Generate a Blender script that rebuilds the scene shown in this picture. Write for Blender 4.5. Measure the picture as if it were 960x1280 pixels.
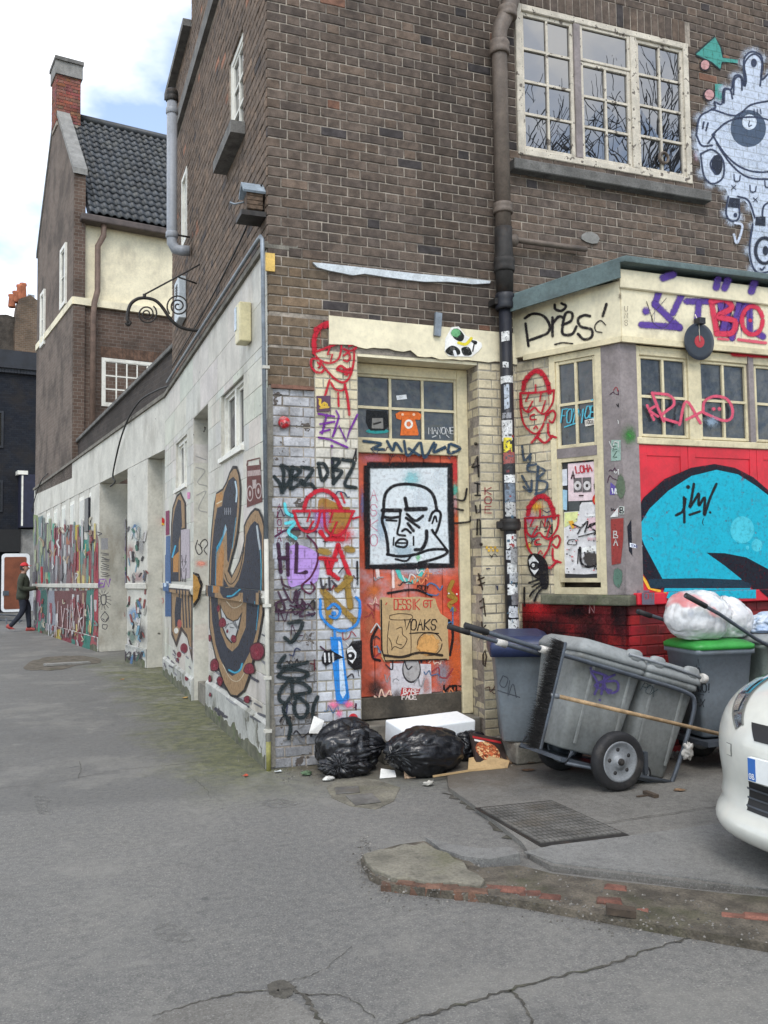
import bpy, bmesh, math, random
from mathutils import Vector, Matrix, noise
from mathutils.geometry import tessellate_polygon
random.seed(7)
R = random.Random(11)
V = Vector
scene = bpy.context.scene
C = scene.collection
for _o in list(bpy.data.objects): bpy.data.objects.remove(_o)

# ---------------------------------------------------------------- camera
FPX, CX, CY = 1100.0, 480.0, 640.0            # focal length and centre in photograph pixels (960 x 1280)
AZ, PITCH, ROLL = math.radians(20.9), math.atan(66/1100.0), 0.0137
CAM = V((-1.600, -6.699, 1.55))
_fw = V((math.sin(AZ), math.cos(AZ), 0)); _rt = V((math.cos(AZ), -math.sin(AZ), 0)); _up = V((0, 0, 1))
CF = _fw*math.cos(PITCH) + _up*math.sin(PITCH)
_cu = _up*math.cos(PITCH) - _fw*math.sin(PITCH)
CR = _rt*math.cos(ROLL) - _cu*math.sin(ROLL)
CU = _cu*math.cos(ROLL) + _rt*math.sin(ROLL)
cd = bpy.data.cameras.new('camera'); cam = bpy.data.objects.new('camera', cd); C.objects.link(cam)
cd.sensor_fit = 'HORIZONTAL'; cd.sensor_width = 36.0; cd.lens = 36.0*FPX/960.0
cd.clip_start = 0.05; cd.clip_end = 2000
m3 = Matrix((CR, CU, -CF)).transposed()
cam.matrix_world = Matrix.Translation(CAM) @ m3.to_4x4()
scene.camera = cam

# ---------------------------------------------------------------- sky, sun, exposure
SUN_EL, SUN_AZ = math.radians(50), math.radians(-160)      # azimuth measured from +Y towards +X
w = bpy.data.worlds.new('World'); scene.world = w; w.use_nodes = True
nt = w.node_tree; nt.nodes.clear()
o_ = nt.nodes.new('ShaderNodeOutputWorld'); bg = nt.nodes.new('ShaderNodeBackground')
sk = nt.nodes.new('ShaderNodeTexSky'); sk.sky_type = 'NISHITA'; sk.sun_disc = False
sk.sun_elevation = SUN_EL; sk.sun_rotation = SUN_AZ; sk.air_density = 1.0; sk.dust_density = 0.3
tc = nt.nodes.new('ShaderNodeTexCoord'); mp = nt.nodes.new('ShaderNodeMapping'); mp.inputs['Scale'].default_value = (1, 1, 1.9)
mp.inputs['Location'].default_value = (1.95, 8.69, 3.93)
nz = nt.nodes.new('ShaderNodeTexNoise'); nz.inputs['Scale'].default_value = 2.1; nz.inputs['Detail'].default_value = 7; nz.inputs['Roughness'].default_value = 0.52
rp = nt.nodes.new('ShaderNodeValToRGB'); rp.color_ramp.elements[0].position = 0.44; rp.color_ramp.elements[1].position = 0.58; rp.color_ramp.elements[0].color = (0.10, 0.10, 0.10, 1)
mx = nt.nodes.new('ShaderNodeMix'); mx.data_type = 'RGBA'
L = nt.links.new
L(tc.outputs['Generated'], mp.inputs['Vector']); L(mp.outputs['Vector'], nz.inputs['Vector']); L(nz.outputs['Fac'], rp.inputs['Fac'])
L(rp.outputs['Color'], mx.inputs['Factor']); L(sk.outputs['Color'], mx.inputs['A'])
mx.inputs['B'].default_value = (7.4, 7.4, 7.4, 1)        # sunlit cloud
L(mx.outputs['Result'], bg.inputs['Color']); bg.inputs['Strength'].default_value = 0.15
L(bg.outputs['Background'], o_.inputs['Surface'])
sd = bpy.data.lights.new('sun', 'SUN'); sd.energy = 1.0; sd.angle = math.radians(25); sd.color = (1.0, 0.96, 0.9)
so = bpy.data.objects.new('sun', sd); C.objects.link(so)
sdir = V((math.sin(SUN_AZ)*math.cos(SUN_EL), math.cos(SUN_AZ)*math.cos(SUN_EL), math.sin(SUN_EL)))
so.rotation_euler = sdir.to_track_quat('Z', 'Y').to_euler(); so.location = (-4, -8, 14)
vs = scene.view_settings
vs.view_transform = 'Standard'; vs.look = 'None'; vs.gamma = 1.0; vs.use_curve_mapping = False
vs.exposure = 0.9

# ---------------------------------------------------------------- pixel -> place
def ray(x, y): return CF + CR*((x-CX)/FPX) - CU*((y-CY)/FPX)
def hit(x, y, p0, n):
    d = ray(x, y); p0 = V(p0); n = V(n)
    return CAM + d*((p0-CAM).dot(n)/d.dot(n))
def PY(x, y, yy=0.0): return hit(x, y, (0, yy, 0), (0, 1, 0))
def PX(x, y, xx=0.0): return hit(x, y, (xx, 0, 0), (1, 0, 0))
def PZ(x, y, zz=0.0): return hit(x, y, (0, 0, zz), (0, 0, 1))

# ---------------------------------------------------------------- mesh building
class MB:
    def __init__(s): s.v = []; s.f = []; s.c = []; s.a = []; s.sm = []
    def vert(s, p, a=1.0): s.v.append(tuple(p)); s.a.append(a); return len(s.v)-1
    def face(s, idx, col=None, smooth=False): s.f.append(tuple(idx)); s.c.append(col); s.sm.append(smooth)
    def quad(s, a, b, c, d, col=None): s.face([s.vert(a), s.vert(b), s.vert(c), s.vert(d)], col)
    def box(s, lo, hi, mat=None, col=None, taper=None):
        x0, y0, z0 = lo; x1, y1, z1 = hi
        P = [V((x, y, z)) for z in (z0, z1) for (x, y) in ((x0, y0), (x1, y0), (x1, y1), (x0, y1))]
        if taper:
            cx, cy = (x0+x1)/2, (y0+y1)/2
            for i in range(4): P[i] = V((cx+(P[i].x-cx)*taper[0], cy+(P[i].y-cy)*taper[1], P[i].z))
        if mat is not None: P = [mat @ p for p in P]
        i = [s.vert(p) for p in P]
        for q in ((3, 2, 1, 0), (4, 5, 6, 7), (0, 1, 5, 4), (1, 2, 6, 5), (2, 3, 7, 6), (3, 0, 4, 7)): s.face([i[k] for k in q], col)
        return s
    def loft(s, rings, close=True, cap=True, smooth=True, col=None):
        ids = [[s.vert(p) for p in r] for r in rings]; n = len(ids[0])
        for a, b in zip(ids, ids[1:]):
            for k in range(n if close else n-1):
                s.face([a[k], a[(k+1) % n], b[(k+1) % n], b[k]], col, smooth)
        if cap and close:
            s.face(list(reversed(ids[0])), col, False); s.face(ids[-1], col, False)
        return s
    def tube(s, pts, r, n=10, cap=True, col=None):
        pts = [V(p) for p in pts]; rings = []; N = None
        for i, p in enumerate(pts):
            t = (pts[min(i+1, len(pts)-1)] - pts[max(i-1, 0)]).normalized()
            if N is None: N = t.orthogonal().normalized()
            else: N = (N - t*N.dot(t)).normalized()
            B = t.cross(N); rr = r[i] if isinstance(r, (list, tuple)) else r
            rings.append([p + N*(rr*math.cos(2*math.pi*k/n)) + B*(rr*math.sin(2*math.pi*k/n)) for k in range(n)])
        return s.loft(rings, cap=cap, col=col)
    def lathe(s, prof, origin=(0, 0, 0), axis=(0, 0, 1), n=20, col=None, cap=True):
        ax = V(axis).normalized(); N = ax.orthogonal().normalized(); B = ax.cross(N); o = V(origin)
        return s.loft([[o + ax*h + N*(r*math.cos(2*math.pi*k/n)) + B*(r*math.sin(2*math.pi*k/n)) for k in range(n)] for r, h in prof], col=col, cap=cap)
    def prism(s, poly, off, smooth=False, col=None):
        """closed 3D polygon extruded by vector off"""
        off = V(off); P = [V(p) for p in poly]; n = len(P)
        a = [s.vert(p) for p in P]; b = [s.vert(p+off) for p in P]
        for t in tessellate_polygon([P]):
            s.face([a[i] for i in t], col); s.face([b[i] for i in reversed(t)], col)
        for k in range(n): s.face([a[k], a[(k+1) % n], b[(k+1) % n], b[k]], col, smooth)
        return s
    def build(s, name, mat, parent=None, label=None, kind=None, cat=None, group=None, fix=True, world=None, weld=False):
        me = bpy.data.meshes.new(name); me.from_pydata(s.v, [], s.f)
        if any(c is not None for c in s.c):
            at = me.color_attributes.new('Col', 'FLOAT_COLOR', 'CORNER'); k = 0; dat = []
            for f, c in zip(s.f, s.c):
                c = c or (1, 1, 1); dat += [c[0], c[1], c[2], 1.0]*len(f)
            at.data.foreach_set('color', dat)
        if any(a != 1.0 for a in s.a):
            at = me.attributes.new('edge', 'FLOAT', 'POINT'); at.data.foreach_set('value', s.a)
        me.polygons.foreach_set('use_smooth', s.sm)
        if fix:
            bm = bmesh.new(); bm.from_mesh(me)
            if weld: bmesh.ops.remove_doubles(bm, verts=bm.verts, dist=1e-5)
            bmesh.ops.recalc_face_normals(bm, faces=bm.faces); bm.to_mesh(me); bm.free()
        me.materials.append(MT[mat] if isinstance(mat, str) else mat)
        me.update()
        return link(name, me, parent, label, kind, cat, group)

def link(name, me, parent=None, label=None, kind=None, cat=None, group=None):
    o = bpy.data.objects.new(name, me); C.objects.link(o)
    if parent is not None: par(o, parent)
    tag(o, label, cat, group, kind); return o
def worldm(o):
    m = o.matrix_basis.copy(); 
    if o.parent is not None: m = worldm(o.parent) @ o.matrix_parent_inverse @ m
    return m
def par(o, p): o.parent = p; o.matrix_parent_inverse = worldm(p).inverted()
def tag(o, label=None, cat=None, group=None, kind=None):
    if label: o['label'] = label
    if cat: o['category'] = cat
    if group: o['group'] = group
    if kind: o['kind'] = kind
    return o
def thing(name, label, cat, loc=(0, 0, 0), group=None, rot=None):
    o = bpy.data.objects.new(name, None); C.objects.link(o); o.empty_display_size = 0.1
    o.location = loc
    if rot: o.rotation_euler = rot
    return tag(o, label, cat, group)
def bevel(o, w=0.01, seg=2, ang=40):
    m = o.modifiers.new('bevel', 'BEVEL'); m.width = w; m.segments = seg; m.limit_method = 'ANGLE'; m.angle_limit = math.radians(ang); return o
def subsurf(o, lv=1):
    m = o.modifiers.new('subsurf', 'SUBSURF'); m.levels = lv; m.render_levels = lv
    for p in o.data.polygons: p.use_smooth = True
    return o
def catmull(pts, n=5, close=False):
    if len(pts) < 3: return [V(p) for p in pts]
    P = [V(p) for p in pts]; out = []; N = len(P)
    for i in range(N if close else N-1):
        p0 = P[(i-1) % N] if close or i > 0 else P[0]*2-P[1]
        p1 = P[i]; p2 = P[(i+1) % N]; p3 = P[(i+2) % N] if close or i+2 < N else P[-1]*2-P[-2]
        for k in range(n):
            t = k/n
            out.append(0.5*((2*p1)+(p2-p0)*t+(2*p0-5*p1+4*p2-p3)*t*t+(3*p1-p0-3*p2+p3)*t**3))
    if not close: out.append(P[-1])
    return out

# ---------------------------------------------------------------- materials
MT = {}
class NB:
    def __init__(s, name):
        s.m = bpy.data.materials.new(name); s.m.use_nodes = True; s.t = s.m.node_tree; s.t.nodes.clear()
        s.out = s.n('ShaderNodeOutputMaterial'); s.b = s.n('ShaderNodeBsdfPrincipled'); s.l(s.b.outputs[0], s.out.inputs['Surface'])
        MT[name] = s.m; s._pos = None
    def n(s, ty, **kw):
        q = s.t.nodes.new(ty)
        for k, v in kw.items(): setattr(q, k, v)
        return q
    def l(s, a, b): s.t.links.new(a, b)
    def pos(s):
        if s._pos is None: s._pos = s.n('ShaderNodeNewGeometry').outputs['Position']
        return s._pos
    def noise(s, scale, detail=4, rough=0.55, vec=None, stretch=None):
        q = s.n('ShaderNodeTexNoise'); q.inputs['Scale'].default_value = scale; q.inputs['Detail'].default_value = detail; q.inputs['Roughness'].default_value = rough
        v = vec or s.pos()
        if stretch:
            mm = s.n('ShaderNodeMapping'); mm.inputs['Scale'].default_value = stretch; s.l(v, mm.inputs['Vector']); v = mm.outputs[0]
        s.l(v, q.inputs['Vector']); return q.outputs['Fac']
    def ramp(s, val, a, b, lo=0.0, hi=1.0):
        q = s.n('ShaderNodeMapRange'); q.interpolation_type = 'SMOOTHSTEP'
        q.inputs['From Min'].default_value = a; q.inputs['From Max'].default_value = b; q.inputs['To Min'].default_value = lo; q.inputs['To Max'].default_value = hi
        s.l(val, q.inputs['Value']); return q.outputs['Result']
    def math(s, op, a, b=None, c=None):
        q = s.n('ShaderNodeMath', operation=op)
        for i, x in enumerate((a, b, c)):
            if x is None: continue
            if isinstance(x, (int, float)): q.inputs[i].default_value = x
            else: s.l(x, q.inputs[i])
        return q.outputs[0]
    def mix(s, fac, a, b, mode='MIX'):
        q = s.n('ShaderNodeMix', data_type='RGBA', blend_type=mode)
        for k, x in (('Factor', fac), ('A', a), ('B', b)):
            ins = [i for i in q.inputs if i.name == k and i.enabled] or [q.inputs[k]]
            ins = ins[0]
            if isinstance(x, (int, float)): ins.default_value = x
            elif isinstance(x, (tuple, list)): ins.default_value = (x[0], x[1], x[2], 1)
            else: s.l(x, ins)
        return [o for o in q.outputs if o.enabled][0]
    def col(s, c): s.l(c, s.b.inputs['Base Color']) if not isinstance(c, (tuple, list)) else setattr(s.b.inputs['Base Color'], 'default_value', (*c, 1))
    def bump(s, h, strength=0.4, dist=0.01, prev=None):
        q = s.n('ShaderNodeBump'); q.inputs['Strength'].default_value = strength; q.inputs['Distance'].default_value = dist
        s.l(h, q.inputs['Height'])
        if prev is not None: s.l(prev, q.inputs['Normal'])
        s.l(q.outputs[0], s.b.inputs['Normal']); return q.outputs[0]
    def z(s):
        q = s.n('ShaderNodeSeparateXYZ'); s.l(s.pos(), q.inputs[0]); return q.outputs
def S(r, g=None, b=None):
    """photo sRGB 0..255 -> linear"""
    if g is None: g = b = r
    f = lambda c: (c/255/12.92 if c/255 <= 0.04045 else ((c/255+0.055)/1.055)**2.4)
    return (f(r), f(g), f(b))
def mat(name, col, rough=0.7, var=0.15, vscale=6, dirt=None, chips=None, bump=0.25, bscale=70, bdist=0.004, metal=0.0, spec=0.4, coat=0, streak=0, objcol=False, vcol=False, relief=None, trans=0):
    b = NB(name); c = tuple(col)
    base = c
    if vcol:
        a = b.n('ShaderNodeVertexColor', layer_name='Col'); base = a.outputs['Color']
    if objcol:
        a = b.n('ShaderNodeObjectInfo'); base = a.outputs['Color']
    n1 = b.noise(vscale, 6, 0.6)
    dark = b.mix(1.0, base, (1-var*1.6,)*3, 'MULTIPLY'); lite = b.mix(1.0, base, (1+var,)*3, 'MULTIPLY')
    cc = b.mix(b.ramp(n1, 0.3, 0.7), dark, lite)
    n2 = b.noise(vscale*9, 3, 0.6); cc = b.mix(b.ramp(n2, 0.35, 0.75, 0, var*1.6), cc, (0.02, 0.018, 0.015))
    if dirt:
        dc, amt, ds = dirt; nd = b.noise(ds, 7, 0.65, stretch=(1, 1, 0.45) if streak else None)
        cc = b.mix(b.ramp(nd, 0.5, 0.72, 0, amt), cc, dc)
    hh = n2
    if chips:
        cch, th, cs = chips; nc = b.noise(cs, 5, 0.6); mk = b.ramp(nc, th, th+0.015); cc = b.mix(mk, cc, cch)
        hh = b.math('SUBTRACT', n2, mk)
    b.col(cc)
    b.b.inputs['Roughness'].default_value = rough; b.b.inputs['Metallic'].default_value = metal; b.b.inputs['Specular IOR Level'].default_value = spec
    if coat: b.b.inputs['Coat Weight'].default_value = coat; b.b.inputs['Coat Roughness'].default_value = 0.06
    if bump:
        nb = b.noise(bscale, 5, 0.6); 
        if chips: nb = b.math('SUBTRACT', nb, b.math('MULTIPLY', mk, 0.8))
        b.bump(nb, bump, bdist)
    return b.m
# ---------------------------------------------------------------- surface materials
mat('mortar', (0.34, 0.295, 0.245), 0.95, 0.25, 5, dirt=((0.06, 0.055, 0.05), 0.7, 2.0), bump=0.5, bscale=90)
mat('brick', (0.1, 0.08, 0.07), 0.9, 0.22, 14, dirt=((0.035, 0.03, 0.028), 0.55, 3.0), bump=0.5, bscale=120, objcol=True, spec=0.2)
mat('brick_v', (0.1, 0.08, 0.07), 0.9, 0.22, 14, dirt=((0.035, 0.03, 0.028), 0.55, 3.0), bump=0.5, bscale=120, vcol=True, spec=0.2)
mat('painted_brick', (0.6, 0.58, 0.5), 0.6, 0.14, 5, dirt=((0.17, 0.16, 0.14), 0.5, 2.6), chips=((0.1, 0.085, 0.07), 0.715, 9), bump=0.45, bscale=70, objcol=True, spec=0.3)
mat('painted_brick_v', (0.6, 0.58, 0.5), 0.6, 0.14, 5, dirt=((0.17, 0.16, 0.14), 0.5, 2.6), chips=((0.1, 0.085, 0.07), 0.715, 9), bump=0.45, bscale=70, vcol=True, spec=0.3)
mat('worn_brick', (0.5, 0.5, 0.5), 0.7, 0.2, 6, dirt=((0.12, 0.11, 0.1), 0.6, 3.2), chips=((0.09, 0.075, 0.065), 0.60, 7), bump=0.6, bscale=70, objcol=True, spec=0.3)
mat('worn_brick_v', (0.5, 0.5, 0.5), 0.7, 0.2, 6, dirt=((0.12, 0.11, 0.1), 0.6, 3.2), chips=((0.09, 0.075, 0.065), 0.60, 7), bump=0.6, bscale=70, vcol=True, spec=0.3)
mat('white_render', S(190, 187, 176), 0.55, 0.10, 3, dirt=((0.25, 0.225, 0.18), 0.75, 1.9), chips=((0.09, 0.08, 0.07), 0.695, 6.5), bump=0.35, bscale=45, streak=1)
mat('damp_plinth', (0.42, 0.42, 0.39), 0.8, 0.15, 3, dirt=((0.13, 0.13, 0.1), 0.8, 2.2), chips=((0.12, 0.115, 0.09), 0.62, 5), bump=0.5)
mat('cement', (0.20, 0.185, 0.155), 0.9, 0.22, 7, dirt=((0.07, 0.065, 0.05), 0.6, 4), bump=0.7, bscale=80)
mat('concrete', (0.24, 0.235, 0.22), 0.85, 0.16, 4, dirt=((0.08, 0.08, 0.07), 0.5, 1.6), bump=0.4, bscale=110)
mat('painted_joint', (0.36, 0.33, 0.27), 0.8, 0.2, 4, dirt=((0.12, 0.11, 0.09), 0.7, 3), bump=0.4)
mat('stone_sill', (0.17, 0.165, 0.155), 0.9, 0.25, 8, dirt=((0.04, 0.04, 0.038), 0.7, 4), bump=0.5)
mat('mossy_sill', (0.13, 0.13, 0.09), 0.95, 0.25, 8, dirt=((0.06, 0.09, 0.02), 0.8, 5), bump=0.7)
mat('cream_render', S(226, 216, 186), 0.6, 0.08, 3, dirt=((0.30, 0.26, 0.19), 0.5, 2.2), chips=((0.16, 0.14, 0.11), 0.77, 7), bump=0.3, bscale=50, streak=1)
mat('cream_wood', S(210, 198, 164), 0.5, 0.1, 4, dirt=((0.22, 0.17, 0.1), 0.55, 3.5), chips=((0.14, 0.11, 0.08), 0.75, 10), bump=0.3)
mat('old_white_wood', S(202, 194, 178), 0.6, 0.12, 8, dirt=((0.25, 0.22, 0.18), 0.5, 5), chips=((0.13, 0.11, 0.09), 0.60, 16), bump=0.6, bscale=60)
mat('white_wood', S(222, 220, 210), 0.5, 0.06, 5, dirt=((0.3, 0.28, 0.24), 0.4, 4), bump=0.2)
mat('lilac_wood', S(136, 127, 126), 0.6, 0.15, 5, dirt=((0.13, 0.11, 0.1), 0.6, 4), bump=0.4)
mat('dark_wood', (0.07, 0.05, 0.035), 0.8, 0.25, 9, bump=0.5)
mat('red_paint', S(205, 36, 52), 0.45, 0.10, 2.5, dirt=((0.12, 0.02, 0.02), 0.4, 3), chips=((0.22, 0.05, 0.05), 0.78, 8), bump=0.25)
mat('red_brick_paint', S(180, 24, 34), 0.55, 0.2, 3, dirt=((0.02, 0.012, 0.012), 0.95, 1.6), bump=0.5, objcol=True)
mat('red_brick_paint_v', S(180, 24, 34), 0.55, 0.2, 3, dirt=((0.02, 0.012, 0.012), 0.95, 1.6), bump=0.5, vcol=True)
mat('red_joint', (0.22, 0.02, 0.022), 0.8, 0.25, 4, dirt=((0.03, 0.015, 0.015), 0.9, 2), bump=0.4)
mat('roof_felt', S(96, 112, 112), 0.8, 0.15, 5, dirt=((0.06, 0.07, 0.07), 0.5, 3), bump=0.5)
mat('cover_plate', (0.07, 0.066, 0.06), 0.7, 0.2, 9, bump=0.3)
mat('iron', (0.035, 0.032, 0.03), 0.6, 0.25, 12, dirt=((0.09, 0.05, 0.03), 0.5, 8), bump=0.4, metal=0.3)
mat('black_pipe', S(34, 36, 44), 0.45, 0.2, 8, dirt=((0.08, 0.07, 0.06), 0.4, 5), bump=0.2)
mat('brown_pipe', S(108, 96, 86), 0.55, 0.18, 6, dirt=((0.07, 0.06, 0.05), 0.6, 4), bump=0.3)
mat('grey_pipe', S(146, 150, 156), 0.5, 0.1, 4, dirt=((0.16, 0.16, 0.16), 0.4, 4), bump=0.1)
mat('galvanised', S(134, 142, 150), 0.5, 0.15, 9, dirt=((0.16, 0.16, 0.17), 0.5, 6), bump=0.2, metal=0.4)
mat('lead', S(205, 212, 216), 0.55, 0.15, 7, dirt=((0.1, 0.1, 0.1), 0.5, 7), bump=0.3)
mat('roof_tile', (0.035, 0.042, 0.05), 0.45, 0.3, 5, dirt=((0.09, 0.09, 0.075), 0.5, 3), bump=0.3, objcol=True)
mat('chimney_pot', (0.42, 0.14, 0.07), 0.8, 0.2, 5)
mat('red_chimney', (0.25, 0.085, 0.06), 0.9, 0.25, 9, objcol=True)
mat('black_brick', (0.018, 0.021, 0.028), 0.6, 0.2, 3)
mat('cable', (0.012, 0.012, 0.012), 0.6, 0.1, 9, bump=0)
mat('paper', S(232, 230, 224), 0.7, 0.08, 9, bump=0.1)
# far brick faces: one procedural brick surface, too far away to pick the bricks apart
def far_brick(name, c1, c2, mort, sc=1.0, offs=(0, 0, 0), axis='x'):
    b = NB(name); t = b.n('ShaderNodeTexBrick'); t.offset = 0.5
    mm = b.n('ShaderNodeCombineXYZ'); xyz = b.z()
    hor = b.math('MULTIPLY_ADD', xyz[1], axis[1], b.math('MULTIPLY', xyz[0], axis[0]))
    b.l(hor, mm.inputs[0]); b.l(xyz[2], mm.inputs[1]); b.l(mm.outputs[0], t.inputs['Vector'])
    t.inputs['Scale'].default_value = 1.0; t.inputs['Brick Width'].default_value = 0.17; t.inputs['Row Height'].default_value = 0.078
    t.inputs['Mortar Size'].default_value = 0.006; t.inputs['Mortar Smooth'].default_value = 0.3; t.inputs['Bias'].default_value = -0.1
    t.inputs['Color1'].default_value = (*c1, 1); t.inputs['Color2'].default_value = (*c2, 1); t.inputs['Mortar'].default_value = (*mort, 1)
    n = b.noise(1.3, 6, 0.6); cc = b.mix(b.ramp(n, 0.4, 0.7, 0, 0.6), t.outputs['Color'], (0.03, 0.026, 0.023))
    n2 = b.noise(40, 4); cc = b.mix(b.ramp(n2, 0.4, 0.8, 0, 0.35), cc, (0.03, 0.025, 0.02)); b.col(cc)
    b.b.inputs['Roughness'].default_value = 0.9; b.b.inputs['Specular IOR Level'].default_value = 0.2
    b.bump(t.outputs['Fac'], -0.5, 0.008) if False else b.bump(b.math('SUBTRACT', n2, t.outputs['Fac']), 0.5, 0.006)
    return b.m
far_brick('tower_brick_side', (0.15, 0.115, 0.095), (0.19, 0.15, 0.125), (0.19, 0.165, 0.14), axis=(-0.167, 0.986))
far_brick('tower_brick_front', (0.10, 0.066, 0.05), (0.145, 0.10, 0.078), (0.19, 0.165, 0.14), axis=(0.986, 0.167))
far_brick('distant_brick', (0.13, 0.09, 0.06), (0.18, 0.12, 0.08), (0.2, 0.18, 0.15), axis=(0.986, 0.167))
far_brick('distant_black_brick', (0.012, 0.015, 0.022), (0.02, 0.024, 0.032), (0.009, 0.011, 0.016), axis=(0.986, 0.167))

def glass(name, tint=(0.012, 0.014, 0.018), rough=0.04, ior=1.9, wob=0.25, ws=3.0, dust=0.0):
    b = NB(name); n = b.noise(ws, 2, 0.4)
    if dust:
        nd = b.noise(9, 6, 0.65); b.col(b.mix(b.ramp(nd, 0.35, 0.75, 0, dust), tint, (0.25, 0.25, 0.24)))
        b.l(b.ramp(nd, 0.35, 0.75, rough, rough+dust*0.5), b.b.inputs['Roughness'])
    else:
        b.col(tint); b.b.inputs['Roughness'].default_value = rough
    b.b.inputs['IOR'].default_value = ior
    b.bump(n, wob, 0.02); return b.m
glass('pane_glass', ior=2.7, wob=0.05, ws=2.6, rough=0.0)
glass('dusty_glass', tint=(0.022, 0.026, 0.033), rough=0.16, ior=1.6, wob=0.3, ws=14, dust=0.22)
glass('dark_glass', tint=(0.01, 0.011, 0.012), rough=0.12, ior=1.45, wob=0.15)
glass('maroon_glass', tint=(0.035, 0.008, 0.02), rough=0.08, ior=1.5)

# ground: worn asphalt with a mossy margin along the alley wall
def ground_mat():
    b = NB('asphalt'); x, y, z = b.z()
    n1 = b.noise(0.55, 7, 0.6); n2 = b.noise(9, 6, 0.6); n3 = b.noise(110, 4, 0.75); n4 = b.noise(2.2, 6, 0.62)
    c = b.mix(b.ramp(n1, 0.32, 0.68), (0.135, 0.134, 0.130), (0.165, 0.162, 0.155))
    c = b.mix(b.ramp(n4, 0.52, 0.72, 0, 0.3), c, (0.20, 0.195, 0.18))
    c = b.mix(b.ramp(n2, 0.55, 0.75, 0, 0.35), c, (0.07, 0.068, 0.062))
    c = b.mix(b.ramp(n3, 0.52, 0.66, 0, 0.7), c, (0.34, 0.33, 0.31))
    c = b.mix(b.ramp(n3, 0.46, 0.32, 0, 0.7), c, (0.04, 0.04, 0.04))
    # alley surfacing beyond the joint is darker and smoother
    al = b.ramp(b.math('ADD', y, b.math('MULTIPLY', x, 0.10)), -0.75, -0.55)
    c = b.mix(b.math('MULTIPLY', al, 0.45), c, (0.088, 0.088, 0.086))
    # moss and green algae along the foot of the wall
    nm = b.noise(1.9, 7, 0.65)
    dist = b.math('ADD', b.math('MULTIPLY', x, -1.0), b.math('MULTIPLY', b.math('MAXIMUM', b.math('SUBTRACT', y, 6.4), 0.0), -0.17))
    mk = b.math('ADD', b.ramp(dist, 1.5, 0.0), b.math('MULTIPLY', b.math('SUBTRACT', nm, 0.5), 1.5))
    mk = b.math('MULTIPLY', b.ramp(mk, 0.28, 1.0), b.math('MULTIPLY', b.ramp(y, -1.3, 0.4), b.ramp(y, 10.5, 7.0)))
    c = b.mix(b.math('MULTIPLY', mk, 0.85), c, b.mix(b.ramp(n2, 0.35, 0.65), (0.055, 0.062, 0.02), (0.13, 0.135, 0.055)))
    g_ = b.math('MULTIPLY', b.ramp(x, -0.1, 0.3), b.math('ADD', b.ramp(y, -1.3, -0.2), b.math('MULTIPLY', b.math('SUBTRACT', b.noise(2.4, 8, 0.7), 0.5), 1.6))); c = b.mix(b.ramp(g_, 0.3, 1.1, 0, 0.7), c, (0.10, 0.08, 0.06))
    c = b.mix(1.0, c, (1.17, 1.15, 1.10), 'MULTIPLY')
    n5 = b.noise(26, 5, 0.65); c = b.mix(b.ramp(n5, 0.38, 0.66, 0, 0.38), c, (0.06, 0.06, 0.062)); n6 = b.noise(3.6, 8, 0.7); c = b.mix(b.ramp(n6, 0.60, 0.68, 0, 0.45), c, (0.21, 0.205, 0.19)); st = b.noise(0.9, 9, 0.72); c = b.mix(b.ramp(st, 0.50, 0.60, 0, 0.38), c, (0.235, 0.225, 0.20)); st2 = b.noise(1.4, 9, 0.7, stretch=(1.0, 0.6, 1)); c = b.mix(b.ramp(st2, 0.56, 0.66, 0, 0.42), c, (0.085, 0.082, 0.076)); n7 = b.noise(6.0, 2, 0.5); c = b.mix(b.ramp(n7, 0.73, 0.76, 0, 0.55), c, (0.05, 0.05, 0.05))
    b.col(c); b.l(b.ramp(n4, 0.3, 0.7, 0.62, 0.85), b.b.inputs['Roughness']); b.b.inputs['Specular IOR Level'].default_value = 0.35
    b.bump(b.math('ADD', n3, b.math('MULTIPLY', n2, 0.8)), 0.9, 0.008)
ground_mat()
def slab_mat(name, c0, c1, brown):
    b = NB(name); x, y, z = b.z()
    n1 = b.noise(1.1, 9, 0.7); n2 = b.noise(24, 5, 0.65); n3 = b.noise(120, 4, 0.75); n4 = b.noise(3.2, 8, 0.7)
    c = b.mix(b.ramp(n1, 0.38, 0.64), c0, c1); c = b.mix(b.ramp(n4, 0.55, 0.68, 0, 0.5), c, tuple(v*0.55 for v in c0)); c = b.mix(b.ramp(n2, 0.4, 0.68, 0, 0.35), c, tuple(v*0.45 for v in c0))
    c = b.mix(b.ramp(n3, 0.54, 0.66, 0, 0.6), c, (0.33, 0.32, 0.30)); c = b.mix(b.ramp(n3, 0.45, 0.32, 0, 0.6), c, (0.05, 0.048, 0.044))
    # brown grime swept up against the building
    g_ = b.math('ADD', b.ramp(y, -1.9, -0.7), b.math('MULTIPLY', b.math('SUBTRACT', b.noise(2.4, 8, 0.7), 0.5), 1.6)); c = b.mix(b.ramp(g_, 0.3, 1.1, 0, brown), c, (0.105, 0.082, 0.058))
    b.col(c); b.b.inputs['Roughness'].default_value = 0.85; b.b.inputs['Specular IOR Level'].default_value = 0.3; b.bump(b.math('ADD', n3, n2), 0.8, 0.008)
slab_mat('slab', (0.155, 0.147, 0.132), (0.205, 0.196, 0.176), 0.75)
slab_mat('pale_slab', (0.185, 0.182, 0.172), (0.23, 0.226, 0.212), 0.2)
mat('kerb_concrete', (0.20, 0.185, 0.145), 0.95, 0.25, 6, dirt=((0.07, 0.07, 0.03), 0.7, 3), bump=0.8, bscale=80, bdist=0.008)
mat('dirt', (0.135, 0.115, 0.088), 0.95, 0.3, 9, dirt=((0.05, 0.055, 0.02), 0.6, 3), bump=0.9, bscale=90, bdist=0.012)
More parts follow.
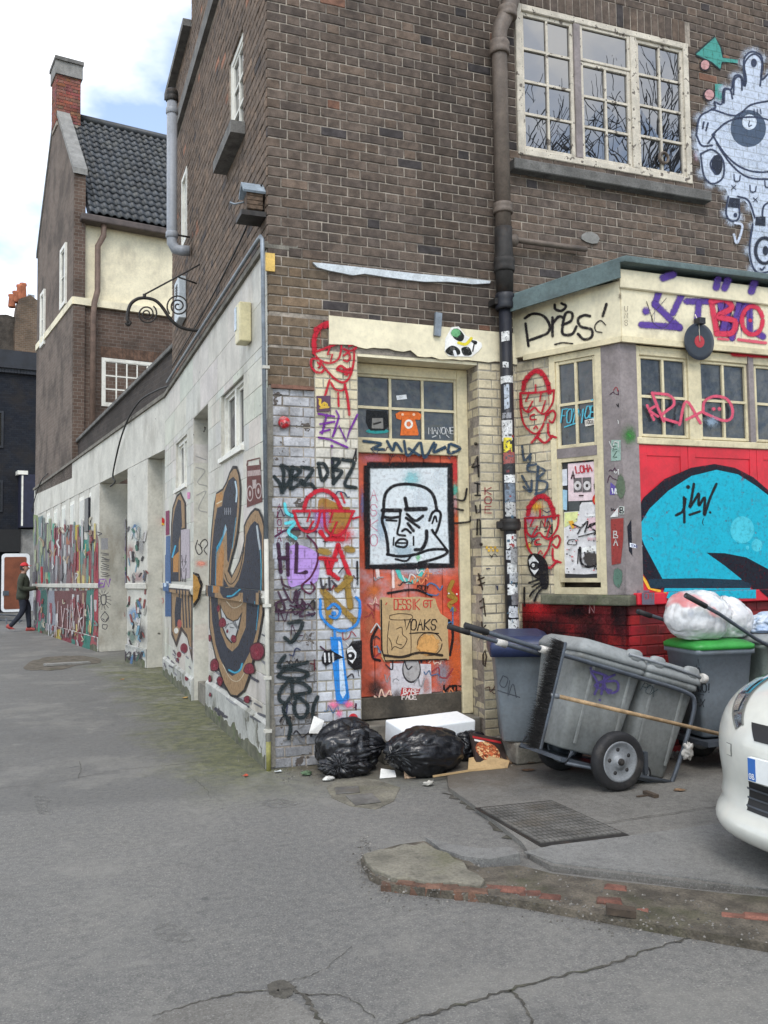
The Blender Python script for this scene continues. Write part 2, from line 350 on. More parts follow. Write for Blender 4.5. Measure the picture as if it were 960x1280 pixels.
mat('crack_dirt', (0.085, 0.078, 0.064), 0.95, 0.3, 20, dirt=((0.05, 0.06, 0.02), 0.5, 6), bump=0.6)
mat('kerb_brick', (0.3, 0.09, 0.06), 0.9, 0.25, 12, dirt=((0.07, 0.055, 0.04), 0.7, 9), bump=0.7, bscale=100, objcol=True)
mat('stone', (0.2, 0.18, 0.15), 0.9, 0.3, 10, vcol=True, bump=0.4)
# ---------------------------------------------------------------- ground
def poly_sheet(pts, z0, z1, mb=None):
    mb = mb or MB(); return mb.prism([V((p[0], p[1], z0)) for p in pts], (0, 0, z1-z0))
g = MB(); g.quad((-150, -150, 0), (150, -150, 0), (150, 150, 0), (-150, 150, 0)); g.build('ground', 'asphalt', kind='structure')

# ---------------------------------------------------------------- brickwork
ROW = 0.0803
def chamfer_block(w, h, d, ch, jit, rnd):
    mb = MB(); j = lambda a: rnd.uniform(-a, a)
    def ring(ix, y): return [V((sx*(w/2-ix)+j(jit), y+j(jit*0.4), sz*(h/2-ix)+j(jit))) for sx, sz in ((-1, -1), (1, -1), (1, 1), (-1, 1))]
    r = [ring(0, -d), ring(0, -ch), ring(ch, 0)]
    ids = [[mb.vert(p) for p in q] for q in r]
    for a, b in zip(ids, ids[1:]):
        for k in range(4): mb.face([a[k], a[(k+1) % 4], b[(k+1) % 4], b[k]])
    mb.face(ids[-1]); return mb
_bm = {}
def brick_mesh(w, h, d, ch, jit, var, matname):
    key = (round(w, 3), round(h, 3), d, var, matname)
    if key not in _bm:
        mb = chamfer_block(w, h, d, ch, jit, random.Random(len(_bm)*7+3))
        me = bpy.data.meshes.new('brick'); me.from_pydata(mb.v, [], mb.f); me.materials.append(MT[matname]); _bm[key] = me
    return _bm[key]
def brick_layout(u0, u1, z0, z1, holes, bond='flemish', bl=0.225, row=ROW, joint=0.010, zoff=0.0, uoff=0.0):
    """list of (u, z, w, h): brick centres and sizes, cut round the holes"""
    out = []; k0 = math.floor((z0-zoff)/row); k1 = math.ceil((z1-zoff)/row)
    for k in range(k0, k1):
        za, zb = max(z0, zoff+k*row), min(z1, zoff+(k+1)*row)
        if zb-za < 0.03: continue
        zm = (za+zb)/2
        iv = [(u0, u1)]
        for (a, b, c, d) in holes:
            if c < zm < d:
                nv = []
                for p, q in iv:
                    if b <= p or a >= q: nv.append((p, q)); continue
                    if a > p: nv.append((p, a))
                    if b < q: nv.append((b, q))
                iv = nv
        cuts = []
        if bond == 'flemish':
            per = bl*1.5; st = uoff - (per/2 if k % 2 else 0) - bl*0.24
            x = st + per*math.floor((u0-st)/per)
            while x < u1+per: cuts += [x, x+bl]; x += per
        else:
            x = uoff - (bl/2 if k % 2 else 0); x += bl*math.floor((u0-x)/bl)
            while x < u1+bl: cuts.append(x); x += bl
        for p, q in iv:
            e = [p]+[c for c in cuts if p+0.035 < c < q-0.035]+[q]
            for a, b in zip(e, e[1:]):
                if b-a > 0.03: out.append(((a+b)/2, zm, b-a-joint, zb-za-joint))
    return out
def frame_matrix(O, U, N): 
    U = V(U).normalized(); N = V(N).normalized(); Z = V((0, 0, 1))
    M_ = Matrix((U, N, Z)).transposed().to_4x4(); M_.translation = V(O); return M_
class Wall:
    """a wall face: local x along the wall, y outward, z up"""
    def __init__(s, O, U, N): s.O = V(O); s.U = V(U).normalized(); s.N = V(N).normalized(); s.M = frame_matrix(O, U, N)
    def P(s, u, n, z): return s.M @ V((u, n, z))
    def px(s, x, y, off=0.0):
        return hit(x, y, s.O+s.N*off, s.N)
    def uz(s, x, y, off=0.0):
        p = s.px(x, y, off)-s.O; return (p.dot(s.U), p.z)
def seen_size(p, wd, ht):
    v = p-CAM; z = v.dot(CF)
    if z < 0.3: return 0
    x = CX+FPX*v.dot(CR)/z; y = CY-FPX*v.dot(CU)/z
    if x < -10 or x > 970 or y < -10 or y > 1290: return 0
    return wd*ht/(z*z)
class Bricks:
    def __init__(s): s.items = []
    def add(s, wall, lay, colf, matname, depth=0.045, ch=0.004, jit=0.0016, yj=0.002, skip=None):
        for (u, z, w, h) in lay:
            if skip and skip(u, z): continue
            p = wall.P(u, R.uniform(-yj, yj), z); f = abs((p-CAM).normalized().dot(wall.N))
            s.items.append((seen_size(p, w, h)*f, wall, p, w, h, depth, ch, jit, colf(u, z), matname))
    def build(s, parent, limit=300, name='brick', stuffname='brick_courses'):
        s.items.sort(key=lambda q: -q[0]); big = [q for q in s.items[:limit] if q[0] > 0]; rest = s.items[len(big):]
        for (sz, wall, p, w, h, d, ch, jit, c, mn) in big:
            w = round(w/0.004)*0.004; h = round(h/0.002)*0.002
            o = link(name, brick_mesh(w, h, d, ch, jit, R.randrange(5), mn))
            o.matrix_basis = Matrix.Translation(p-wall.O) @ wall.M; o.color = (*c, 1); par(o, parent)
        byMat = {}
        for q in rest: byMat.setdefault(q[9], []).append(q)
        for mn, qs in byMat.items():
            mb = MB()
            for (sz, wall, p, w, h, d, ch, jit, c, _) in qs:
                blk = chamfer_block(w, h, d, ch, jit, R); M_ = Matrix.Translation(p-wall.O) @ wall.M; b0 = len(mb.v)
                for v in blk.v: mb.vert(M_ @ V(v))
                for f in blk.f: mb.face([i+b0 for i in f], c)
            mb.build(stuffname, mn+'_v', parent, kind='stuff', fix=False)
def brick_col(u, z, rnd=R):
    t = rnd.random(); v = rnd.uniform(0.86, 1.16)
    v *= 1.35
    if t < 0.66: c = (0.094, 0.072, 0.058)
    elif t < 0.84: c = (0.080, 0.063, 0.053)
    elif t < 0.965: c = (0.112, 0.082, 0.063)
    elif t < 0.992: c = (0.048, 0.042, 0.042)
    else: c = (0.17, 0.088, 0.06)
    return tuple(x*v for x in c)

# ---------------------------------------------------------------- windows
def bar(mb, wall, u0, u1, n0, n1, z0, z1): mb.box((u0, n0, z0), (u1, n1, z1), wall.M)
def frame_mesh(wall, u0, u1, z0, z1, t, n0, n1):
    mb = MB(); bar(mb, wall, u0, u0+t, n0, n1, z0, z1); bar(mb, wall, u1-t, u1, n0, n1, z0, z1)
    bar(mb, wall, u0+t, u1-t, n0, n1-0.0015, z1-t, z1); bar(mb, wall, u0+t, u1-t, n0, n1-0.0015, z0, z0+t); return mb
def casement(wall, parent, u0, u1, z0, z1, cols, rows, wood, glassm, n=0.0, t=0.045, bt=0.022, d=0.04, tilt=0, skipbars=()):
    """one glazed sash: frame mesh with pane and glazing_bar children"""
    f = frame_mesh(wall, u0, u1, z0, z1, t, n-d, n).build('sash', wood, parent)
    bevel(f, 0.004, 1)
    us = [u0+t+(u1-u0-2*t)*i/cols for i in range(cols+1)]; zs = [z0+t+(z1-z0-2*t)*i/rows for i in range(rows+1)]
    for i in range(1, cols):
        mb = MB(); bar(mb, wall, us[i]-bt/2, us[i]+bt/2, n-d*0.8, n-0.004, z0+t, z1-t); mb.build('glazing_bar', wood, parent)
    for k in range(1, rows):
        mb = MB(); bar(mb, wall, u0+t, u1-t, n-d*0.8, n-0.006, zs[k]-bt/2, zs[k]+bt/2); mb.build('glazing_bar', wood, parent)
    for i in range(cols):
        for k in range(rows):
            a, b, c, e = us[i], us[i+1], zs[k], zs[k+1]
            mb = MB(); j = lambda: R.uniform(-0.003, 0.003)
            P = [wall.P(a, n-d*0.55+j(), c), wall.P(b, n-d*0.55+j(), c), wall.P(b, n-d*0.55+j(), e), wall.P(a, n-d*0.55+j(), e)]
            mb.prism(P, wall.N*-0.003); mb.build('pane', glassm[k] if isinstance(glassm, list) else glassm, parent)
    return f

# ================================================================= corner building
FR = Wall((0, 0, 0), (1, 0, 0), (0, -1, 0))           # street front
AL = Wall((0, 0, 0), (0, 1, 0), (-1, 0, 0))           # alley side
BLD = thing('brick_building', 'tall brown brick corner building with graffitied doorway and white upstairs window', 'building', (0, 0, 0))
TOPZ = 9.6
core = MB()
def wall_box(mb, wall, u0, u1, z0, z1, holes, n0, n1):
    """solid wall slab with rectangular openings, cut into boxes"""
    us = sorted({u0, u1, *[h[0] for h in holes], *[h[1] for h in holes]}); zs = sorted({z0, z1, *[h[2] for h in holes], *[h[3] for h in holes]})
    us = [u for u in us if u0 <= u <= u1]; zs = [z for z in zs if z0 <= z <= z1]
    for a, b in zip(us, us[1:]):
        run = None
        for c, d in zip(zs, zs[1:]):
            um, zm = (a+b)/2, (c+d)/2
            solid = not any(h[0] < um < h[1] and h[2] < zm < h[3] for h in holes)
            if solid: run = (run[0], d) if run else (c, d)
            if run and not solid: mb.box((a, n0, run[0]), (b, n1, run[1]), wall.M); run = None
        if run: mb.box((a, n0, run[0]), (b, n1, run[1]), wall.M)
WIN = (2.28, 4.21, 5.19, 6.60)
DOOR = (0.745, 1.84, 0.0, 3.28)
DBACK = 0.23
BAYHOLE = (2.21, 7.5, -0.1, 3.80)
frh = [WIN, DOOR]
wall_box(core, FR, 0.012, 7.5, 0, TOPZ, frh, -0.30, -0.0065)
UPW = (0.90, 1.55, 5.50, 6.43)
UPW2 = (4.30, 4.75, 5.70, 6.62)
wall_box(core, AL, 0.302, 5.75, 3.95, 8.3, [UPW, UPW2], -0.30, -0.0065)
core.box((0.31, 0.302, 0.0), (7.4, 5.7, 3.9)); 
core.box((0.0065, 0.302, 8.3), (7.4, 3.95, TOPZ))
core.build('mortar_wall', 'mortar', BLD, fix=False)
dk = MB(); dk.box((0.40, 0.40, 3.95), (7.3, 5.6, 8.2)); dk.build('inner_room', 'dark_wood', BLD)
B = Bricks()
def soot(u, z):
    c = brick_col(u, z); s_ = 1.0
    if 1.35 < u < 2.25: s_ = 0.80-0.12*R.random()
    if 2.25 < u and z < 5.1: s_ = 1.18
    if u < 0.4 and z < 4.0: s_ = 1.1; c = (c[0]*1.25, c[1]*1.2, c[2]*1.0)
    return tuple(x*s_ for x in c)
SOLD = (2.26, 4.24, 6.60, 6.83)
B.add(FR, brick_layout(0, 7.5, 3.56, 8.2, [WIN, SOLD, BAYHOLE]), soot, 'brick')
B.add(FR, brick_layout(0, 0.50, 3.28, 3.56, []), soot, 'brick')
B.add(FR, brick_layout(0, 0.38, 2.95, 3.28, []), soot, 'brick')
B.add(FR, [(2.26+0.0803*(i+0.5), 6.715, 0.070, 0.218) for i in range(24)], soot, 'brick')
alley = Bricks()
ALH = [UPW, UPW2, (-1, 9, 7.42, 7.62)]
def acol(u, z):
    c = brick_col(u, z); return tuple(x*k for x, k in zip(c, (1.42, 1.38, 1.32)))
alley_lay = brick_layout(0.0, 5.75, 4.09, 8.25, ALH, uoff=0.1) + brick_layout(0.0, 3.95, 8.25, TOPZ, [], uoff=0.1)
B.add(AL, alley_lay, acol, 'brick')
B.build(BLD, 300)
# painted ground-floor brickwork
PB = Bricks()
def worn(u, z):
    k = R.uniform(0.8, 1.12); g = 0.30+0.16*min(1, max(0, (z-0.3)/2.0)); return (g*k, g*k*1.0, g*k*1.04)
def whitep(u, z):
    k = R.uniform(0.93, 1.05); t = min(1, max(0, (z-2.0)/0.9)); a = (0.60, 0.61, 0.64); b_ = (0.66, 0.58, 0.40)
    c = [p*(1-t)+q*t for p, q in zip(a, b_)]
    if z < 1.1: c = [p*0.86 for p in c]
    return tuple(x*k for x in c)
def yellowp(u, z):
    k = R.uniform(0.92, 1.06); return (0.59*k, 0.51*k, 0.35*k)
PB.add(FR, brick_layout(0.02, 0.38, 0.0, 2.95, []), worn, 'worn_brick', jit=0.003, yj=0.004)
PB.add(FR, brick_layout(0.38, 0.745, 0.0, 3.28, []), whitep, 'painted_brick')
PB.add(FR, brick_layout(1.84, 2.24, 0.0, 3.28, []), yellowp, 'painted_brick')
REV = Wall((1.84, 0, 0), (0, 1, 0), (-1, 0, 0))      # door reveal
PB.add(REV, brick_layout(0.0, 0.27, 0.0, 3.28, []), yellowp, 'painted_brick')
REVL = Wall((0.745, 0.27, 0), (0, -1, 0), (1, 0, 0))
PB.add(REVL, brick_layout(0.0, 0.27, 0.0, 3.28, []), whitep, 'painted_brick')
pj = MB(); pj.box((0.38, 0.0035, 0.0), (0.744, 0.0064, 3.28)); pj.box((1.842, 0.0035, 0.0), (2.21, 0.0064, 3.28)); pj.box((1.8435, 0.0066, 0.0), (1.8464, 0.27, 3.28)); pj.box((0.7386, 0.0066, 0.0), (0.7415, 0.27, 3.28))
pj.build('painted_joints', 'painted_joint', BLD, fix=False)
PB.build(BLD, 300, name='painted_brick', stuffname='painted_brick_courses')
# rendered cream lintel with a ragged lower edge
pts = [(0.50, 3.565), (1.2, 3.56), (2.22, 3.555), (2.22, 3.285)]
for i in range(23): pts.append((2.20-i*0.066, 3.285+R.uniform(-0.012, 0.012)+(0.04 if i > 14 else 0)))
pts += [(0.70, 3.34), (0.50, 3.33)]
MB().prism([FR.P(u, 0.004, z) for u, z in pts], FR.N*0.012).build('lintel_render', 'cream_render', BLD)
MB().box((0.747, 0.01, 3.255), (1.838, 0.26, 3.285)).build('door_soffit', 'cream_render', BLD)
# lead flashing strip
pts = [FR.uz(x, y) for x, y in ((390, 329), (403, 330), (450, 335), (520, 343), (575, 348), (612, 352), (611, 355), (590, 356), (560, 353), (530, 353), (510, 351), (480, 347), (455, 343), (440, 345), (410, 339), (396, 335))]
MB().prism([FR.P(u, 0.0, z) for u, z in pts], FR.N*0.022).build('lead_flashing', 'lead', BLD)
# rust-red ledge where the paint stops, corner cement fillet, yellow patch, zinc tab
mb = MB(); mb.box((0.02, -0.028, 2.945), (0.37, 0.0, 2.975)); mb.build('tile_ledge', 'kerb_brick', BLD).color = (0.2, 0.1, 0.07, 1)
mb = MB()
for k in range(24):
    z = 0.02+k*0.122; mb.box((-0.004-R.uniform(0, .004), -0.013-R.uniform(0, .005), z), (0.03+R.uniform(-.008, .01), 0.02, z+0.124))
mb.build('corner_fillet', 'cement', BLD)
p = FR.uz(336, 328); MB().box((p[0]-0.03, -0.02, p[1]-0.075), (p[0]+0.045, -0.003, p[1]+0.07)).build('yellow_patch', mat('ochre_plate', S(214, 178, 96), 0.6), BLD)
p = FR.uz(545, 407); o = MB().box((-0.03, -0.03, -0.10), (0.03, 0.0, 0.10)).build('zinc_tab', 'galvanised', BLD)
o.matrix_basis = Matrix.Translation(FR.P(p[0], 0.02, p[1])) @ Matrix.Rotation(0.08, 4, 'Y')
# string course and copings on the alley side
MB().box((-0.05, 0.0, 7.43), (0.02, 5.80, 7.61)).build('string_course', 'stone_sill', BLD)
MB().box((-0.10, 3.97, 8.25), (0.35, 5.85, 8.34)).build('coping', 'stone_sill', BLD)
MB().box((-0.06, -0.08, TOPZ), (7.5, 4.0, TOPZ+0.12)).build('roof_coping', 'stone_sill', BLD)
# upstairs window on the street front: three casements in a peeling white frame
u0, u1, z0, z1 = WIN
wf = frame_mesh(FR, u0+0.005, u1-0.005, z0+0.0, z1-0.004, 0.062, -0.10, 0.012).build('window', 'old_white_wood', BLD, label='large upstairs window of three casements in peeling white paint')
bevel(wf, 0.006, 1)
W3 = (u1-u0-0.124-0.14)/3
us = [u0+0.062+i*(W3+0.07) for i in range(3)]
for i in range(2):
    mb = MB(); bar(mb, FR, us[i]+W3, us[i]+W3+0.07, -0.095, 0.009, z0+0.062, z1-0.066); bevel(mb.build('mullion', 'old_white_wood' if i else 'lilac_wood', wf), 0.006, 1)
casement(FR, wf, us[0], us[0]+W3, z0+0.062, z1-0.066, 2, 4, 'old_white_wood', 'pane_glass', n=-0.01, t=0.035)
casement(FR, wf, us[1], us[1]+W3, z0+0.062, z0+0.062+0.94, 2, 3, 'old_white_wood', 'pane_glass', n=-0.01, t=0.035)
casement(FR, wf, us[1], us[1]+W3, z0+0.062+0.94, z1-0.066, 1, 1, 'old_white_wood', 'pane_glass', n=0.0, t=0.028)
casement(FR, wf, us[2], us[2]+W3, z0+0.062, z1-0.066, 2, 4, 'old_white_wood', 'pane_glass', n=-0.01, t=0.035)
q = FR.px(829, 198, -0.01)
mb = MB(); mb.loft([[q + FR.N*n + V((math.cos(a)*r, 0, math.sin(a)*r)) for a in [2*math.pi*k/20 for k in range(20)]] for r, n in ((0.062, 0.0), (0.062, 0.02), (0.05, 0.03), (0.04, 0.02), (0.04, 0.002))], cap=False)
mb.build('window_vent', 'brown_pipe', wf)
sm = MB(); sm.box((2.19, -0.10, 5.005), (4.35, 0.05, 5.105)); bevel(sm.build('window_sill', 'stone_sill', BLD), 0.008, 1)
# narrow alley window with its sill
u0, u1, z0, z1 = UPW
wf2 = frame_mesh(AL, u0, u1, z0, z1, 0.06, -0.12, -0.02).build('window', 'white_wood', BLD, label='narrow white upstairs window on the alley side')
casement(AL, wf2, u0+0.06, u1-0.06, z0+0.06, z1-0.06, 2, 3, 'white_wood', 'pane_glass', n=-0.03, t=0.03)
sl = MB(); sl.box((-0.13, 0.82, 5.385), (0.03, 1.70, 5.495)); sl.build('window_sill', 'stone_sill', BLD)
u0, u1, z0, z1 = UPW2
wf3 = frame_mesh(AL, u0, u1, z0, z1, 0.06, -0.12, 0.01).build('window', 'white_wood', BLD)
casement(AL, wf3, u0+0.06, u1-0.06, z0+0.06, z1-0.06, 1, 3, 'white_wood', 'pane_glass', n=-0.02, t=0.03)
# door: threshold step, frame, vertical planks, fanlight
step = MB(); step.box((0.76, 0.03, 0.0), (1.82, 0.29, 0.262)); step.box((0.85, -0.22, 0.0), (2.2, 0.025, 0.10)); bevel(step.build('door_step', 'cement', BLD), 0.012, 2)
dn = -DBACK
DW = Wall((0, 0, 0), (1, 0, 0), (0, -1, 0))
fm = MB()
bar(fm, FR, 0.748, 0.79, dn-0.06, dn+0.03, 0.265, 3.25); bar(fm, FR, 1.735, 1.837, dn-0.06, dn+0.03, 0.265, 3.25)
bar(fm, FR, 0.79, 1.735, dn-0.06, dn+0.028, 3.16, 3.25); bar(fm, FR, 0.79, 1.735, dn-0.06, dn+0.035, 2.49, 2.60)
door = fm.build('door', 'cream_wood', BLD, label='boarded street door covered in stickers and spray paint'); bevel(door, 0.006, 1)
mat('door_paint', S(206, 92, 62), 0.5, 0.2, 3, dirt=(S(180, 190, 200), 0.8, 1.8), chips=((0.16, 0.1, 0.06), 0.74, 9), bump=0.3)
mat('door_wood', (0.10, 0.085, 0.065), 0.85, 0.25, 5, dirt=((0.03, 0.028, 0.025), 0.7, 3), bump=0.6)
pw = (1.735-0.79)/6
for i in range(6):
    a = 0.79+i*pw; mb = MB(); mb.box((a+0.0025, -dn-0.0, 0.46), (a+pw-0.0025, -dn+0.03, 2.49))
    bevel(mb.build('plank', 'door_paint', door), 0.005, 1)
mb = MB(); mb.box((0.792, -dn-0.012, 0.275), (1.733, -dn+0.03, 0.455)); bevel(mb.build('kick_board', 'door_wood', door), 0.006, 1)
casement(FR, door, 0.79, 1.735, 2.60, 3.16, 3, 2, 'cream_wood', 'dusty_glass', n=dn+0.015, t=0.022, bt=0.022)
# ================================================================= white alley frontage
FRT = thing('shop_frontage', 'low white painted frontage with murals running down the alley', 'building', (0, 3, 0))
MB_ = MB
FT, FB = 4.07, 3.33                       # fascia top, bottom
W1 = (0.93, 2.02, 2.62, 3.27); W2 = (4.33, 5.36, 2.59, 3.22)
RD = 0.19
def white_blocks(wall, u0, u1, z0, z1, holes, parent, n=0.0, name='block'):
    lay = brick_layout(u0, u1, z0, z1, holes, bond='stretcher', bl=0.46, row=0.232, joint=0.004, uoff=u0)
    return lay
WB = Bricks(); wc = lambda u, z: tuple(x*R.uniform(0.95, 1.03) for x in S(192, 189, 178))
mat('white_block', S(190, 187, 176), 0.55, 0.10, 3, dirt=((0.25, 0.225, 0.18), 0.7, 1.9), chips=((0.09, 0.08, 0.07), 0.69, 6.5), bump=0.3, bscale=45, streak=1, objcol=True)
mat('white_block_v', S(190, 187, 176), 0.55, 0.10, 3, dirt=((0.25, 0.225, 0.18), 0.7, 1.9), chips=((0.09, 0.08, 0.07), 0.69, 6.5), bump=0.3, bscale=45, streak=1, vcol=True)
WB.add(AL, white_blocks(AL, 0.03, 2.79, 0.34, FB, [W1, (-1, 9, 1.25, 1.36)], FRT), wc, 'white_block', depth=0.02, ch=0.0025, jit=0.0008, yj=0.0008)
WB.add(AL, white_blocks(AL, 3.80, 6.55, 0.25, FB, [W2, (-1, 9, 1.2, 1.34)], FRT), wc, 'white_block', depth=0.02, ch=0.0025, jit=0.0008, yj=0.0008)
ALR = Wall((RD, 0, 0), (0, 1, 0), (-1, 0, 0)); ALF = Wall((0, 3.80, 0), (1, 0, 0), (0, -1, 0))
WB.add(ALR, white_blocks(ALR, 2.79, 3.80, 0.2, FB, [], FRT), wc, 'white_block', depth=0.02, ch=0.0025, jit=0.0008, yj=0.0008)
WB.add(ALF, white_blocks(ALF, 0.0, RD, 0.25, FB, [(-1, 9, 1.22, 1.35)], FRT), wc, 'white_block', depth=0.02, ch=0.0025, jit=0.0008, yj=0.0008)
WB.add(AL, brick_layout(0.03, 6.62, FB, FT, [], bond='stretcher', bl=1.1, row=0.37, joint=0.003, zoff=FB), wc, 'white_block', depth=0.02, ch=0.002, jit=0.0008, yj=0.0006)
WB.build(FRT, 200, name='block', stuffname='block_courses')
bk = MB()
wall_box(bk, AL, 0.305, 2.79, 0.0, FB, [W1], -0.295, -0.003)
wall_box(bk, AL, 3.80, 6.55, 0.0, FB, [W2], -0.295, -0.003)
bk.box((RD+0.003, 2.79, 0.0), (0.298, 3.80, FB)); bk.box((0.003, 0.305, FB), (0.296, 6.62, FT-0.003))
bk.build('backing_wall', 'white_render', FRT, fix=False)
sf = MB(); sf.box((0.0, 2.80, FB-0.012), (RD, 3.79, FB-0.002)); sf.build('soffit', 'white_render', FRT)
# plinth and dado rail
mb = MB(); mb.prism([(x, 0.03, z) for x, z in ((0.0, 0.0), (-0.03, 0.0), (-0.03, 0.335), (0.0, 0.365))], (0, 2.76, 0)); mb.build('plinth', 'damp_plinth', FRT)
mb = MB(); mb.prism([(x, 3.80, z) for x, z in ((0.0, 0.0), (-0.03, 0.0), (-0.03, 0.235), (0.0, 0.265))], (0, 2.75, 0)); mb.build('plinth', 'damp_plinth', FRT)
mb = MB(); mb.box((RD-0.14, 2.80, 0.0), (RD, 3.79, 0.22)); mb.build('threshold', 'cement', FRT)
prof = ((0.0, -0.055), (-0.022, -0.04), (-0.035, 0.0), (-0.022, 0.03), (0.0, 0.055))
for a, b, z in ((0.03, 2.79, 1.305), (3.80, 6.55, 1.275)):
    MB().prism([(x, a, z+h) for x, h in prof], (0, b-a, 0)).build('dado_rail', 'white_render', FRT)
MB().prism([(0.0, 3.80+x, 1.275+h) for x, h in prof], (RD, 0, 0)).build('dado_rail', 'white_render', FRT)
mb = MB(); mb.box((-0.03, -0.0, FT), (0.25, 6.6, FT+0.05)); mb.build('wall_coping', 'cement', FRT)
for (u0, u1, z0, z1) in (W1, W2):
    f = frame_mesh(AL, u0, u1, z0, z1, 0.05, -0.12, -0.035).build('window', 'white_wood', FRT)
    um = (u0+u1)/2
    mb = MB(); bar(mb, AL, um-0.035, um+0.035, -0.115, -0.038, z0+0.05, z1-0.05); mb.build('mullion', 'white_wood', f)
    for a, b in ((u0+0.05, um-0.035), (um+0.035, u1-0.05)):
        casement(AL, f, a, b, z0+0.05, z1-0.05, 1, 1, 'white_wood', 'dark_glass', n=-0.06, t=0.028)
        # a slipped board and rag seen behind each light
        mb = MB(); mb.prism([AL.P(a+0.05, -0.077, z0+0.12), AL.P(b-0.10, -0.077, z0+0.10), AL.P(b-0.05, -0.077, z1-0.28), AL.P(a+0.14, -0.077, z1-0.22)], AL.N*-0.002); mb.build('curtain', mat('rag%d' % int(a*100), (0.16, 0.15, 0.14), 0.9, 0.3), f)
    mb = MB(); bar(mb, AL, u0-0.02, u1+0.02, -0.02, 0.03, z0-0.045, z0); mb.build('window_sill', 'white_wood', f)

# ---- far stretch, bending to the left
FA = V((0, 6.55, 0)); FU = V((-0.1674, 0.9859, 0)); FN = V((-0.9859, -0.1674, 0))     # FN faces the alley
FWALL = Wall(FA, FU, FN)
def FW(s, n, z): return FA+FU*s+FN*n+V((0, 0, z*(1-0.0095*max(s, 0))))
class FWM:                                    # stands in for a matrix in MB.box: shears with the falling courses
    def __matmul__(self, v): return FW(v.x, v.y, v.z)
FM = FWM()
def fbox(s0, s1, n0, n1, z0, z1, m, name, parent=None, bev=0):
    mb = MB(); mb.box((s0, n0, z0), (s1, n1, z1), FM); o = mb.build(name, m, parent or FRT)
    if bev: bevel(o, bev, 1)
    return o
fbox(-0.02, 11.69, -0.33, 0.0, 3.30, 4.08, 'white_render', 'fascia')
fbox(-0.03, 11.72, -0.30, 0.03, 4.08, 4.14, 'cement', 'wall_coping')
fbox(-0.02, 0.93, -0.40, -0.235, 0.0, 3.295, 'white_render', 'recess_wall')
PILC = []
fbox(0.93, 2.15, -0.40, 0.0, 0.0, 3.295, 'white_render', 'pilaster', bev=0.006)
fbox(0.93, 2.15, 0.0, 0.03, 0.0, 0.30, 'damp_plinth', 'plinth', bev=0.01)
fbox(2.15, 4.21, -0.75, -0.52, 0.0, 3.295, 'white_render', 'recess_wall')
fbox(2.9, 3.6, -0.52, -0.49, 0.2, 2.2, 'cream_wood', 'side_door', bev=0.01)
for a in (2.75, 3.35):
    o = fbox(a, a+0.5, -0.515, -0.495, 2.3, 3.15, 'white_wood', 'window'); fbox(a+0.06, a+0.44, -0.495, -0.49, 2.36, 3.09, 'dark_glass', 'pane', o)
fbox(4.21, 11.69, -0.60, -0.012, 0.0, 3.295, 'white_render', 'far_wall')
# pilasters between narrow windows on the far stretch
edges = [4.21, 5.15, 6.1, 7.05, 8.0, 8.95, 9.9, 10.85, 11.69]
for i, e in enumerate(edges[:-1]):
    wd = 0.70 if i == 0 else 0.42
    fbox(e, e+wd, -0.012, 0.0, 0.02, 3.294, 'white_render', 'pilaster', bev=0.004)
    o = fbox(e+wd+0.03, edges[i+1]-0.03, -0.012, -0.006, 2.1, 3.2, 'white_wood', 'window')
    fbox(e+wd+0.08, edges[i+1]-0.08, -0.006, -0.003, 2.17, 3.12, 'dark_glass', 'pane', o)
fbox(4.21, 11.69, 0.0, 0.03, 0.0, 0.28, 'damp_plinth', 'plinth', bev=0.01)
fbox(4.22, 11.69, 0.0, 0.035, 1.23, 1.33, 'white_render', 'dado_rail', bev=0.012)
fbox(0.92, 2.16, 0.0, 0.035, 1.23, 1.33, 'white_render', 'dado_rail', bev=0.012)
fbox(-0.02, 0.93, -0.235, -0.2, 1.23, 1.33, 'white_render', 'dado_rail', bev=0.012)
o = fbox(0.25, 0.45, -0.235, -0.18, 1.95, 2.25, 'grey_pipe', 'meter_box', bev=0.01)
# notice board with curled papers
nb = fbox(5.0, 5.35, 0.005, 0.04, 2.4, 3.1, 'black_pipe', 'notice_board', bev=0.005)
# sooty brick parapet behind the far fascia
PARP = thing('parapet_wall', 'sooty brick parapet with stone coping above the white frontage', 'wall', (-0.3, 9, 4))
far_brick('parapet_brick', (0.055, 0.046, 0.042), (0.08, 0.065, 0.056), (0.085, 0.076, 0.07), axis=(-0.167, 0.986))
mb = MB(); P = []
for s, zt in ((-0.75, 4.86), (6.80, 4.27)):
    P.append((s, zt))
prp = [FA+FU*P[0][0]+FN*-0.12+V((0, 0, 3.9)), FA+FU*P[1][0]+FN*-0.12+V((0, 0, 3.6)), FA+FU*P[1][0]+FN*-0.12+V((0, 0, P[1][1])), FA+FU*P[0][0]+FN*-0.12+V((0, 0, P[0][1]))]
mb.prism(prp, FN*-0.25); mb.build('wall', 'parapet_brick', PARP)
mb = MB(); a = prp[3]+FN*0.05; b = prp[2]+FN*0.05; h = V((0, 0, 0.075))
mb.prism([a, b, b+h, a+h], FN*-0.35); bevel(mb.build('coping', 'stone_sill', PARP), 0.01, 1)

# ================================================================= gabled house behind
K = FA+FU*6.80; K.z = 0
TW = thing('gabled_house', 'brown brick gabled house with dark pantile roof and cream upper wall', 'house', K)
TN = V((0.9859, 0.1674, 0))                   # to the right along its front
def T(v, s, z): return K+TN*v+FU*s+V((0, 0, z))
TL = 4.75; APX = 2.3; EZ = 10.2; AZ_ = 12.75
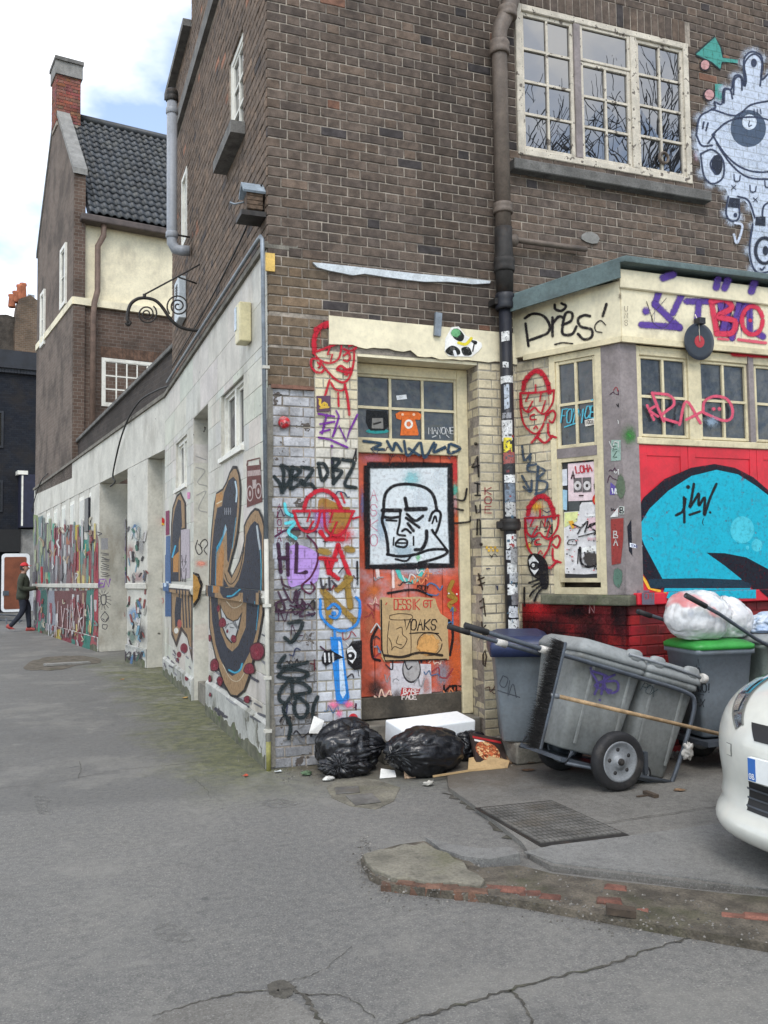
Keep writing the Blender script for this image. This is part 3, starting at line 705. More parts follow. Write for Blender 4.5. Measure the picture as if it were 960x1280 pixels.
# gable wall (0.45 m thick) and the body behind it
mb = MB(); mb.prism([T(0, 0, 3.5), T(0, TL, 3.5), T(0, TL, EZ-0.4), T(0, APX, AZ_), T(0, 0, EZ)], TN*0.24); mb.build('gable_wall', 'tower_brick_side', TW)
mb = MB(); mb.prism([T(0.24, 0.06, 3.4), T(6, 0.06, 3.4), T(6, 0.06, 7.42), T(0.24, 0.06, 7.42)], FU*4.5); mb.build('front_wall', 'tower_brick_front', TW)
mb = MB(); mb.prism([T(0.24, 0.12, 7.45), T(6, 0.12, 7.45), T(6, 0.12, 9.3), T(0.24, 0.12, 9.3)], FU*4.3); mb.build('rendered_wall', 'cream_render', TW)
mb = MB(); mb.prism([T(-0.004, -0.03, 7.30), T(6, -0.03, 7.30), T(6, -0.03, 7.46), T(-0.004, -0.03, 7.46)], FU*0.14); mb.build('string_course', 'cream_render', TW)
mb = MB(); mb.prism([T(-0.03, 0.0, 7.30), T(-0.03, TL, 7.30), T(-0.03, TL, 7.46), T(-0.03, 0.0, 7.46)], TN*0.028); mb.build('string_course', 'cream_render', TW)
mb = MB(); mb.prism([T(0.0, -0.004, 3.5), T(0.245, -0.004, 3.5), T(0.245, -0.004, EZ), T(0, -0.004, EZ)], FU*0.05); mb.build('return_pier', 'tower_brick_front', TW)
# gable coping
mb = MB()
for a, b in (((-0.06, EZ), (APX+0.04, AZ_+0.05)), ((APX-0.04, AZ_+0.05), (TL+0.05, EZ-0.4))):
    A1, B1 = T(-0.03, *a), T(-0.03, *b); hh = V((0, 0, 0.13)); mb.prism([A1, B1, B1+hh, A1+hh], TN*0.30)
mb.build('gable_coping', 'concrete', TW)
# pantile roof: each tile is a piece
rs = T(0, -0.14, 9.36); re = T(0, APX, 12.62); sl_len = (re-rs).length; sdir_ = (re-rs).normalized(); rn = TN.cross(sdir_); rn = rn if rn.z > 0 else -rn
roof = MB(); roof.prism([rs+TN*0.28-rn*0.05, rs+TN*6-rn*0.05, re+TN*6-rn*0.05, re+TN*0.28-rn*0.05], -rn*0.06); roof_o = roof.build('roof', 'black_brick', TW)
tw_, rows = 0.165, 17; tl = sl_len/rows
tm = MB(); ns = 6
for r_ in range(2):
    pass
ringA = []; 
def tile_ring(y, lift):
    return [V((tw_*1.08*(k/ns), y, lift+0.026*math.sin(2*math.pi*k/ns)+0.005)) for k in range(ns+1)]
up = [tile_ring(-0.03, 0.022), tile_ring(tl, 0.0)]; dn_ = [[p-V((0, 0, 0.014)) for p in r] for r in up]
ids = [[tm.vert(p) for p in r] for r in up+dn_]
for k in range(ns):
    tm.face([ids[0][k], ids[0][k+1], ids[1][k+1], ids[1][k]], None, True); tm.face([ids[0][k], ids[2][k], ids[2][k+1], ids[0][k+1]])
tme = bpy.data.meshes.new('roof_tile'); tme.from_pydata(tm.v, [], tm.f); tme.materials.append(MT['roof_tile']); tme.polygons.foreach_set('use_smooth', tm.sm)
Mr = Matrix((TN, sdir_, rn)).transposed().to_4x4()
cnt = 0
for j in range(rows):
    for i in range(17):
        o = link('roof_tile', tme); mm = Mr.copy(); mm.translation = rs+TN*(0.30+i*tw_)+sdir_*(j*tl)+rn*R.uniform(-0.003, 0.004); o.matrix_basis = mm @ Matrix.Rotation(R.uniform(-.03, .03), 4, 'Z'); k = R.choice([.7, .85, 1, 1, 1.1, 1.3]); o.color = (.036*k, .042*k, .049*k, 1); par(o, roof_o); cnt += 1
mb = MB(); mb.tube([re+TN*0.25+V((0, 0, 0.02)), re+TN*6+V((0, 0, 0.02))], 0.10, 10); mb.build('ridge_tiles', 'roof_tile', TW).color = (.036, .042, .049, 1)
# eaves gutter, fascia and downpipe
mb = MB(); mb.prism([T(0.12, -0.2, 9.14), T(6, -0.2, 9.14), T(6, -0.2, 9.30), T(0.12, -0.2, 9.30)], FU*0.32); bevel(mb.build('gutter', mat('gutter_paint', S(84, 74, 70), 0.6, 0.2), TW), 0.03, 2)
mb = MB(); mb.tube([T(0.62, -0.08, 9.15), T(0.62, -0.07, 8.9), T(0.50, -0.05, 8.65), T(0.50, -0.05, 7.65), T(0.42, -0.12, 7.35), T(0.40, -0.10, 7.1), T(0.40, -0.08, 3.5)], 0.062, 10); mb.build('downpipe', mat('rust_pipe', S(112, 92, 80), 0.6, 0.2), TW)
# front window with maroon blinds
TWF = Wall(T(0, 0.06, 0), TN, -FU)
f = frame_mesh(TWF, 0.62, 1.95, 5.12, 6.20, 0.07, -0.06, 0.02).build('window', 'white_wood', TW)
casement(TWF, f, 0.69, 1.88, 5.19, 6.13, 5, 3, 'white_wood', 'maroon_glass', n=0.012, t=0.02, bt=0.03)
mb = MB()
for i in range(17): mb.box((0.60+i*0.08, 0.0, 6.22), (0.67+i*0.08, 0.006, 6.45), TWF.M)
mb.build('soldier_course', mat('soldier', (0.13, 0.075, 0.05), 0.9, 0.3, 9), TW, kind='stuff')
# gable-side windows
TWS = Wall(T(0, 0, 0), FU, -TN)
for a, b, c, d in ((0.72, 1.35, 7.5, 8.9), (3.45, 4.0, 7.2, 8.6), (1.2, 1.7, 9.6, 10.4)):
    if c > 9: continue
    f = frame_mesh(TWS, a, b, c, d, 0.09, -0.05, 0.05).build('window', 'white_wood', TW); casement(TWS, f, a+0.09, b-0.09, c+0.09, d-0.09, 1, 2, 'white_wood', 'dark_glass', n=0.03, t=0.03)
# chimney stack: brick by brick
cw = Wall(T(0.30, APX-0.35, 0), TN, -FU)
cs = MB(); cs.prism([T(-0.03, APX-0.30, 12.2), T(0.52, APX-0.30, 12.2), T(0.52, APX-0.30, 13.6), T(-0.03, APX-0.30, 13.6)], FU*0.6); cho = cs.build('chimney', 'mortar', TW)
CWF = Wall(T(0, APX-0.315, 0), TN, -FU); CWS = Wall(T(-0.045, 0, 0), FU, -TN)
CB = Bricks(); cc_ = lambda u, z: tuple(x*R.uniform(0.7, 1.25) for x in (0.24, 0.085, 0.06))
CB.add(CWF, brick_layout(-0.035, 0.525, 12.3, 13.45, []), cc_, 'red_chimney', depth=0.012)
CB.add(CWS, brick_layout(APX-0.30, APX+0.30, 12.3, 13.45, []), cc_, 'red_chimney', depth=0.012)
mat('red_chimney_v', (0.25, 0.085, 0.06), 0.9, 0.25, 9, vcol=True)
CB.build(cho, 300)
mb = MB(); mb.prism([T(-0.07, APX-0.36, 13.45), T(0.56, APX-0.36, 13.45), T(0.56, APX-0.36, 13.78), T(-0.07, APX-0.36, 13.78)], FU*0.72); mb.build('chimney_cap', 'concrete', TW)
mb = MB(); mb.prism([T(-0.09, APX-0.40, 13.78), T(0.58, APX-0.40, 13.78), T(0.58, APX-0.40, 13.87), T(-0.09, APX-0.40, 13.87)], FU*0.80); mb.build('chimney_slab', 'stone_sill', TW)

# ================================================================= bay extension on the street front
BY = thing('bay_extension', 'cream and red single-storey bay with flat felt roof against the brick building', 'building', (3.5, -0.4, 0))
BF = -0.866
c0 = V((2.215, 0.0, 0)); c1 = V((2.675, BF, 0)); CAU = (c1-c0).normalized(); CAN = V((CAU.y, -CAU.x, 0)); CAN = CAN if CAN.dot(CAM-c0) > 0 else -CAN
CT = Wall(c0, CAU, CAN); CL = (c1-c0).length
BW = Wall((2.675, BF, 0), (1, 0, 0), (0, -1, 0)); BLEN = 4.6
# inner body keeps the light out
mb = MB(); mb.prism([(2.33, -0.0, 0), (2.80, BF+0.13, 0), (2.675+BLEN, BF+0.13, 0), (2.675+BLEN, -0.0, 0)], (0, 0, 3.72)); mb.build('inner_room', 'dark_wood', BY)
# cant face: brick pier left (0..0.27), red brick below the sill, window light + panel right
cu = lambda x, y=600: CT.uz(x, y)[0]
uA = 0.33
BB = Bricks()
BB.add(CT, brick_layout(0.0, uA, 1.20, 3.30, []), yellowp, 'painted_brick')
rb = lambda u, z: tuple(x*R.uniform(0.6, 1.1) for x in (0.36, 0.018, 0.022))
BB.add(CT, brick_layout(0.0, CL-0.02, 0.0, 1.20, []), rb, 'red_brick_paint', jit=0.002)
BB.add(BW, brick_layout(0.0, BLEN, 0.0, 1.20, []), rb, 'red_brick_paint', jit=0.002)
pj = MB(); wall_box(pj, CT, 0.0, uA, 1.2, 3.3, [], -0.0064, -0.0035); pj.build('painted_joints', 'painted_joint', BY, fix=False)
BB.build(BY, 300, stuffname='brick_courses')
mb = MB(); wall_box(mb, CT, 0.0, CL-0.03, 0, 1.2, [], -0.10, -0.0065); wall_box(mb, CT, 0, uA, 1.2, 3.3, [], -0.10, -0.0065); wall_box(mb, BW, 0.03, BLEN, 0, 1.2, [], -0.10, -0.0065)
mb.build('mortar_wall', 'red_joint', BY, fix=False)
# fascia boards
def ext(mb, wall, u0, u1, n0, n1, z0, z1): mb.box((u0, n0, z0), (u1, n1, z1), wall.M)
mb = MB(); ext(mb, CT, -0.05, CL+0.02, -0.08, 0.02, 3.34, 3.80); mb.build('fascia', 'cream_render', BY)
mb = MB(); ext(mb, BW, 0.005, BLEN, -0.08, 0.025, 3.345, 3.90); mb.build('fascia', 'cream_render', BY)
mb = MB(); ext(mb, BW, -0.012, BLEN, 0.025, 0.05, 3.74, 3.895); bevel(mb.build('upper_fascia', 'cream_render', BY), 0.008, 1)
mb = MB(); ext(mb, CT, 0.10, CL+0.03, 0.02, 0.045, 3.30, 3.345); ext(mb, BW, -0.02, BLEN, 0.025, 0.055, 3.30, 3.348); mb.build('drip_mould', 'cream_wood', BY)
# corner post, lilac
mb = MB(); mb.prism([(p.x, p.y, 1.287) for p in (CT.P(CL-0.165, 0.012, 0), CT.P(CL+0.0, 0.012, 0), V((2.82, BF-0.012, 0)), V((2.82, BF+0.1, 0)), CT.P(CL-0.165, -0.08, 0))], (0, 0, 2.043)); mb.build('corner_post', 'lilac_wood', BY)
# cant window with four panes and the sticker panel below
zc0, zc1 = 2.585, 3.30
fr = MB(); a, b = uA, CL-0.168
f = frame_mesh(CT, a, b, 1.287, 3.298, 0.055, -0.07, 0.008).build('window', 'cream_wood', BY)
mb = MB(); bar(mb, CT, a+0.055, b-0.055, -0.06, 0.004, 2.42, 2.50); mb.build('transom', 'lilac_wood', f)
casement(CT, f, a+0.055, b-0.055, 2.50, 3.243, 2, 2, 'cream_wood', 'dusty_glass', n=-0.005, t=0.03, bt=0.022)
f2 = frame_mesh(CT, a+0.055, b-0.055, 1.385, 2.42, 0.035, -0.06, 0.0).build('panel_frame', 'cream_wood', BY)
mb = MB(); bar(mb, CT, a+0.09, b-0.09, -0.06, -0.018, 1.42, 2.385); mb.build('sticker_panel', mat('board_black', (0.02, 0.02, 0.022), 0.5, 0.2), BY)
mb = MB(); bar(mb, CT, 0.24, CL+0.06, -0.05, 0.09, 1.203, 1.285); bevel(mb.build('window_sill', 'mossy_sill', BY), 0.012, 2)
mb = MB(); bar(mb, BW, 0.05, BLEN, -0.05, 0.065, 1.205, 1.30); bevel(mb.build('window_sill', 'red_paint', BY), 0.008, 1)
# front: red boarded panels, three lights above
BZ0, BZ1 = 2.545, 3.30
bu = lambda x, y=500: BW.uz(x, y)[0]
x1a, x1b, x2a, x2b, x3a = bu(800), bu(861), bu(876), bu(936), bu(944)
f = MB()
bar(f, BW, 0.145, x1a+0.005, -0.08, 0.004, BZ0, 3.298); bar(f, BW, x1b, x2a, -0.08, 0.006, BZ0, 3.298); bar(f, BW, x1a+0.005, x1b, -0.08, 0.002, 3.22, 3.298)
bar(f, BW, x2a, x2b, -0.08, 0.002, 3.22, 3.298); bar(f, BW, x2b+0.055, BLEN, -0.08, 0.002, 3.22, 3.298)
wo = f.build('window', 'cream_wood', BY); bevel(wo, 0.005, 1)
mb = MB(); bar(mb, BW, x2b, x2b+0.055, -0.08, 0.01, BZ0, 3.298); mb.build('mullion', 'lilac_wood', wo)
casement(BW, wo, x1a+0.005, x1b, BZ0+0.01, 3.22, 2, 2, 'cream_wood', 'dusty_glass', n=-0.012, t=0.024, bt=0.022)
casement(BW, wo, x2a, x2b, BZ0+0.01, 3.22, 2, 2, 'cream_wood', 'dusty_glass', n=-0.012, t=0.024, bt=0.022)
casement(BW, wo, x3a+0.01, x3a+0.56, BZ0+0.01, 3.22, 2, 2, 'cream_wood', 'dusty_glass', n=-0.012, t=0.024, bt=0.022)
casement(BW, wo, x3a+0.66, x3a+1.22, BZ0+0.01, 3.22, 2, 2, 'cream_wood', 'dusty_glass', n=-0.012, t=0.024, bt=0.022)
mb = MB(); bar(mb, BW, 0.13, BLEN, -0.05, 0.02, BZ0-0.055, BZ0); bevel(mb.build('window_sill', 'cream_wood', BY), 0.005, 1)
pe = [0.148, bu(862, 640), bu(948, 640), bu(948, 640)+0.62, bu(948, 640)+1.3, BLEN]
for a, b in zip(pe, pe[1:]):
    mb = MB(); bar(mb, BW, a+0.002, b-0.002, -0.06, -0.004, 1.302, 2.487); o = bevel(mb.build('board_panel', 'red_paint', BY), 0.004, 1)
    mb = MB(); t = 0.075; bar(mb, BW, a+0.002, a+t, -0.004, 0.004, 1.302, 2.487); bar(mb, BW, b-t, b-0.002, -0.004, 0.004, 1.302, 2.487); bar(mb, BW, a+t, b-t, -0.004, 0.003, 2.40, 2.487); bar(mb, BW, a+t, b-t, -0.004, 0.003, 1.302, 1.40); bevel(mb.build('stile', 'red_paint', o), 0.002, 1)
# roof
zt = lambda p: 3.93
rp_ = [(2.06, -0.01, 3.80), (2.09, -0.12, 3.81), (2.635, BF-0.10, 3.925), (2.66, BF-0.12, 3.93), (2.675+BLEN, BF-0.12, 3.95), (2.675+BLEN, -0.01, 4.00)]
mb = MB(); mb.prism(rp_, (0, 0, 0.05)); o = mb.build('roof', 'roof_felt', BY); bevel(o, 0.012, 2)
mb = MB(); mb.prism([(2.085, -0.115, 3.70), (2.635, BF-0.09, 3.80), (2.635, BF-0.09, 3.93), (2.085, -0.115, 3.815)], (CAN*0.02)); mb.build('roof_apron', 'roof_felt', BY)
# ================================================================= paint on the walls
def paint_mat(name, soft, relief, rough=0.65):
    b = NB(name); a = b.n('ShaderNodeVertexColor', layer_name='Col'); base = a.outputs['Color']
    n1 = b.noise(9, 5, 0.6); n2 = b.noise(75, 3, 0.6)
    c = b.mix(b.ramp(n1, 0.35, 0.7, 0, 0.22), base, b.mix(1.0, base, (0.55, 0.55, 0.55), 'MULTIPLY'))
    c = b.mix(b.ramp(n2, 0.6, 0.8, 0, 0.10), c, (0.25, 0.24, 0.23))
    h = n2
    if relief:
        x, y, z = b.z()
        row = b.math('FLOOR', b.math('DIVIDE', z, ROW)); zf = b.math('SUBTRACT', b.math('DIVIDE', z, ROW), row)
        jz = b.math('LESS_THAN', b.math('ABSOLUTE', b.math('SUBTRACT', zf, 0.5)), 0.44)
        m_ = jz
        if relief == 2:
            par_ = b.math('MODULO', row, 2.0); u = b.math('ADD', x, b.math('ADD', b.math('MULTIPLY', par_, 0.16875), 0.054))
            p_ = b.math('MODULO', u, 0.3375)
            j1 = b.math('GREATER_THAN', b.math('ABSOLUTE', b.math('SUBTRACT', p_, 0.225)), 0.005)
            j2 = b.math('LESS_THAN', b.math('ABSOLUTE', b.math('SUBTRACT', p_, 0.16875)), 0.1637)
            m_ = b.math('MULTIPLY', m_, b.math('MULTIPLY', j1, j2))
        c = b.mix(m_, b.mix(1.0, c, (0.72, 0.71, 0.68), 'MULTIPLY'), c)
        h = b.math('ADD', n2, b.math('MULTIPLY', m_, 2.5))
    b.col(c); b.b.inputs['Roughness'].default_value = rough; b.b.inputs['Specular IOR Level'].default_value = 0.18
    e = b.n('ShaderNodeAttribute', attribute_name='edge').outputs['Fac']
    nn = b.noise(55, 4, 0.65); wear = b.math('MAXIMUM', b.ramp(b.noise(13, 5, 0.65), 0.64, 0.70, 0, 0.85 if relief else 0.6), b.ramp(b.noise(31, 5, 0.7), 0.45, 0.72, 0, 0.4))
    al = b.ramp(b.math('ADD', e, b.math('MULTIPLY', b.math('SUBTRACT', nn, 0.5), 0.35 if soft > 0.3 else 0.16)), 0.02, soft)
    al = b.math('MULTIPLY', al, b.math('SUBTRACT', 1.0, wear))
    b.l(al, b.b.inputs['Alpha']); b.bump(h, 0.35, 0.006); return b.m
paint_mat('spray', 0.55, 2); paint_mat('spray_h', 0.55, 1); paint_mat('spray_flat', 0.55, 0)
paint_mat('marker', 0.12, 0); paint_mat('marker_h', 0.12, 1); paint_mat('marker_b', 0.12, 2)

def clipz(poly, lo, hi):
    def half(pl, z, keep_above):
        out = []
        for i in range(len(pl)):
            p, q = pl[i], pl[(i+1) % len(pl)]
            ip = (p[1] >= z) == keep_above; iq = (q[1] >= z) == keep_above
            if ip: out.append(p)
            if ip != iq and q[1] != p[1]:
                t = (z-p[1])/(q[1]-p[1]); out.append(tuple(a+(b-a)*t for a, b in zip(p, q)))
        return out
    if lo is not None: poly = half(poly, lo, True)
    if hi is not None and len(poly) > 2: poly = half(poly, hi, False)
    return poly
def cutbands(rails, n):
    """(lo, hi, offset) bands of a wall whose rails stand proud"""
    out = []; cur = None
    for lo, hi, off in sorted(rails): out.append((cur, lo, n)); out.append((lo, hi, off)); cur = hi
    out.append((cur, None, n)); return out
class Art:
    def __init__(s, wall, tf, n=0.009, bands=None, shear=None):
        s.w = wall; s.ox, s.oy, s.sc = tf; s.n = n; s.bands = bands or [(None, None, n)]; s.mb = MB(); s.layer = 0; s.st = []; s.wk = 1.3; s.halo = 0
    def h(s, k=1): s.halo = k; return s
    def px(s, x, y): return (s.ox+x/s.sc, s.oy+y/s.sc)
    def uz(s, x, y): return s.w.uz(*s.px(x, y), off=s.n)
    def _face(s, pts, col, lay):
        for lo, hi, n in s.bands:
            q = clipz(pts, lo, hi) if (lo is not None or hi is not None) else pts
            if len(q) > 2: s.mb.face([s.mb.vert(s.w.P(p[0], n+lay, p[1]), p[2]) for p in q], col)
    def stroke(s, pts, w, col, smooth=True, close=False, wob=0.06):
        pts = [(p[0], p[1], 0) for p in pts]
        if len(pts) == 1: pts = [pts[0], (pts[0][0]+0.5, pts[0][1]+0.5, 0)]
        P = catmull(pts, 5, close) if smooth and len(pts) > 2 else [V(p) for p in pts]
        if close: P.append(P[0])
        s.mark(); col = S(*col); s.layer += 0.00009; N = len(P); h = w/2*s.wk; L = []
        for i, p in enumerate(P):
            t = P[min(i+1, N-1)]-P[max(i-1, 0)]
            if t.length < 1e-6: t = V((1, 0, 0))
            t.normalize(); nr = V((-t.y, t.x, 0)); hw = h*(1+R.uniform(-wob, wob)); L.append((p, nr, hw))
        A = lambda p, a: (*s.uz(p.x, p.y), a)
        if s.halo:
            for i in range(N-1):
                (p, n, hw), (q, m, hx) = L[i], L[i+1]; k_ = 2.1
                s._face([A(p-n*hw*k_, 0), A(q-m*hx*k_, 0), A(q, .15), A(p, .15)], col, s.layer); s._face([A(p, .15), A(q, .15), A(q+m*hx*k_, 0), A(p+n*hw*k_, 0)], col, s.layer)
            s.layer += 0.00008
            if R.random() < .35:
                p = R.choice(P); ln = R.uniform(2, 7)*w; dn2 = V((R.uniform(-.03, .03)*w, ln, 0)); e_ = V((w*.09, 0, 0))
                s._face([A(p-e_, .25), A(p+e_, .25), A(p+e_*.6+dn2, .25), A(p-e_*.6+dn2, .25)], col, s.layer)
        for i in range(N-1):
            (p, n, hw), (q, m, hx) = L[i], L[i+1]; lay = s.layer+0.00006*i/N
            s._face([A(p-n*hw, 0), A(q-m*hx, 0), A(q, 1), A(p, 1)], col, lay); s._face([A(p, 1), A(q, 1), A(q+m*hx, 0), A(p+n*hw, 0)], col, lay)
        if not close:
            for (p, n, hw), sg, lay in ((L[0], 1, s.layer), (L[-1], -1, s.layer+0.00006)):
                for k in range(5):
                    a0, a1 = math.pi*k/5, math.pi*(k+1)/5; t = V((-n.y, n.x, 0))*sg
                    f = lambda a: p+n*(hw*math.cos(a))+t*(hw*math.sin(a))
                    s._face([A(p, 1), A(f(a0), 0), A(f(a1), 0)], col, lay)
        return s
    def fill(s, pts, col, smooth=False, feather=0):
        P = [V((p[0], p[1], 0)) for p in pts]
        if smooth: P = catmull(P, 4, True)
        s.mark(); col = S(*col); s.layer += 0.00009
        uz = [s.uz(p.x, p.y) for p in P]; tri = tessellate_polygon([[V((u, z, 0)) for u, z in uz]])
        for t in tri: s._face([(*uz[i], 1.0) for i in t], col, s.layer)
        return s
    def ell(s, cx, cy, rx, ry, col, n=20): return s.fill([(cx+rx*math.cos(2*math.pi*k/n), cy+ry*math.sin(2*math.pi*k/n)) for k in range(n)], col)
    def glow(s, cx, cy, rx, ry, col, n=16):
        s.mark(); col = S(*col); s.layer += 0.00009; rings = []
        for f, a in ((1.25, 0.0), (0.75, 0.16), (0.35, 0.34)):
            rings.append([(*s.uz(cx+f*rx*math.cos(2*math.pi*k/n)*R.uniform(0.85, 1.15), cy+f*ry*math.sin(2*math.pi*k/n)*R.uniform(0.85, 1.15)), a) for k in range(n)])
        for A_, B_ in zip(rings, rings[1:]):
            for k in range(n): s._face([A_[k], A_[(k+1) % n], B_[(k+1) % n], B_[k]], col, s.layer)
        c = (*s.uz(cx, cy), 0.42)
        for k in range(n): s._face([c, rings[-1][k], rings[-1][(k+1) % n]], col, s.layer)
        return s
    def mark(s): s.st.append(len(s.mb.f))
    def text(s, txt, x, y, h, w, col, adv=None, wid=0.62, vert=False, slant=0.0, rot=0.0, smooth=False, jit=0.03):
        adv = adv or (h*0.85 if not vert else h*1.25); cx, cy = x, y
        ca, sa = math.cos(rot), math.sin(rot)
        for ch in txt:
            for st in FONT.get(ch.upper(), []):
                pts = []
                for a, b in st:
                    dx = a*h*wid-(b-0.5)*h*slant+R.uniform(-jit, jit)*h; dy = b*h+R.uniform(-jit, jit)*h
                    ox, oy = (cx-x+dx, cy-y+dy); pts.append((x+ox*ca-oy*sa, y+ox*sa+oy*ca))
                s.stroke(pts, w, col, smooth)
            if vert: cy += adv
            else: cx += adv
        return s
    def done(s, name, mn, parent, label=None, gap=0.004):
        """one object per connected piece of paint"""
        mb = s.mb; st = s.st+[len(mb.f)]; W = s.w.M.inverted(); grp = []
        for a, b in zip(st, st[1:]):
            if a == b: continue
            Q = [W @ V(mb.v[i]) for f in mb.f[a:b] for i in f]
            bb = [min(q.x for q in Q)-gap, max(q.x for q in Q)+gap, min(q.z for q in Q)-gap, max(q.z for q in Q)+gap]
            new = ([(a, b)], bb); rest = []
            for g_ in grp:
                h = g_[1]
                if h[0] < new[1][1] and new[1][0] < h[1] and h[2] < new[1][3] and new[1][2] < h[3]:
                    new = (g_[0]+new[0], [min(h[0], new[1][0]), max(h[1], new[1][1]), min(h[2], new[1][2]), max(h[3], new[1][3])])
                else: rest.append(g_)
            grp = rest+[new]
        out = None
        for rg, _b in grp:
            m2 = MB()
            for a, b in sorted(rg):
                for k in range(a, b): m2.face([m2.vert(mb.v[i], mb.a[i]) for i in mb.f[k]], mb.c[k])
            m2.a[0] = m2.a[0] if any(x != 1.0 for x in m2.a) else 0.9999
            o = m2.build(name, mn, parent, label if out is None else None, fix=False); out = out or o
        return out
_l = lambda s: [[(int(p[0])/4.0, int(p[1])/4.0) for p in st.split()] for st in s.split('|')]
FONT = {k: _l(v) for k, v in {
    'A': '04 20 44|12 32', 'B': '00 04|00 30 31 22 02|22 43 44 04', 'C': '41 30 10 01 03 14 34 43', 'D': '00 04|00 30 41 43 34 04', 'E': '40 00 04 44|02 32',
    'F': '40 00 04|02 32', 'G': '41 30 10 01 03 14 34 43 42 22', 'H': '00 04|40 44|02 42', 'I': '20 24', 'J': '30 33 24 14 03', 'K': '00 04|40 02 44',
    'L': '00 04 44', 'M': '04 00 22 40 44', 'N': '04 00 44 40', 'O': '10 01 03 14 34 43 41 30 10', 'P': '04 00 30 41 32 02', 'Q': '10 01 03 14 34 43 41 30 10|33 44',
    'R': '04 00 30 41 32 02|22 44', 'S': '41 30 10 01 12 32 43 34 14 03', 'T': '00 40|20 24', 'U': '00 03 14 34 43 40', 'V': '00 24 40', 'W': '00 14 22 34 40',
    'X': '00 44|40 04', 'Y': '00 22 40|22 24', 'Z': '00 40 04 44', '!': '20 23|24 24', '1': '11 20 24', '0': '10 01 03 14 34 43 41 30 10', '3': '00 40 22 43 34 04', '.': '14 24', '~': '02 11 32 41', '2': '01 10 30 41 04 44'}.items()}
RED = (182, 36, 52); BLK = (30, 28, 31); SLATE = (38, 46, 48); PUR = (112, 48, 142)
Z4 = (330, 380, 4.267); Z5 = (430, 420, 4.267); Z6 = (430, 690, 4.571); Z7 = (610, 380, 5.333); Z8 = (610, 550, 5.122)
Y1 = (760, 310, 4.8); Y2 = (760, 530, 4.8); Y3 = (330, 660, 4.264); Y4 = (200, 420, 4.27); Y5 = (200, 680, 4.414); Y6 = (30, 560, 4.574); Y8 = (850, 20, 3.764); Q8 = (240, 560, 3.2); X6 = (320, 370, 2.824)
DRW = Wall((0, DBACK, 0), (1, 0, 0), (0, -1, 0))
# --- white pier and corner
a = Art(FR, Z4).h()
for p, w_ in (([(270, 250), (268, 190), (285, 140), (320, 108), (360, 102), (400, 118), (440, 145), (480, 170), (495, 185)], 22), ([(262, 260), (330, 235), (410, 205), (495, 183)], 11),
    ([(265, 262), (300, 300), (350, 315), (395, 295), (412, 240), (410, 205)], 9), ([(425, 240), (455, 250), (490, 235), (495, 185)], 10), ([(285, 290), (255, 295), (252, 330), (275, 360), (305, 365), (325, 345)], 11),
    ([(285, 310), (300, 330), (290, 340)], 8), ([(300, 310), (340, 360), (380, 400), (420, 418), (450, 400), (470, 350), (480, 290), (480, 240)], 10), ([(425, 275), (450, 260), (460, 285), (445, 305), (425, 300)], 10),
    ([(390, 345), (410, 330), (440, 350), (465, 345), (455, 365), (420, 360), (390, 350)], 12), ([(430, 376), (445, 378)], 8), ([(350, 405), (325, 490)], 10), ([(355, 415), (380, 455), (420, 460), (435, 430)], 9),
    ([(430, 430), (445, 500), (455, 590)], 12), ([(395, 475), (398, 545)], 9)): a.stroke(p, w_*1.25, RED)
for p in ([(350, 232), (338, 270), (365, 268), (355, 305)], [(440, 205), (455, 225), (480, 210)], [(385, 168), (392, 205)], [(370, 200), (425, 185)]): a.stroke(p, 11, RED, False)
for k in range(9): a.stroke([(275+k*25, 150-44*math.sin(k*0.36+0.35)+k*4)], 26, RED)
a.done('graffiti', 'spray', BLD, 'red outline face wearing lightning glasses on the pale pier')
a = Art(FR, Z4).h()
for p in ([(335, 590), (310, 690)], [(290, 585), (375, 600)], [(300, 640), (375, 628)], [(300, 685), (350, 670)], [(385, 570), (400, 600), (365, 710), (400, 650), (440, 735), (455, 680), (498, 590)], [(292, 712), (350, 722), (445, 765)]): a.stroke(p, 12, PUR, False)
a.stroke([(362, 758)], 18, PUR); a.done('graffiti', 'spray', BLD)
a = Art(FR, Z4).h()
for p in ([(55, 920), (85, 960), (98, 1010), (105, 900), (90, 860), (130, 880), (140, 930), (105, 990)], [(150, 870), (145, 930), (140, 985)], [(150, 870), (195, 890), (160, 930), (205, 945), (150, 985)], [(200, 870), (260, 885), (205, 965), (250, 960), (275, 990)],
    [(290, 850), (310, 940), (340, 900), (320, 855), (290, 850)], [(365, 825), (370, 960)], [(365, 825), (405, 835), (375, 880), (415, 895), (370, 955)], [(420, 830), (480, 850), (430, 960), (490, 980)]): a.stroke(p, 21, SLATE)
a.done('graffiti', 'spray', BLD)
a = Art(FR, Z4).h()
a.fill([(290, 1050), (340, 1040), (420, 1080), (460, 1090), (450, 1180), (400, 1240), (330, 1220), (300, 1180)], (156, 116, 58), True); a.glow(310, 1150, 60, 80, (176, 120, 200)); a.glow(430, 1230, 70, 60, (215, 50, 60))
a.stroke([(110, 1065), (120, 1110), (150, 1130)], 18, (96, 200, 210)); a.stroke([(115, 1170), (165, 1165), (130, 1215), (170, 1250)], 18, (96, 200, 210))
a.stroke([(215, 1090), (230, 1040), (280, 1000), (330, 995), (380, 1030), (410, 1090)], 24, RED); a.stroke([(155, 1105), (320, 1103), (480, 1105)], 17, RED)
a.stroke([(160, 1110), (190, 1190), (235, 1215), (280, 1190), (300, 1110)], 15, RED); a.stroke([(320, 1110), (330, 1200), (380, 1235), (430, 1210), (475, 1110)], 15, RED)
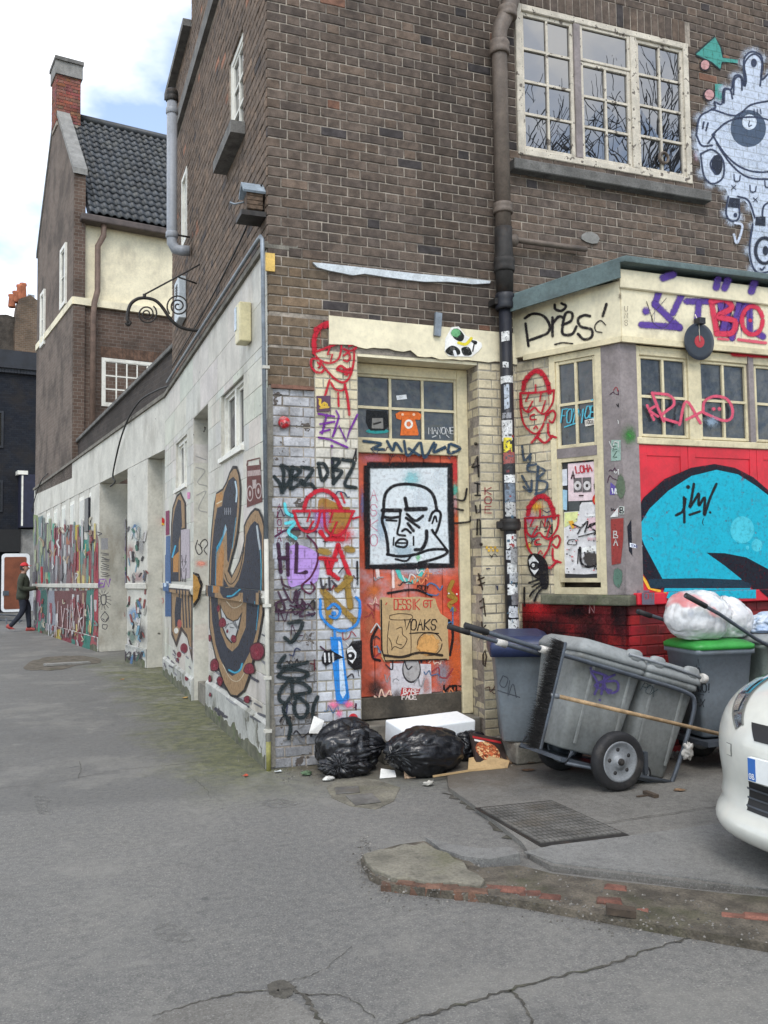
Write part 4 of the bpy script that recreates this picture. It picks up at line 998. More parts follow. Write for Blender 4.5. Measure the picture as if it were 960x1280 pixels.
for p in ([(245, 1115), (230, 1160), (265, 1155), (235, 1210)], [(365, 1115), (350, 1165), (390, 1160), (355, 1240)], [(475, 1145), (510, 1135)], [(410, 1010), (430, 1060)]): a.stroke(p, 13, RED, False)
a.text('ALOHA', 72, 1065, 32, 5, (110, 40, 70), vert=True, adv=42, wid=0.6)
a.done('graffiti', 'spray', BLD)
a = Art(FR, Y3).h()
a.glow(70, 120, 70, 140, (200, 205, 215)); a.fill([(130, 100), (280, 130), (285, 280), (200, 300), (130, 300)], (176, 142, 205), True)
a.stroke([(60, 45), (120, 10), (200, 5), (280, 20)], 12, (78, 36, 66)); a.stroke([(230, 40), (280, 100), (285, 180), (250, 260), (200, 310), (240, 350), (270, 320), (250, 290)], 11, (84, 34, 60))
for p in ([(75, 85), (82, 150), (90, 235)], [(125, 85), (128, 250)], [(80, 160), (125, 160)], [(175, 85), (170, 240), (225, 235)]): a.stroke(p, 22, (62, 38, 58), False)
for p in ([(395, 90), (345, 240)], [(395, 90), (455, 250)], [(300, 160), (385, 170)], [(330, 170), (345, 230), (395, 270)], [(300, 20), (330, 60), (420, 60)]): a.stroke(p, 26, (190, 34, 48), False)
for p in ([(330, 350), (350, 500)], [(312, 335), (490, 500)], [(440, 265), (460, 420)], [(390, 330), (460, 270)], [(300, 120), (340, 130)], [(440, 110), (470, 118)]): a.stroke(p, 36, (150, 120, 58), False)
for p in ([(300, 380), (305, 470), (370, 535), (440, 545), (500, 500), (510, 400), (490, 370)], [(340, 430), (375, 405), (405, 440), (385, 480), (350, 470)], [(375, 545), (378, 590)]): a.stroke(p, 16, (48, 130, 205))
a.stroke([(372, 455)], 30, (48, 130, 205)); a.fill([(352, 580), (412, 580), (455, 900), (440, 940), (385, 935), (372, 800)], (44, 128, 205)); a.fill([(395, 600), (408, 610), (436, 880), (420, 910), (405, 880)], (196, 215, 232))
a.glow(370, 940, 40, 30, (250, 120, 160)); a.glow(450, 940, 38, 26, (250, 110, 150)); a.glow(400, 985, 24, 30, (250, 120, 160)); a.ell(475, 1010, 24, 22, (205, 40, 50))
a.fill([(305, 690), (320, 655), (355, 650), (425, 690), (380, 705), (330, 737), (310, 720)], BLK, False)
for x in (322, 345, 366): a.stroke([(x, 668), (x+3, 712)], 9, (215, 215, 215), False)
a.fill([(435, 650), (470, 602), (521, 598), (522, 750), (480, 757), (445, 722)], BLK); a.fill([(440, 645), (465, 628), (492, 665), (490, 690), (470, 722), (448, 700)], (225, 225, 225)); a.ell(462, 682, 22, 22, BLK); a.ell(458, 680, 8, 8, (225, 225, 225))
a.stroke([(500, 755), (505, 790)], 4, BLK)
for p in ([(110, 680), (75, 740), (140, 735), (230, 715)], [(75, 790), (110, 755), (180, 755), (235, 775), (200, 800), (120, 800), (75, 790)], [(135, 810), (90, 860), (80, 910), (115, 930), (150, 880), (150, 820), (210, 830), (245, 870), (165, 890)],
    [(170, 890), (160, 970), (190, 1010), (225, 990), (230, 940), (180, 900)], [(110, 940), (105, 980), (140, 1050), (130, 1120)], [(285, 900), (260, 960), (265, 1050)], [(130, 505), (205, 505), (150, 605), (110, 585)], [(150, 605), (172, 570)]): a.stroke(p, 22, SLATE)
for p in ([(75, 340), (110, 430), (75, 440), (65, 400), (120, 380)], [(100, 320), (150, 400), (170, 330), (180, 420)], [(190, 340), (170, 400), (215, 430), (200, 380)], [(60, 445), (110, 450), (190, 445)], [(210, 430), (190, 470), (270, 455)], [(90, 260), (100, 300), (140, 320)]): a.stroke(p, 12, (66, 44, 60))
a.stroke([(495, 180), (497, 300)], 12, BLK); a.stroke([(300, 270), (310, 320), (330, 300)], 14, (60, 55, 62)); a.stroke([(345, 265), (350, 330)], 14, (60, 55, 62)); a.stroke([(360, 280), (385, 310)], 12, (60, 55, 62))
a.done('graffiti', 'spray', BLD)
# --- door
a = Art(DRW, Z5, n=0.004); a.wk = 1.75
for x, y, rx, ry, c in ((150, 650, 90, 40, (200, 120, 130)), (600, 720, 50, 130, (198, 60, 66)), (640, 1100, 60, 140, (206, 66, 48)), (100, 900, 24, 110, (110, 120, 160)), (590, 820, 36, 50, (80, 180, 160)), (620, 980, 60, 60, (215, 110, 60)), (105, 1130, 40, 90, (200, 90, 60)), (400, 1250, 240, 40, (190, 190, 200))): a.glow(x, y, rx, ry, c)
a.fill([(128, 692), (562, 694), (570, 1222), (130, 1225)], (212, 219, 222)); 
for x, y, rx, ry, c in ((360, 760, 60, 60, (140, 200, 205)), (200, 1010, 40, 120, (172, 192, 208)), (420, 900, 70, 140, (218, 226, 232)), (320, 1150, 80, 60, (170, 190, 200)), (510, 760, 50, 60, (215, 222, 226)), (395, 1180, 18, 26, (120, 190, 130))): a.glow(x, y, rx, ry, c)
a.text('ASKO', 140, 820, 60, 4, (200, 130, 150), vert=True, adv=80)
a.stroke([(122, 690), (340, 688), (565, 690), (570, 960), (575, 1225), (350, 1228), (125, 1230), (122, 960)], 27, BLK, False, True)
for p, w_ in (([(235, 1165), (232, 1110), (222, 1050), (203, 985), (210, 940), (213, 880), (225, 835), (265, 800), (330, 790), (400, 798), (450, 820), (480, 860), (495, 930)], 13), ([(455, 985), (470, 945), (495, 930), (515, 950), (505, 1010), (485, 1055), (470, 1035)], 11), ([(470, 1000), (485, 960), (495, 990)], 8),
    ([(485, 1060), (540, 1130), (545, 1145)], 10), ([(440, 1040), (438, 1090), (415, 1135), (380, 1140)], 15), ([(230, 1165), (300, 1175), (380, 1165), (460, 1140), (545, 1140), (540, 1165), (480, 1190), (400, 1210)], 12), ([(275, 1190), (330, 1200), (360, 1170)], 9),
    ([(205, 930), (300, 930)], 17), ([(210, 965), (250, 970), (290, 965)], 12), ([(225, 982), (280, 986)], 9), ([(300, 935), (295, 1000), (285, 1055), (325, 1065)], 10), ([(310, 1040), (330, 1030), (355, 1050)], 10), ([(330, 925), (435, 922)], 19),
    ([(335, 950), (380, 985), (420, 960)], 12), ([(330, 970), (400, 1020)], 12), ([(340, 1000), (370, 1040)], 12), ([(325, 865), (335, 915)], 15), ([(275, 1105), (295, 1085), (325, 1085), (337, 1100), (325, 1125), (280, 1120), (275, 1105)], 9), ([(285, 1104), (330, 1104)], 7), ([(265, 1075), (262, 1115)], 7), ([(370, 1070), (370, 1115)], 7)): a.stroke(p, w_, BLK)
a.done('graffiti', 'spray_flat', BLD, 'black framed line portrait of a man painted on the door')
a = Art(DRW, Z5, n=0.042)
for p in ([(105, 560), (200, 575), (150, 600), (215, 605)], [(230, 560), (260, 610), (275, 570), (310, 615)], [(320, 560), (340, 640), (400, 570)], [(345, 600), (400, 635)], [(410, 570), (430, 650), (480, 570)], [(490, 580), (480, 620), (545, 590), (500, 610)], [(560, 580), (560, 625), (620, 600), (570, 575)]): a.stroke(p, 16, (46, 66, 84))
for p in ([(590, 870), (640, 875), (655, 815)], [(590, 920), (635, 930)], [(585, 1000), (670, 990), (675, 965)]): a.stroke(p, 12, BLK)
a.done('graffiti', 'spray_flat', BLD)
a = Art(DRW, Z6, n=0.004)
for x, y, rx, ry, c in ((170, 220, 60, 60, (214, 118, 60)), (660, 270, 120, 150, (206, 52, 42)), (640, 620, 110, 240, (214, 104, 56)), (150, 420, 60, 120, (186, 110, 80)), (560, 700, 60, 120, (150, 150, 160)), (180, 780, 70, 70, (60, 52, 50)), (300, 180, 60, 60, (220, 150, 120)), (640, 830, 70, 60, (170, 120, 100)), (560, 830, 60, 60, (150, 130, 130))): a.glow(x, y, rx, ry, c)
a.stroke([(305, 100), (330, 150), (390, 170), (430, 140), (445, 100)], 26, (84, 186, 176)); a.stroke([(690, 120), (735, 200), (735, 300), (690, 390)], 14, (220, 180, 170)); a.stroke([(760, 460), (790, 560), (775, 760), (700, 860)], 16, (222, 120, 70))
for p in ([(620, 170), (600, 220), (625, 250)], [(600, 250), (640, 270), (600, 300), (630, 330)]): a.stroke(p, 26, (156, 120, 52))
a.stroke([(598, 236)], 10, (235, 235, 230)); a.stroke([(644, 240)], 10, (235, 235, 230))
a.stroke([(600, 390), (622, 470), (605, 590)], 15, BLK); a.stroke([(190, 430), (158, 500), (165, 600), (205, 620)], 16, BLK); a.stroke([(250, 235), (400, 215), (500, 250)], 14, BLK)
a.stroke([(190, 100), (195, 145)], 22, (225, 205, 200), False); a.stroke([(280, 110), (282, 200)], 16, (225, 205, 200), False); a.stroke([(420, 190), (480, 195), (470, 235), (415, 220), (420, 190)], 6, BLK, False); a.text('SUP', 425, 193, 26, 5, BLK, adv=20)
a.fill([(262, 635), (497, 640), (500, 820), (480, 880), (300, 880), (270, 800)], (206, 202, 206)); a.glow(300, 830, 40, 60, (110, 100, 100)); a.glow(470, 760, 30, 80, (200, 140, 130))
a.ell(385, 672, 54, 78, (64, 60, 62)); a.ell(385, 668, 47, 70, (172, 168, 166)); a.text('KTF', 572, 765, 80, 12, BLK, adv=34, wid=0.4)
a.done('graffiti', 'spray_flat', BLD)
# cardboard and labels pasted on the door
def sheet(wall, tf, pts, n, th, matn, name, parent):
    A = Art(wall, tf, n=n); P = [wall.P(*((lambda q: (q[0], n, q[1]))(A.uz(x, y)))) for x, y in pts]
    return MB().prism(P, wall.N*th).build(name, matn, parent)
mat('cardboard', S(190, 160, 116), 0.8, 0.12, 6, dirt=((0.2, 0.14, 0.08), 0.5, 6), bump=0.3)
pc = sheet(DRW, Z6, [(203, 268), (215, 258), (300, 262), (420, 255), (520, 266), (532, 310), (552, 352), (592, 380), (594, 500), (600, 615), (420, 622), (230, 627), (214, 600)], 0.008, 0.004, 'cardboard', 'cardboard_sheet', BLD)
a = Art(DRW, Z6, n=0.0135)
for p in ([(262, 362), (320, 352), (385, 360), (382, 384), (320, 388), (265, 384), (262, 362)], [(258, 395), (248, 500), (252, 585), (290, 600), (355, 598), (382, 575), (380, 395)], [(300, 440), (330, 430), (335, 470), (360, 500), (330, 550), (290, 540), (270, 560)], [(310, 480), (300, 520), (330, 530)], [(255, 490), (270, 520), (275, 560)]): a.stroke(p, 3.5, (70, 56, 44))
a.stroke([(490+70*math.cos(t*0.5), 525+66*math.sin(t*0.5)) for t in range(13)], 5, (70, 52, 40)); a.glow(480, 530, 60, 56, (214, 160, 96))
a.text('VOAKS', 345, 385, 60, 6, BLK, adv=38, wid=0.5, slant=0.1); a.text('DESSIK', 285, 270, 58, 5, (196, 60, 56), adv=24, wid=0.45); a.text('GT', 455, 275, 40, 5, (196, 60, 56), adv=26)
a.stroke([(375, 465), (450, 460), (540, 465)], 5, BLK); a.stroke([(230, 590), (330, 600), (430, 575), (560, 590)], 12, (50, 42, 36)); a.stroke([(245, 290), (238, 300)], 5, (196, 60, 56)); a.stroke([(212, 275), (216, 560), (235, 622), (420, 618), (585, 612)], 7, BLK, False)
a.done('drawing', 'marker', pc)
pr = sheet(DRW, Z6, [(330, 775), (437, 780), (412, 850), (318, 845)], 0.008, 0.002, mat('red_label', S(186, 44, 48), 0.6), 'sticker', BLD)
a = Art(DRW, Z6, n=0.0112); a.text('BARE', 340, 782, 26, 5, (225, 210, 205), adv=23, wid=0.75); a.text('FACE', 332, 815, 26, 5, (225, 210, 205), adv=21, wid=0.7); a.done('lettering', 'marker', pr)
# fanlight pictures
a = Art(DRW, Z5, n=-0.002)
for p in ([(275, 415), (300, 402), (390, 402), (415, 420), (405, 448), (380, 445), (375, 425), (310, 425), (305, 448), (280, 440)], [(310, 426), (375, 426), (398, 520), (395, 530), (300, 530), (303, 500)]): a.fill(p, (216, 110, 52))
a.ell(345, 470, 23, 25, (230, 225, 215)); a.ell(345, 470, 12, 14, (206, 110, 70)); a.stroke([(312, 418)], 12, (230, 190, 160)); a.stroke([(372, 418)], 12, (230, 190, 160))
a.ell(178, 508, 62, 13, (48, 140, 138)); a.fill([(120, 395), (230, 400), (240, 480), (215, 505), (140, 505), (118, 460)], (32, 34, 36)); a.fill([(150, 438), (208, 438), (210, 495), (148, 492)], (128, 126, 122)); a.stroke([(160, 470), (195, 460)], 8, (40, 40, 40)); a.fill([(278, 318), (332, 312), (336, 336), (282, 342)], (226, 228, 230))
a.text('MANONE', 452, 488, 34, 3.5, (200, 200, 200), adv=23, wid=0.55); a.stroke([(470, 540), (490, 532)], 3.5, (200, 200, 200)); a.stroke([(510, 530), (512, 545)], 3, (200, 200, 200)); a.stroke([(545, 528), (560, 542)], 3, (200, 200, 200))
a.done('window_sticker', 'marker', BLD)
# reveal, pier
a = Art(REV, Z5).h()
a.stroke([(702, 575)], 20, BLK); a.stroke([(732, 1112)], 20, BLK)
for p in ([(682, 700), (710, 640), (718, 750)], [(688, 702), (720, 690)], [(697, 785), (725, 790)], [(712, 785), (712, 850)], [(699, 850), (728, 850)], [(702, 905), (706, 945), (726, 940), (727, 900)], [(710, 1060), (712, 975), (726, 980), (728, 1060)]): a.stroke(p, 9, BLK, False)
a.done('graffiti', 'spray_h', BLD)
a = Art(REV, Z6).h()
for p in ([(768, 125), (792, 215)], [(766, 160), (800, 145)], [(772, 190), (803, 175)], [(776, 285), (796, 262), (808, 365)], [(780, 320), (804, 310)], [(788, 400), (795, 480)], [(810, 420), (790, 440), (812, 490)], [(795, 590), (806, 560), (815, 600), (806, 655), (796, 640), (795, 590)]): a.stroke(p, 10, (52, 44, 38), False)
a.done('graffiti', 'spray_h', BLD)
a = Art(FR, Z5)
a.text('KOE', 752, 808, 36, 6, (140, 52, 60), vert=True, adv=50, wid=0.9)
for i in range(6): a.stroke([(762+i*11, 1128+(i % 2)*16)], 15, (222, 176, 60))
a.text('SMEXAL', 858, 1350, 40, 8, BLK, adv=34, wid=0.6, rot=-math.pi/2)
a.done('graffiti', 'spray', BLD)
# pasted cut-out on the lintel
pc = sheet(FR, X6, [(690, 110), (715, 108), (740, 140), (795, 165), (798, 178), (785, 195), (760, 215), (680, 212), (665, 195), (668, 150)], 0.018, 0.003, 'paper', 'pasted_cutout', BLD)
a = Art(FR, X6, n=0.0225)
for p in ([(690, 125), (712, 115), (735, 140), (725, 160), (700, 150)], [(668, 195), (690, 175), (715, 185), (720, 205), (690, 210)], [(725, 185), (750, 180), (762, 205), (735, 210)], [(755, 155), (780, 160), (775, 172)]): a.fill(p, (36, 38, 36), True)
a.glow(705, 130, 16, 14, (110, 170, 120)); a.stroke([(715, 165), (740, 170), (760, 150)], 9, (222, 204, 60)); a.stroke([(770, 170), (765, 195)], 4, BLK); a.stroke([(700, 195), (705, 210)], 8, (225, 225, 225)); a.done('print', 'marker', pc)
# --- mural on the upper brickwork
a = Art(FR, Y8).h()
body = [(75, 560), (90, 480), (130, 450), (165, 432), (160, 405), (195, 415), (205, 345), (240, 345), (255, 285), (285, 285), (300, 330), (310, 300), (298, 220), (315, 180), (350, 170), (385, 200), (380, 300), (420, 270), (440, 300), (560, 420), (600, 600), (560, 800), (500, 900), (450, 1000), (440, 1180), (390, 1215), (340, 1190), (320, 1100), (345, 990), (325, 900), (280, 860), (275, 950), (240, 965), (215, 930), (225, 850), (200, 800), (140, 790), (100, 740), (90, 650), (80, 610)]
for i in range(0, len(body)): a.glow(*body[i], 34, 34, (192, 202, 218))
a.fill(body, (194, 204, 220), True)
for x, y in ((250, 560), (420, 650), (330, 720), (200, 480), (390, 1050)): a.glow(x, y, 70, 70, (206, 216, 230))
a.ell(320, 530, 84, 88, (74, 88, 108)); a.ell(325, 500, 34, 36, (205, 215, 228)); a.stroke([(325, 495), (322, 520), (335, 515)], 5, (50, 60, 80))
for p in ([(150, 560), (220, 500), (300, 478), (400, 485), (520, 540)], [(150, 560), (210, 650), (280, 710), (360, 735), (460, 730)], [(170, 600), (240, 700), (320, 760), (430, 770)], body[:22], [(150, 440), (260, 470), (330, 420), (420, 400)], [(305, 330), (300, 230), (345, 180), (385, 220), (375, 330)], [(250, 370), (255, 300), (285, 290), (290, 350)], [(205, 410), (210, 350), (235, 350), (245, 390)], [(75, 560), (100, 610), (150, 610)], [(105, 530), (110, 500)], [(120, 540), (130, 505)], [(130, 600), (160, 560)], [(95, 650), (150, 630), (200, 680), (200, 760), (150, 790), (110, 750), (95, 650)], [(225, 850), (215, 930), (240, 965), (275, 950), (275, 870)], [(270, 850), (320, 870), (350, 950)], [(340, 980), (325, 1100), (345, 1190), (390, 1210), (440, 1170), (445, 1000)], [(385, 980), (390, 900), (430, 870)], [(375, 1190), (385, 1195), (395, 1182)]): a.stroke(p, 9, (56, 64, 86))
a.ell(172, 702, 26, 48, (40, 46, 60)); a.stroke([(160, 660), (140, 700), (165, 745)], 8, (56, 64, 86)); a.fill([(230, 855), (280, 860), (275, 905), (222, 900)], (44, 50, 64)); a.fill([(355, 945), (400, 945), (400, 990), (350, 985)], (44, 50, 64)); a.ell(258, 938, 9, 11, (56, 64, 86))
a.stroke([(395+42*math.cos(k*0.6), 1105+60*math.sin(k*0.6)) for k in range(11)], 16, (44, 50, 64)); a.ell(400, 1105, 14, 22, (44, 50, 64)); a.ell(345, 222, 14, 20, (56, 64, 86))
for x, y in ((250, 808), (352, 866)): a.stroke([(x-10, y-10), (x+10, y+10)], 4, (56, 64, 86)); a.stroke([(x+10, y-10), (x-10, y+10)], 4, (56, 64, 86))
for x, y in ((265, 762), (340, 812), (410, 790)): a.stroke([(x-14, y-15), (x-10, y+15), (x+10, y+15), (x+16, y-10)], 6, (56, 64, 86))
for x in (345, 360, 375): a.stroke([(x, 440), (x+3, 462)], 5, (56, 64, 86))
a.stroke([(255, 975), (290, 990), (265, 1070), (250, 1030)], 12, (196, 204, 220))
a.done('graffiti', 'spray', BLD, 'white and blue one-eyed creature painted high on the brick wall')
a = Art(FR, Y8).h()
a.stroke([(75, 180), (165, 100), (190, 150), (200, 200), (270, 205), (195, 215), (190, 250), (150, 215)], 16, (40, 52, 56), False, True); a.fill([(75, 180), (165, 100), (190, 150), (200, 198), (272, 205), (272, 222), (196, 215), (190, 250), (150, 215)], (74, 150, 140))
a.fill([(165, 320), (202, 320), (202, 400), (165, 400)], (74, 150, 140)); a.ell(118, 232, 26, 28, (46, 40, 44)); a.ell(118, 230, 20, 22, (196, 150, 150)); a.ell(136, 372, 30, 30, (46, 40, 44)); a.ell(138, 370, 22, 24, (196, 150, 150)); a.glow(78, 655, 16, 34, (180, 130, 140))
a.done('graffiti', 'spray', BLD)
# --- bay: cant fascia, faces, panel
a = Art(CT, Z7, n=0.024).h()
for p in ([(250, 130), (270, 280)], [(245, 95), (300, 65), (370, 80), (410, 140), (400, 190), (350, 215), (265, 245)], [(430, 90), (430, 215)], [(430, 130), (470, 85), (500, 90)], [(445, 5), (450, 35), (490, 45), (520, 15), (490, -5)], [(495, 140), (555, 110), (560, 60), (520, 60), (500, 130), (500, 200), (560, 200), (590, 150)], [(680, 80), (640, 75), (600, 100), (620, 150), (690, 170), (690, 220), (640, 235), (600, 200)], [(790, 0), (765, 80)]): a.stroke(p, 19, (38, 34, 36))
a.stroke([(785, 140), (750, 110), (715, 140), (720, 180), (760, 190)], 9, (48, 44, 44)); a.stroke([(445, 270), (500, 258), (565, 265)], 10, (40, 36, 38)); a.done('graffiti', 'spray_flat', BY)
def redface(A, dx, dy, k=1.0, dk=1):
    m = lambda P: [(dx+x*k, dy+y*k) for x, y in P]
    for p, w_ in (([(235, 570), (250, 510), (300, 455), (340, 445), (375, 480), (400, 540), (410, 590)], 28), ([(215, 595), (330, 590), (440, 575)], 14), ([(215, 600), (218, 700), (240, 800), (290, 855), (330, 860), (370, 800), (390, 730)], 12), ([(220, 610), (230, 690), (270, 720), (310, 690), (340, 720), (380, 730), (430, 660), (440, 580)], 12), ([(310, 735), (285, 745), (285, 770), (320, 770)], 10), ([(395, 740), (430, 710), (450, 740), (430, 790), (400, 770)], 13), ([(305, 830), (320, 812), (330, 830)], 9), ([(400, 800), (405, 870), (455, 890)], 14), ([(345, 860), (290, 925)], 13), ([(330, 890), (380, 925), (430, 880)], 15)): A.stroke(m(p), w_*k*1.15, RED)
    for p in ([(275, 590), (250, 650), (300, 645), (265, 710)], [(355, 590), (345, 650), (385, 640), (360, 720)], [(318, 540), (318, 590)]): A.stroke(m(p), 13*k, RED, False)
    for t in range(8): A.stroke(m([(238+t*24, 560-110*math.sin(0.35+t*0.36))]), 30*k, RED)
a = Art(CT, Z7, n=0.012).h(); redface(a, 0, 0); a.done('graffiti', 'spray_h', BY)
a = Art(CT, Z8, n=0.012).h(); a.glow(310, 425, 60, 50, (226, 170, 50)); a.glow(270, 500, 50, 50, (196, 130, 170)); a.glow(290, 610, 30, 50, (90, 150, 150)); a.glow(260, 680, 30, 30, (226, 180, 70))
redface(a, 30, -70, 0.96)
for p in ([(220, 40), (235, 130), (275, 90)], [(275, 110), (255, 190), (300, 205)], [(255, 165), (310, 155)], [(322, 170), (310, 345)], [(320, 170), (365, 200), (320, 250), (380, 275), (365, 325), (305, 345)], [(220, 230), (275, 330)], [(230, 300), (275, 330), (282, 260)]): a.stroke(p, 17, (66, 80, 96))
a.fill([(255, 760), (275, 730), (320, 728), (365, 760), (388, 820), (388, 940), (350, 955), (330, 900), (285, 870), (260, 820)], BLK, True); a.fill([(262, 770), (290, 737), (325, 780), (325, 830), (300, 865), (275, 830)], (222, 222, 220)); a.ell(300, 805, 30, 28, BLK); a.ell(292, 802, 10, 12, (222, 222, 220))
for p in ([(335, 890), (265, 915)], [(340, 910), (285, 940)], [(340, 930), (290, 970), (270, 1000)], [(350, 945), (315, 990), (300, 1030)], [(235, 945), (235, 1060)]): a.stroke(p, 14, BLK)
a.done('graffiti', 'spray_h', BY)
# soot-black spray over the red brick below the sill
a = Art(CT, (0, 0, 1.0), n=0.010)
for x, y, rx, ry in ((690, 790, 40, 40), (740, 800, 34, 60), (770, 770, 14, 40), (720, 765, 30, 14), (660, 800, 24, 60)): a.glow(x, y, rx, ry, (26, 18, 20))
a.glow(675, 762, 26, 14, (190, 40, 44)); a.text('N', 737, 757, 9, 1.6, (206, 150, 150)); a.done('graffiti', 'spray_h', BY)
a = Art(BW, (0, 0, 1.0), n=0.010)
for x, y, rx, ry in ((850, 830, 14, 60), (870, 880, 40, 40), (810, 920, 40, 22), (900, 800, 30, 60), (780, 780, 10, 60)): a.glow(x, y, rx, ry, (28, 16, 20))
a.done('graffiti', 'spray_h', BY)
a = Art(CT, Z7, n=-0.012)
a.text('FOYM', 490, 700, 90, 7, (84, 178, 200), adv=36, wid=0.35, slant=0.15); a.text('CEIT', 650, 680, 80, 7, (84, 178, 200), adv=34, wid=0.35, slant=0.15); a.stroke([(510, 820), (600, 790)], 7, (84, 178, 200)); a.stroke([(690, 640), (755, 628)], 7, (84, 178, 200)); a.fill([(645, 775), (752, 752), (756, 795), (650, 816)], (222, 216, 206)); a.text('NOOISTE', 655, 775, 26, 4, (60, 50, 44), adv=13, wid=0.4)
a.done('window_sticker', 'marker', BY)
PN = -0.017
def pst(pts, col, n): return sheet(CT, Z8, pts, n, 0.0015, mat('print_%d' % len(MT), S(*col), 0.6, 0.1, 20, bump=0.05), 'sticker', BY)
p1 = pst([(512, 152), (640, 142), (742, 130), (750, 250), (748, 380), (620, 388), (515, 392)], (224, 202, 205), PN)
p2 = pst([(488, 462), (570, 455), (600, 400), (690, 395), (760, 470), (758, 640), (765, 850), (620, 860), (478, 855), (485, 700)], (214, 212, 212), PN)
for pts, col in (([(468, 190), (506, 185), (508, 290), (470, 295)], (205, 208, 214)), ([(478, 318), (508, 322), (505, 450), (480, 445)], (150, 185, 205)), ([(548, 100), (560, 95), (625, 128), (618, 140)], (150, 40, 44)), ([(690, 110), (735, 105), (735, 132), (700, 130)], (222, 226, 228)), ([(515, 395), (590, 390), (585, 455), (520, 455)], (70, 74, 74)), ([(490, 465), (578, 458), (570, 520), (490, 560)], (214, 218, 150))): pst(pts, col, PN+0.0022)
for pts, col in (([(548, 245), (600, 240), (603, 330), (550, 335)], (96, 90, 90)), ([(605, 240), (660, 238), (662, 330), (606, 335)], (96, 90, 90)), ([(640, 500), (720, 490), (722, 575), (645, 580)], (222, 190, 196)), ([(606, 690), (728, 668), (722, 712), (596, 722)], (232, 232, 228)), ([(625, 480), (712, 470), (712, 485), (630, 492)], (232, 232, 230))): pst(pts, col, PN+0.0042)
a = Art(CT, Z8, n=PN+0.0066)
for x in (574, 634): a.ell(x, 292, 24, 30, (205, 200, 198)); a.ell(x, 292, 9, 11, (60, 54, 54))
a.stroke([(535, 245), (545, 195), (552, 245)], 9, (60, 40, 44), False); a.stroke([(537, 228), (552, 226)], 6, (60, 40, 44)); a.text('LOHA', 560, 170, 42, 7, (176, 50, 60), adv=27, wid=0.5, rot=-0.12)
a.text('C', 682, 272, 50, 7, BLK); a.text('AIR', 690, 425, 28, 6, BLK, adv=18, wid=0.5); a.text('AIR', 680, 796, 30, 6, BLK, adv=18, wid=0.5); a.stroke([(585, 355), (610, 355)], 7, (60, 40, 44))
a.ell(705, 382, 36, 42, (196, 50, 44)); a.ell(705, 385, 24, 28, (222, 150, 60)); a.ell(705, 378, 6, 8, BLK)
for p, w_ in (([(575, 600), (600, 560), (640, 520), (620, 590)], 8), ([(640, 560), (700, 530), (650, 545), (690, 585)], 8), ([(580, 620), (700, 590), (680, 605)], 6), ([(590, 690), (600, 790), (660, 810), (725, 760), (735, 705)], 13), ([(620, 720), (640, 800)], 7), ([(680, 715), (690, 790)], 7), ([(520, 640), (560, 640), (565, 670), (510, 665), (520, 640)], 5), ([(580, 700), (575, 790)], 6), ([(475, 95), (470, 140), (500, 130)], 7), ([(520, 90), (545, 85)], 5)): a.stroke(p, w_, BLK)
a.glow(660, 760, 50, 40, (70, 66, 64)); a.fill([(515, 520), (545, 515), (560, 560), (540, 570)], (214, 160, 60)); a.stroke([(545, 540), (590, 560)], 9, BLK)
a.text('JENKO', 475, 82, 44, 6, (225, 228, 230), adv=48, wid=0.7, rot=-0.05); a.stroke([(690, 205), (700, 160), (715, 215)], 12, (60, 120, 150)); a.stroke([(725, 160), (740, 210)], 12, (60, 120, 150)); a.stroke([(762, 790), (768, 820)], 10, (60, 160, 190)); a.text('SUNSET', 640, 625, 16, 3, (214, 150, 160), adv=16)
for i in range(60): a.stroke([(R.uniform(495, 755), R.uniform(470, 850))], R.uniform(4, 12), R.choice([(60, 58, 58), (180, 176, 176), (120, 116, 116), (200, 120, 120)]))
a.done('print', 'marker', BY)
# post stickers
a = Art(CT, Z8, n=0.016)
a.fill([(790, 0), (850, 0), (850, 130), (788, 135)], (150, 176, 164)); a.text('EZ', 800, 20, 40, 6, (80, 100, 90), vert=True); a.fill([(785, 270), (820, 300), (810, 350), (780, 350)], (96, 82, 150)); a.text('WB', 795, 310, 34, 6, (220, 222, 224), adv=28); a.fill([(782, 495), (835, 430), (832, 490)], (218, 218, 216)); a.fill([(786, 505), (868, 500), (866, 640), (850, 790), (792, 800)], (146, 62, 58)); a.glow(830, 880, 30, 60, (92, 120, 106)); a.glow(850, 300, 30, 70, (96, 110, 90)); a.fill([(840, 425), (873, 425), (873, 475), (842, 475)], (190, 196, 188)); a.text('B', 846, 433, 34, 6, BLK); a.text('BA', 805, 585, 40, 6, (190, 186, 180), vert=True, adv=50)
a.done('post_sticker', 'marker', BY)
# bay front
a = Art(BW, Y1, n=0.054)
for p in ([(390, 160), (330, 180)], [(720, 190), (700, 240)], [(880, 205), (860, 260)], [(660, 190), (650, 235)]): a.stroke(p, 46, (88, 64, 142), False)
a.done('graffiti', 'spray_flat', BY)
a = Art(BW, Y1, n=0.029).h()
for p in ([(325, 210), (280, 340)], [(280, 335), (430, 480)], [(200, 460), (430, 475)], [(480, 200), (390, 390)], [(470, 320), (620, 320)], [(545, 330), (535, 440)], [(650, 240), (690, 400), (745, 540)], [(800, 280), (745, 540)], [(740, 260), (690, 500)], [(870, 270), (800, 400)], [(850, 300), (850, 500)], [(890, 510), (930, 530)]): a.stroke(p, 42, (88, 64, 142), False)
a.stroke([(228, 378)], 50, (88, 64, 142)); a.stroke([(410, 400), (330, 480), (260, 420), (350, 300)], 3, (70, 60, 70)); a.stroke([(230, 320), (270, 440)], 4, BLK)
for p in ([(620, 320), (635, 410), (650, 500)], [(620, 320), (700, 310), (740, 360), (660, 410), (760, 440), (740, 510), (650, 515)]): a.stroke(p, 36, (202, 60, 84))
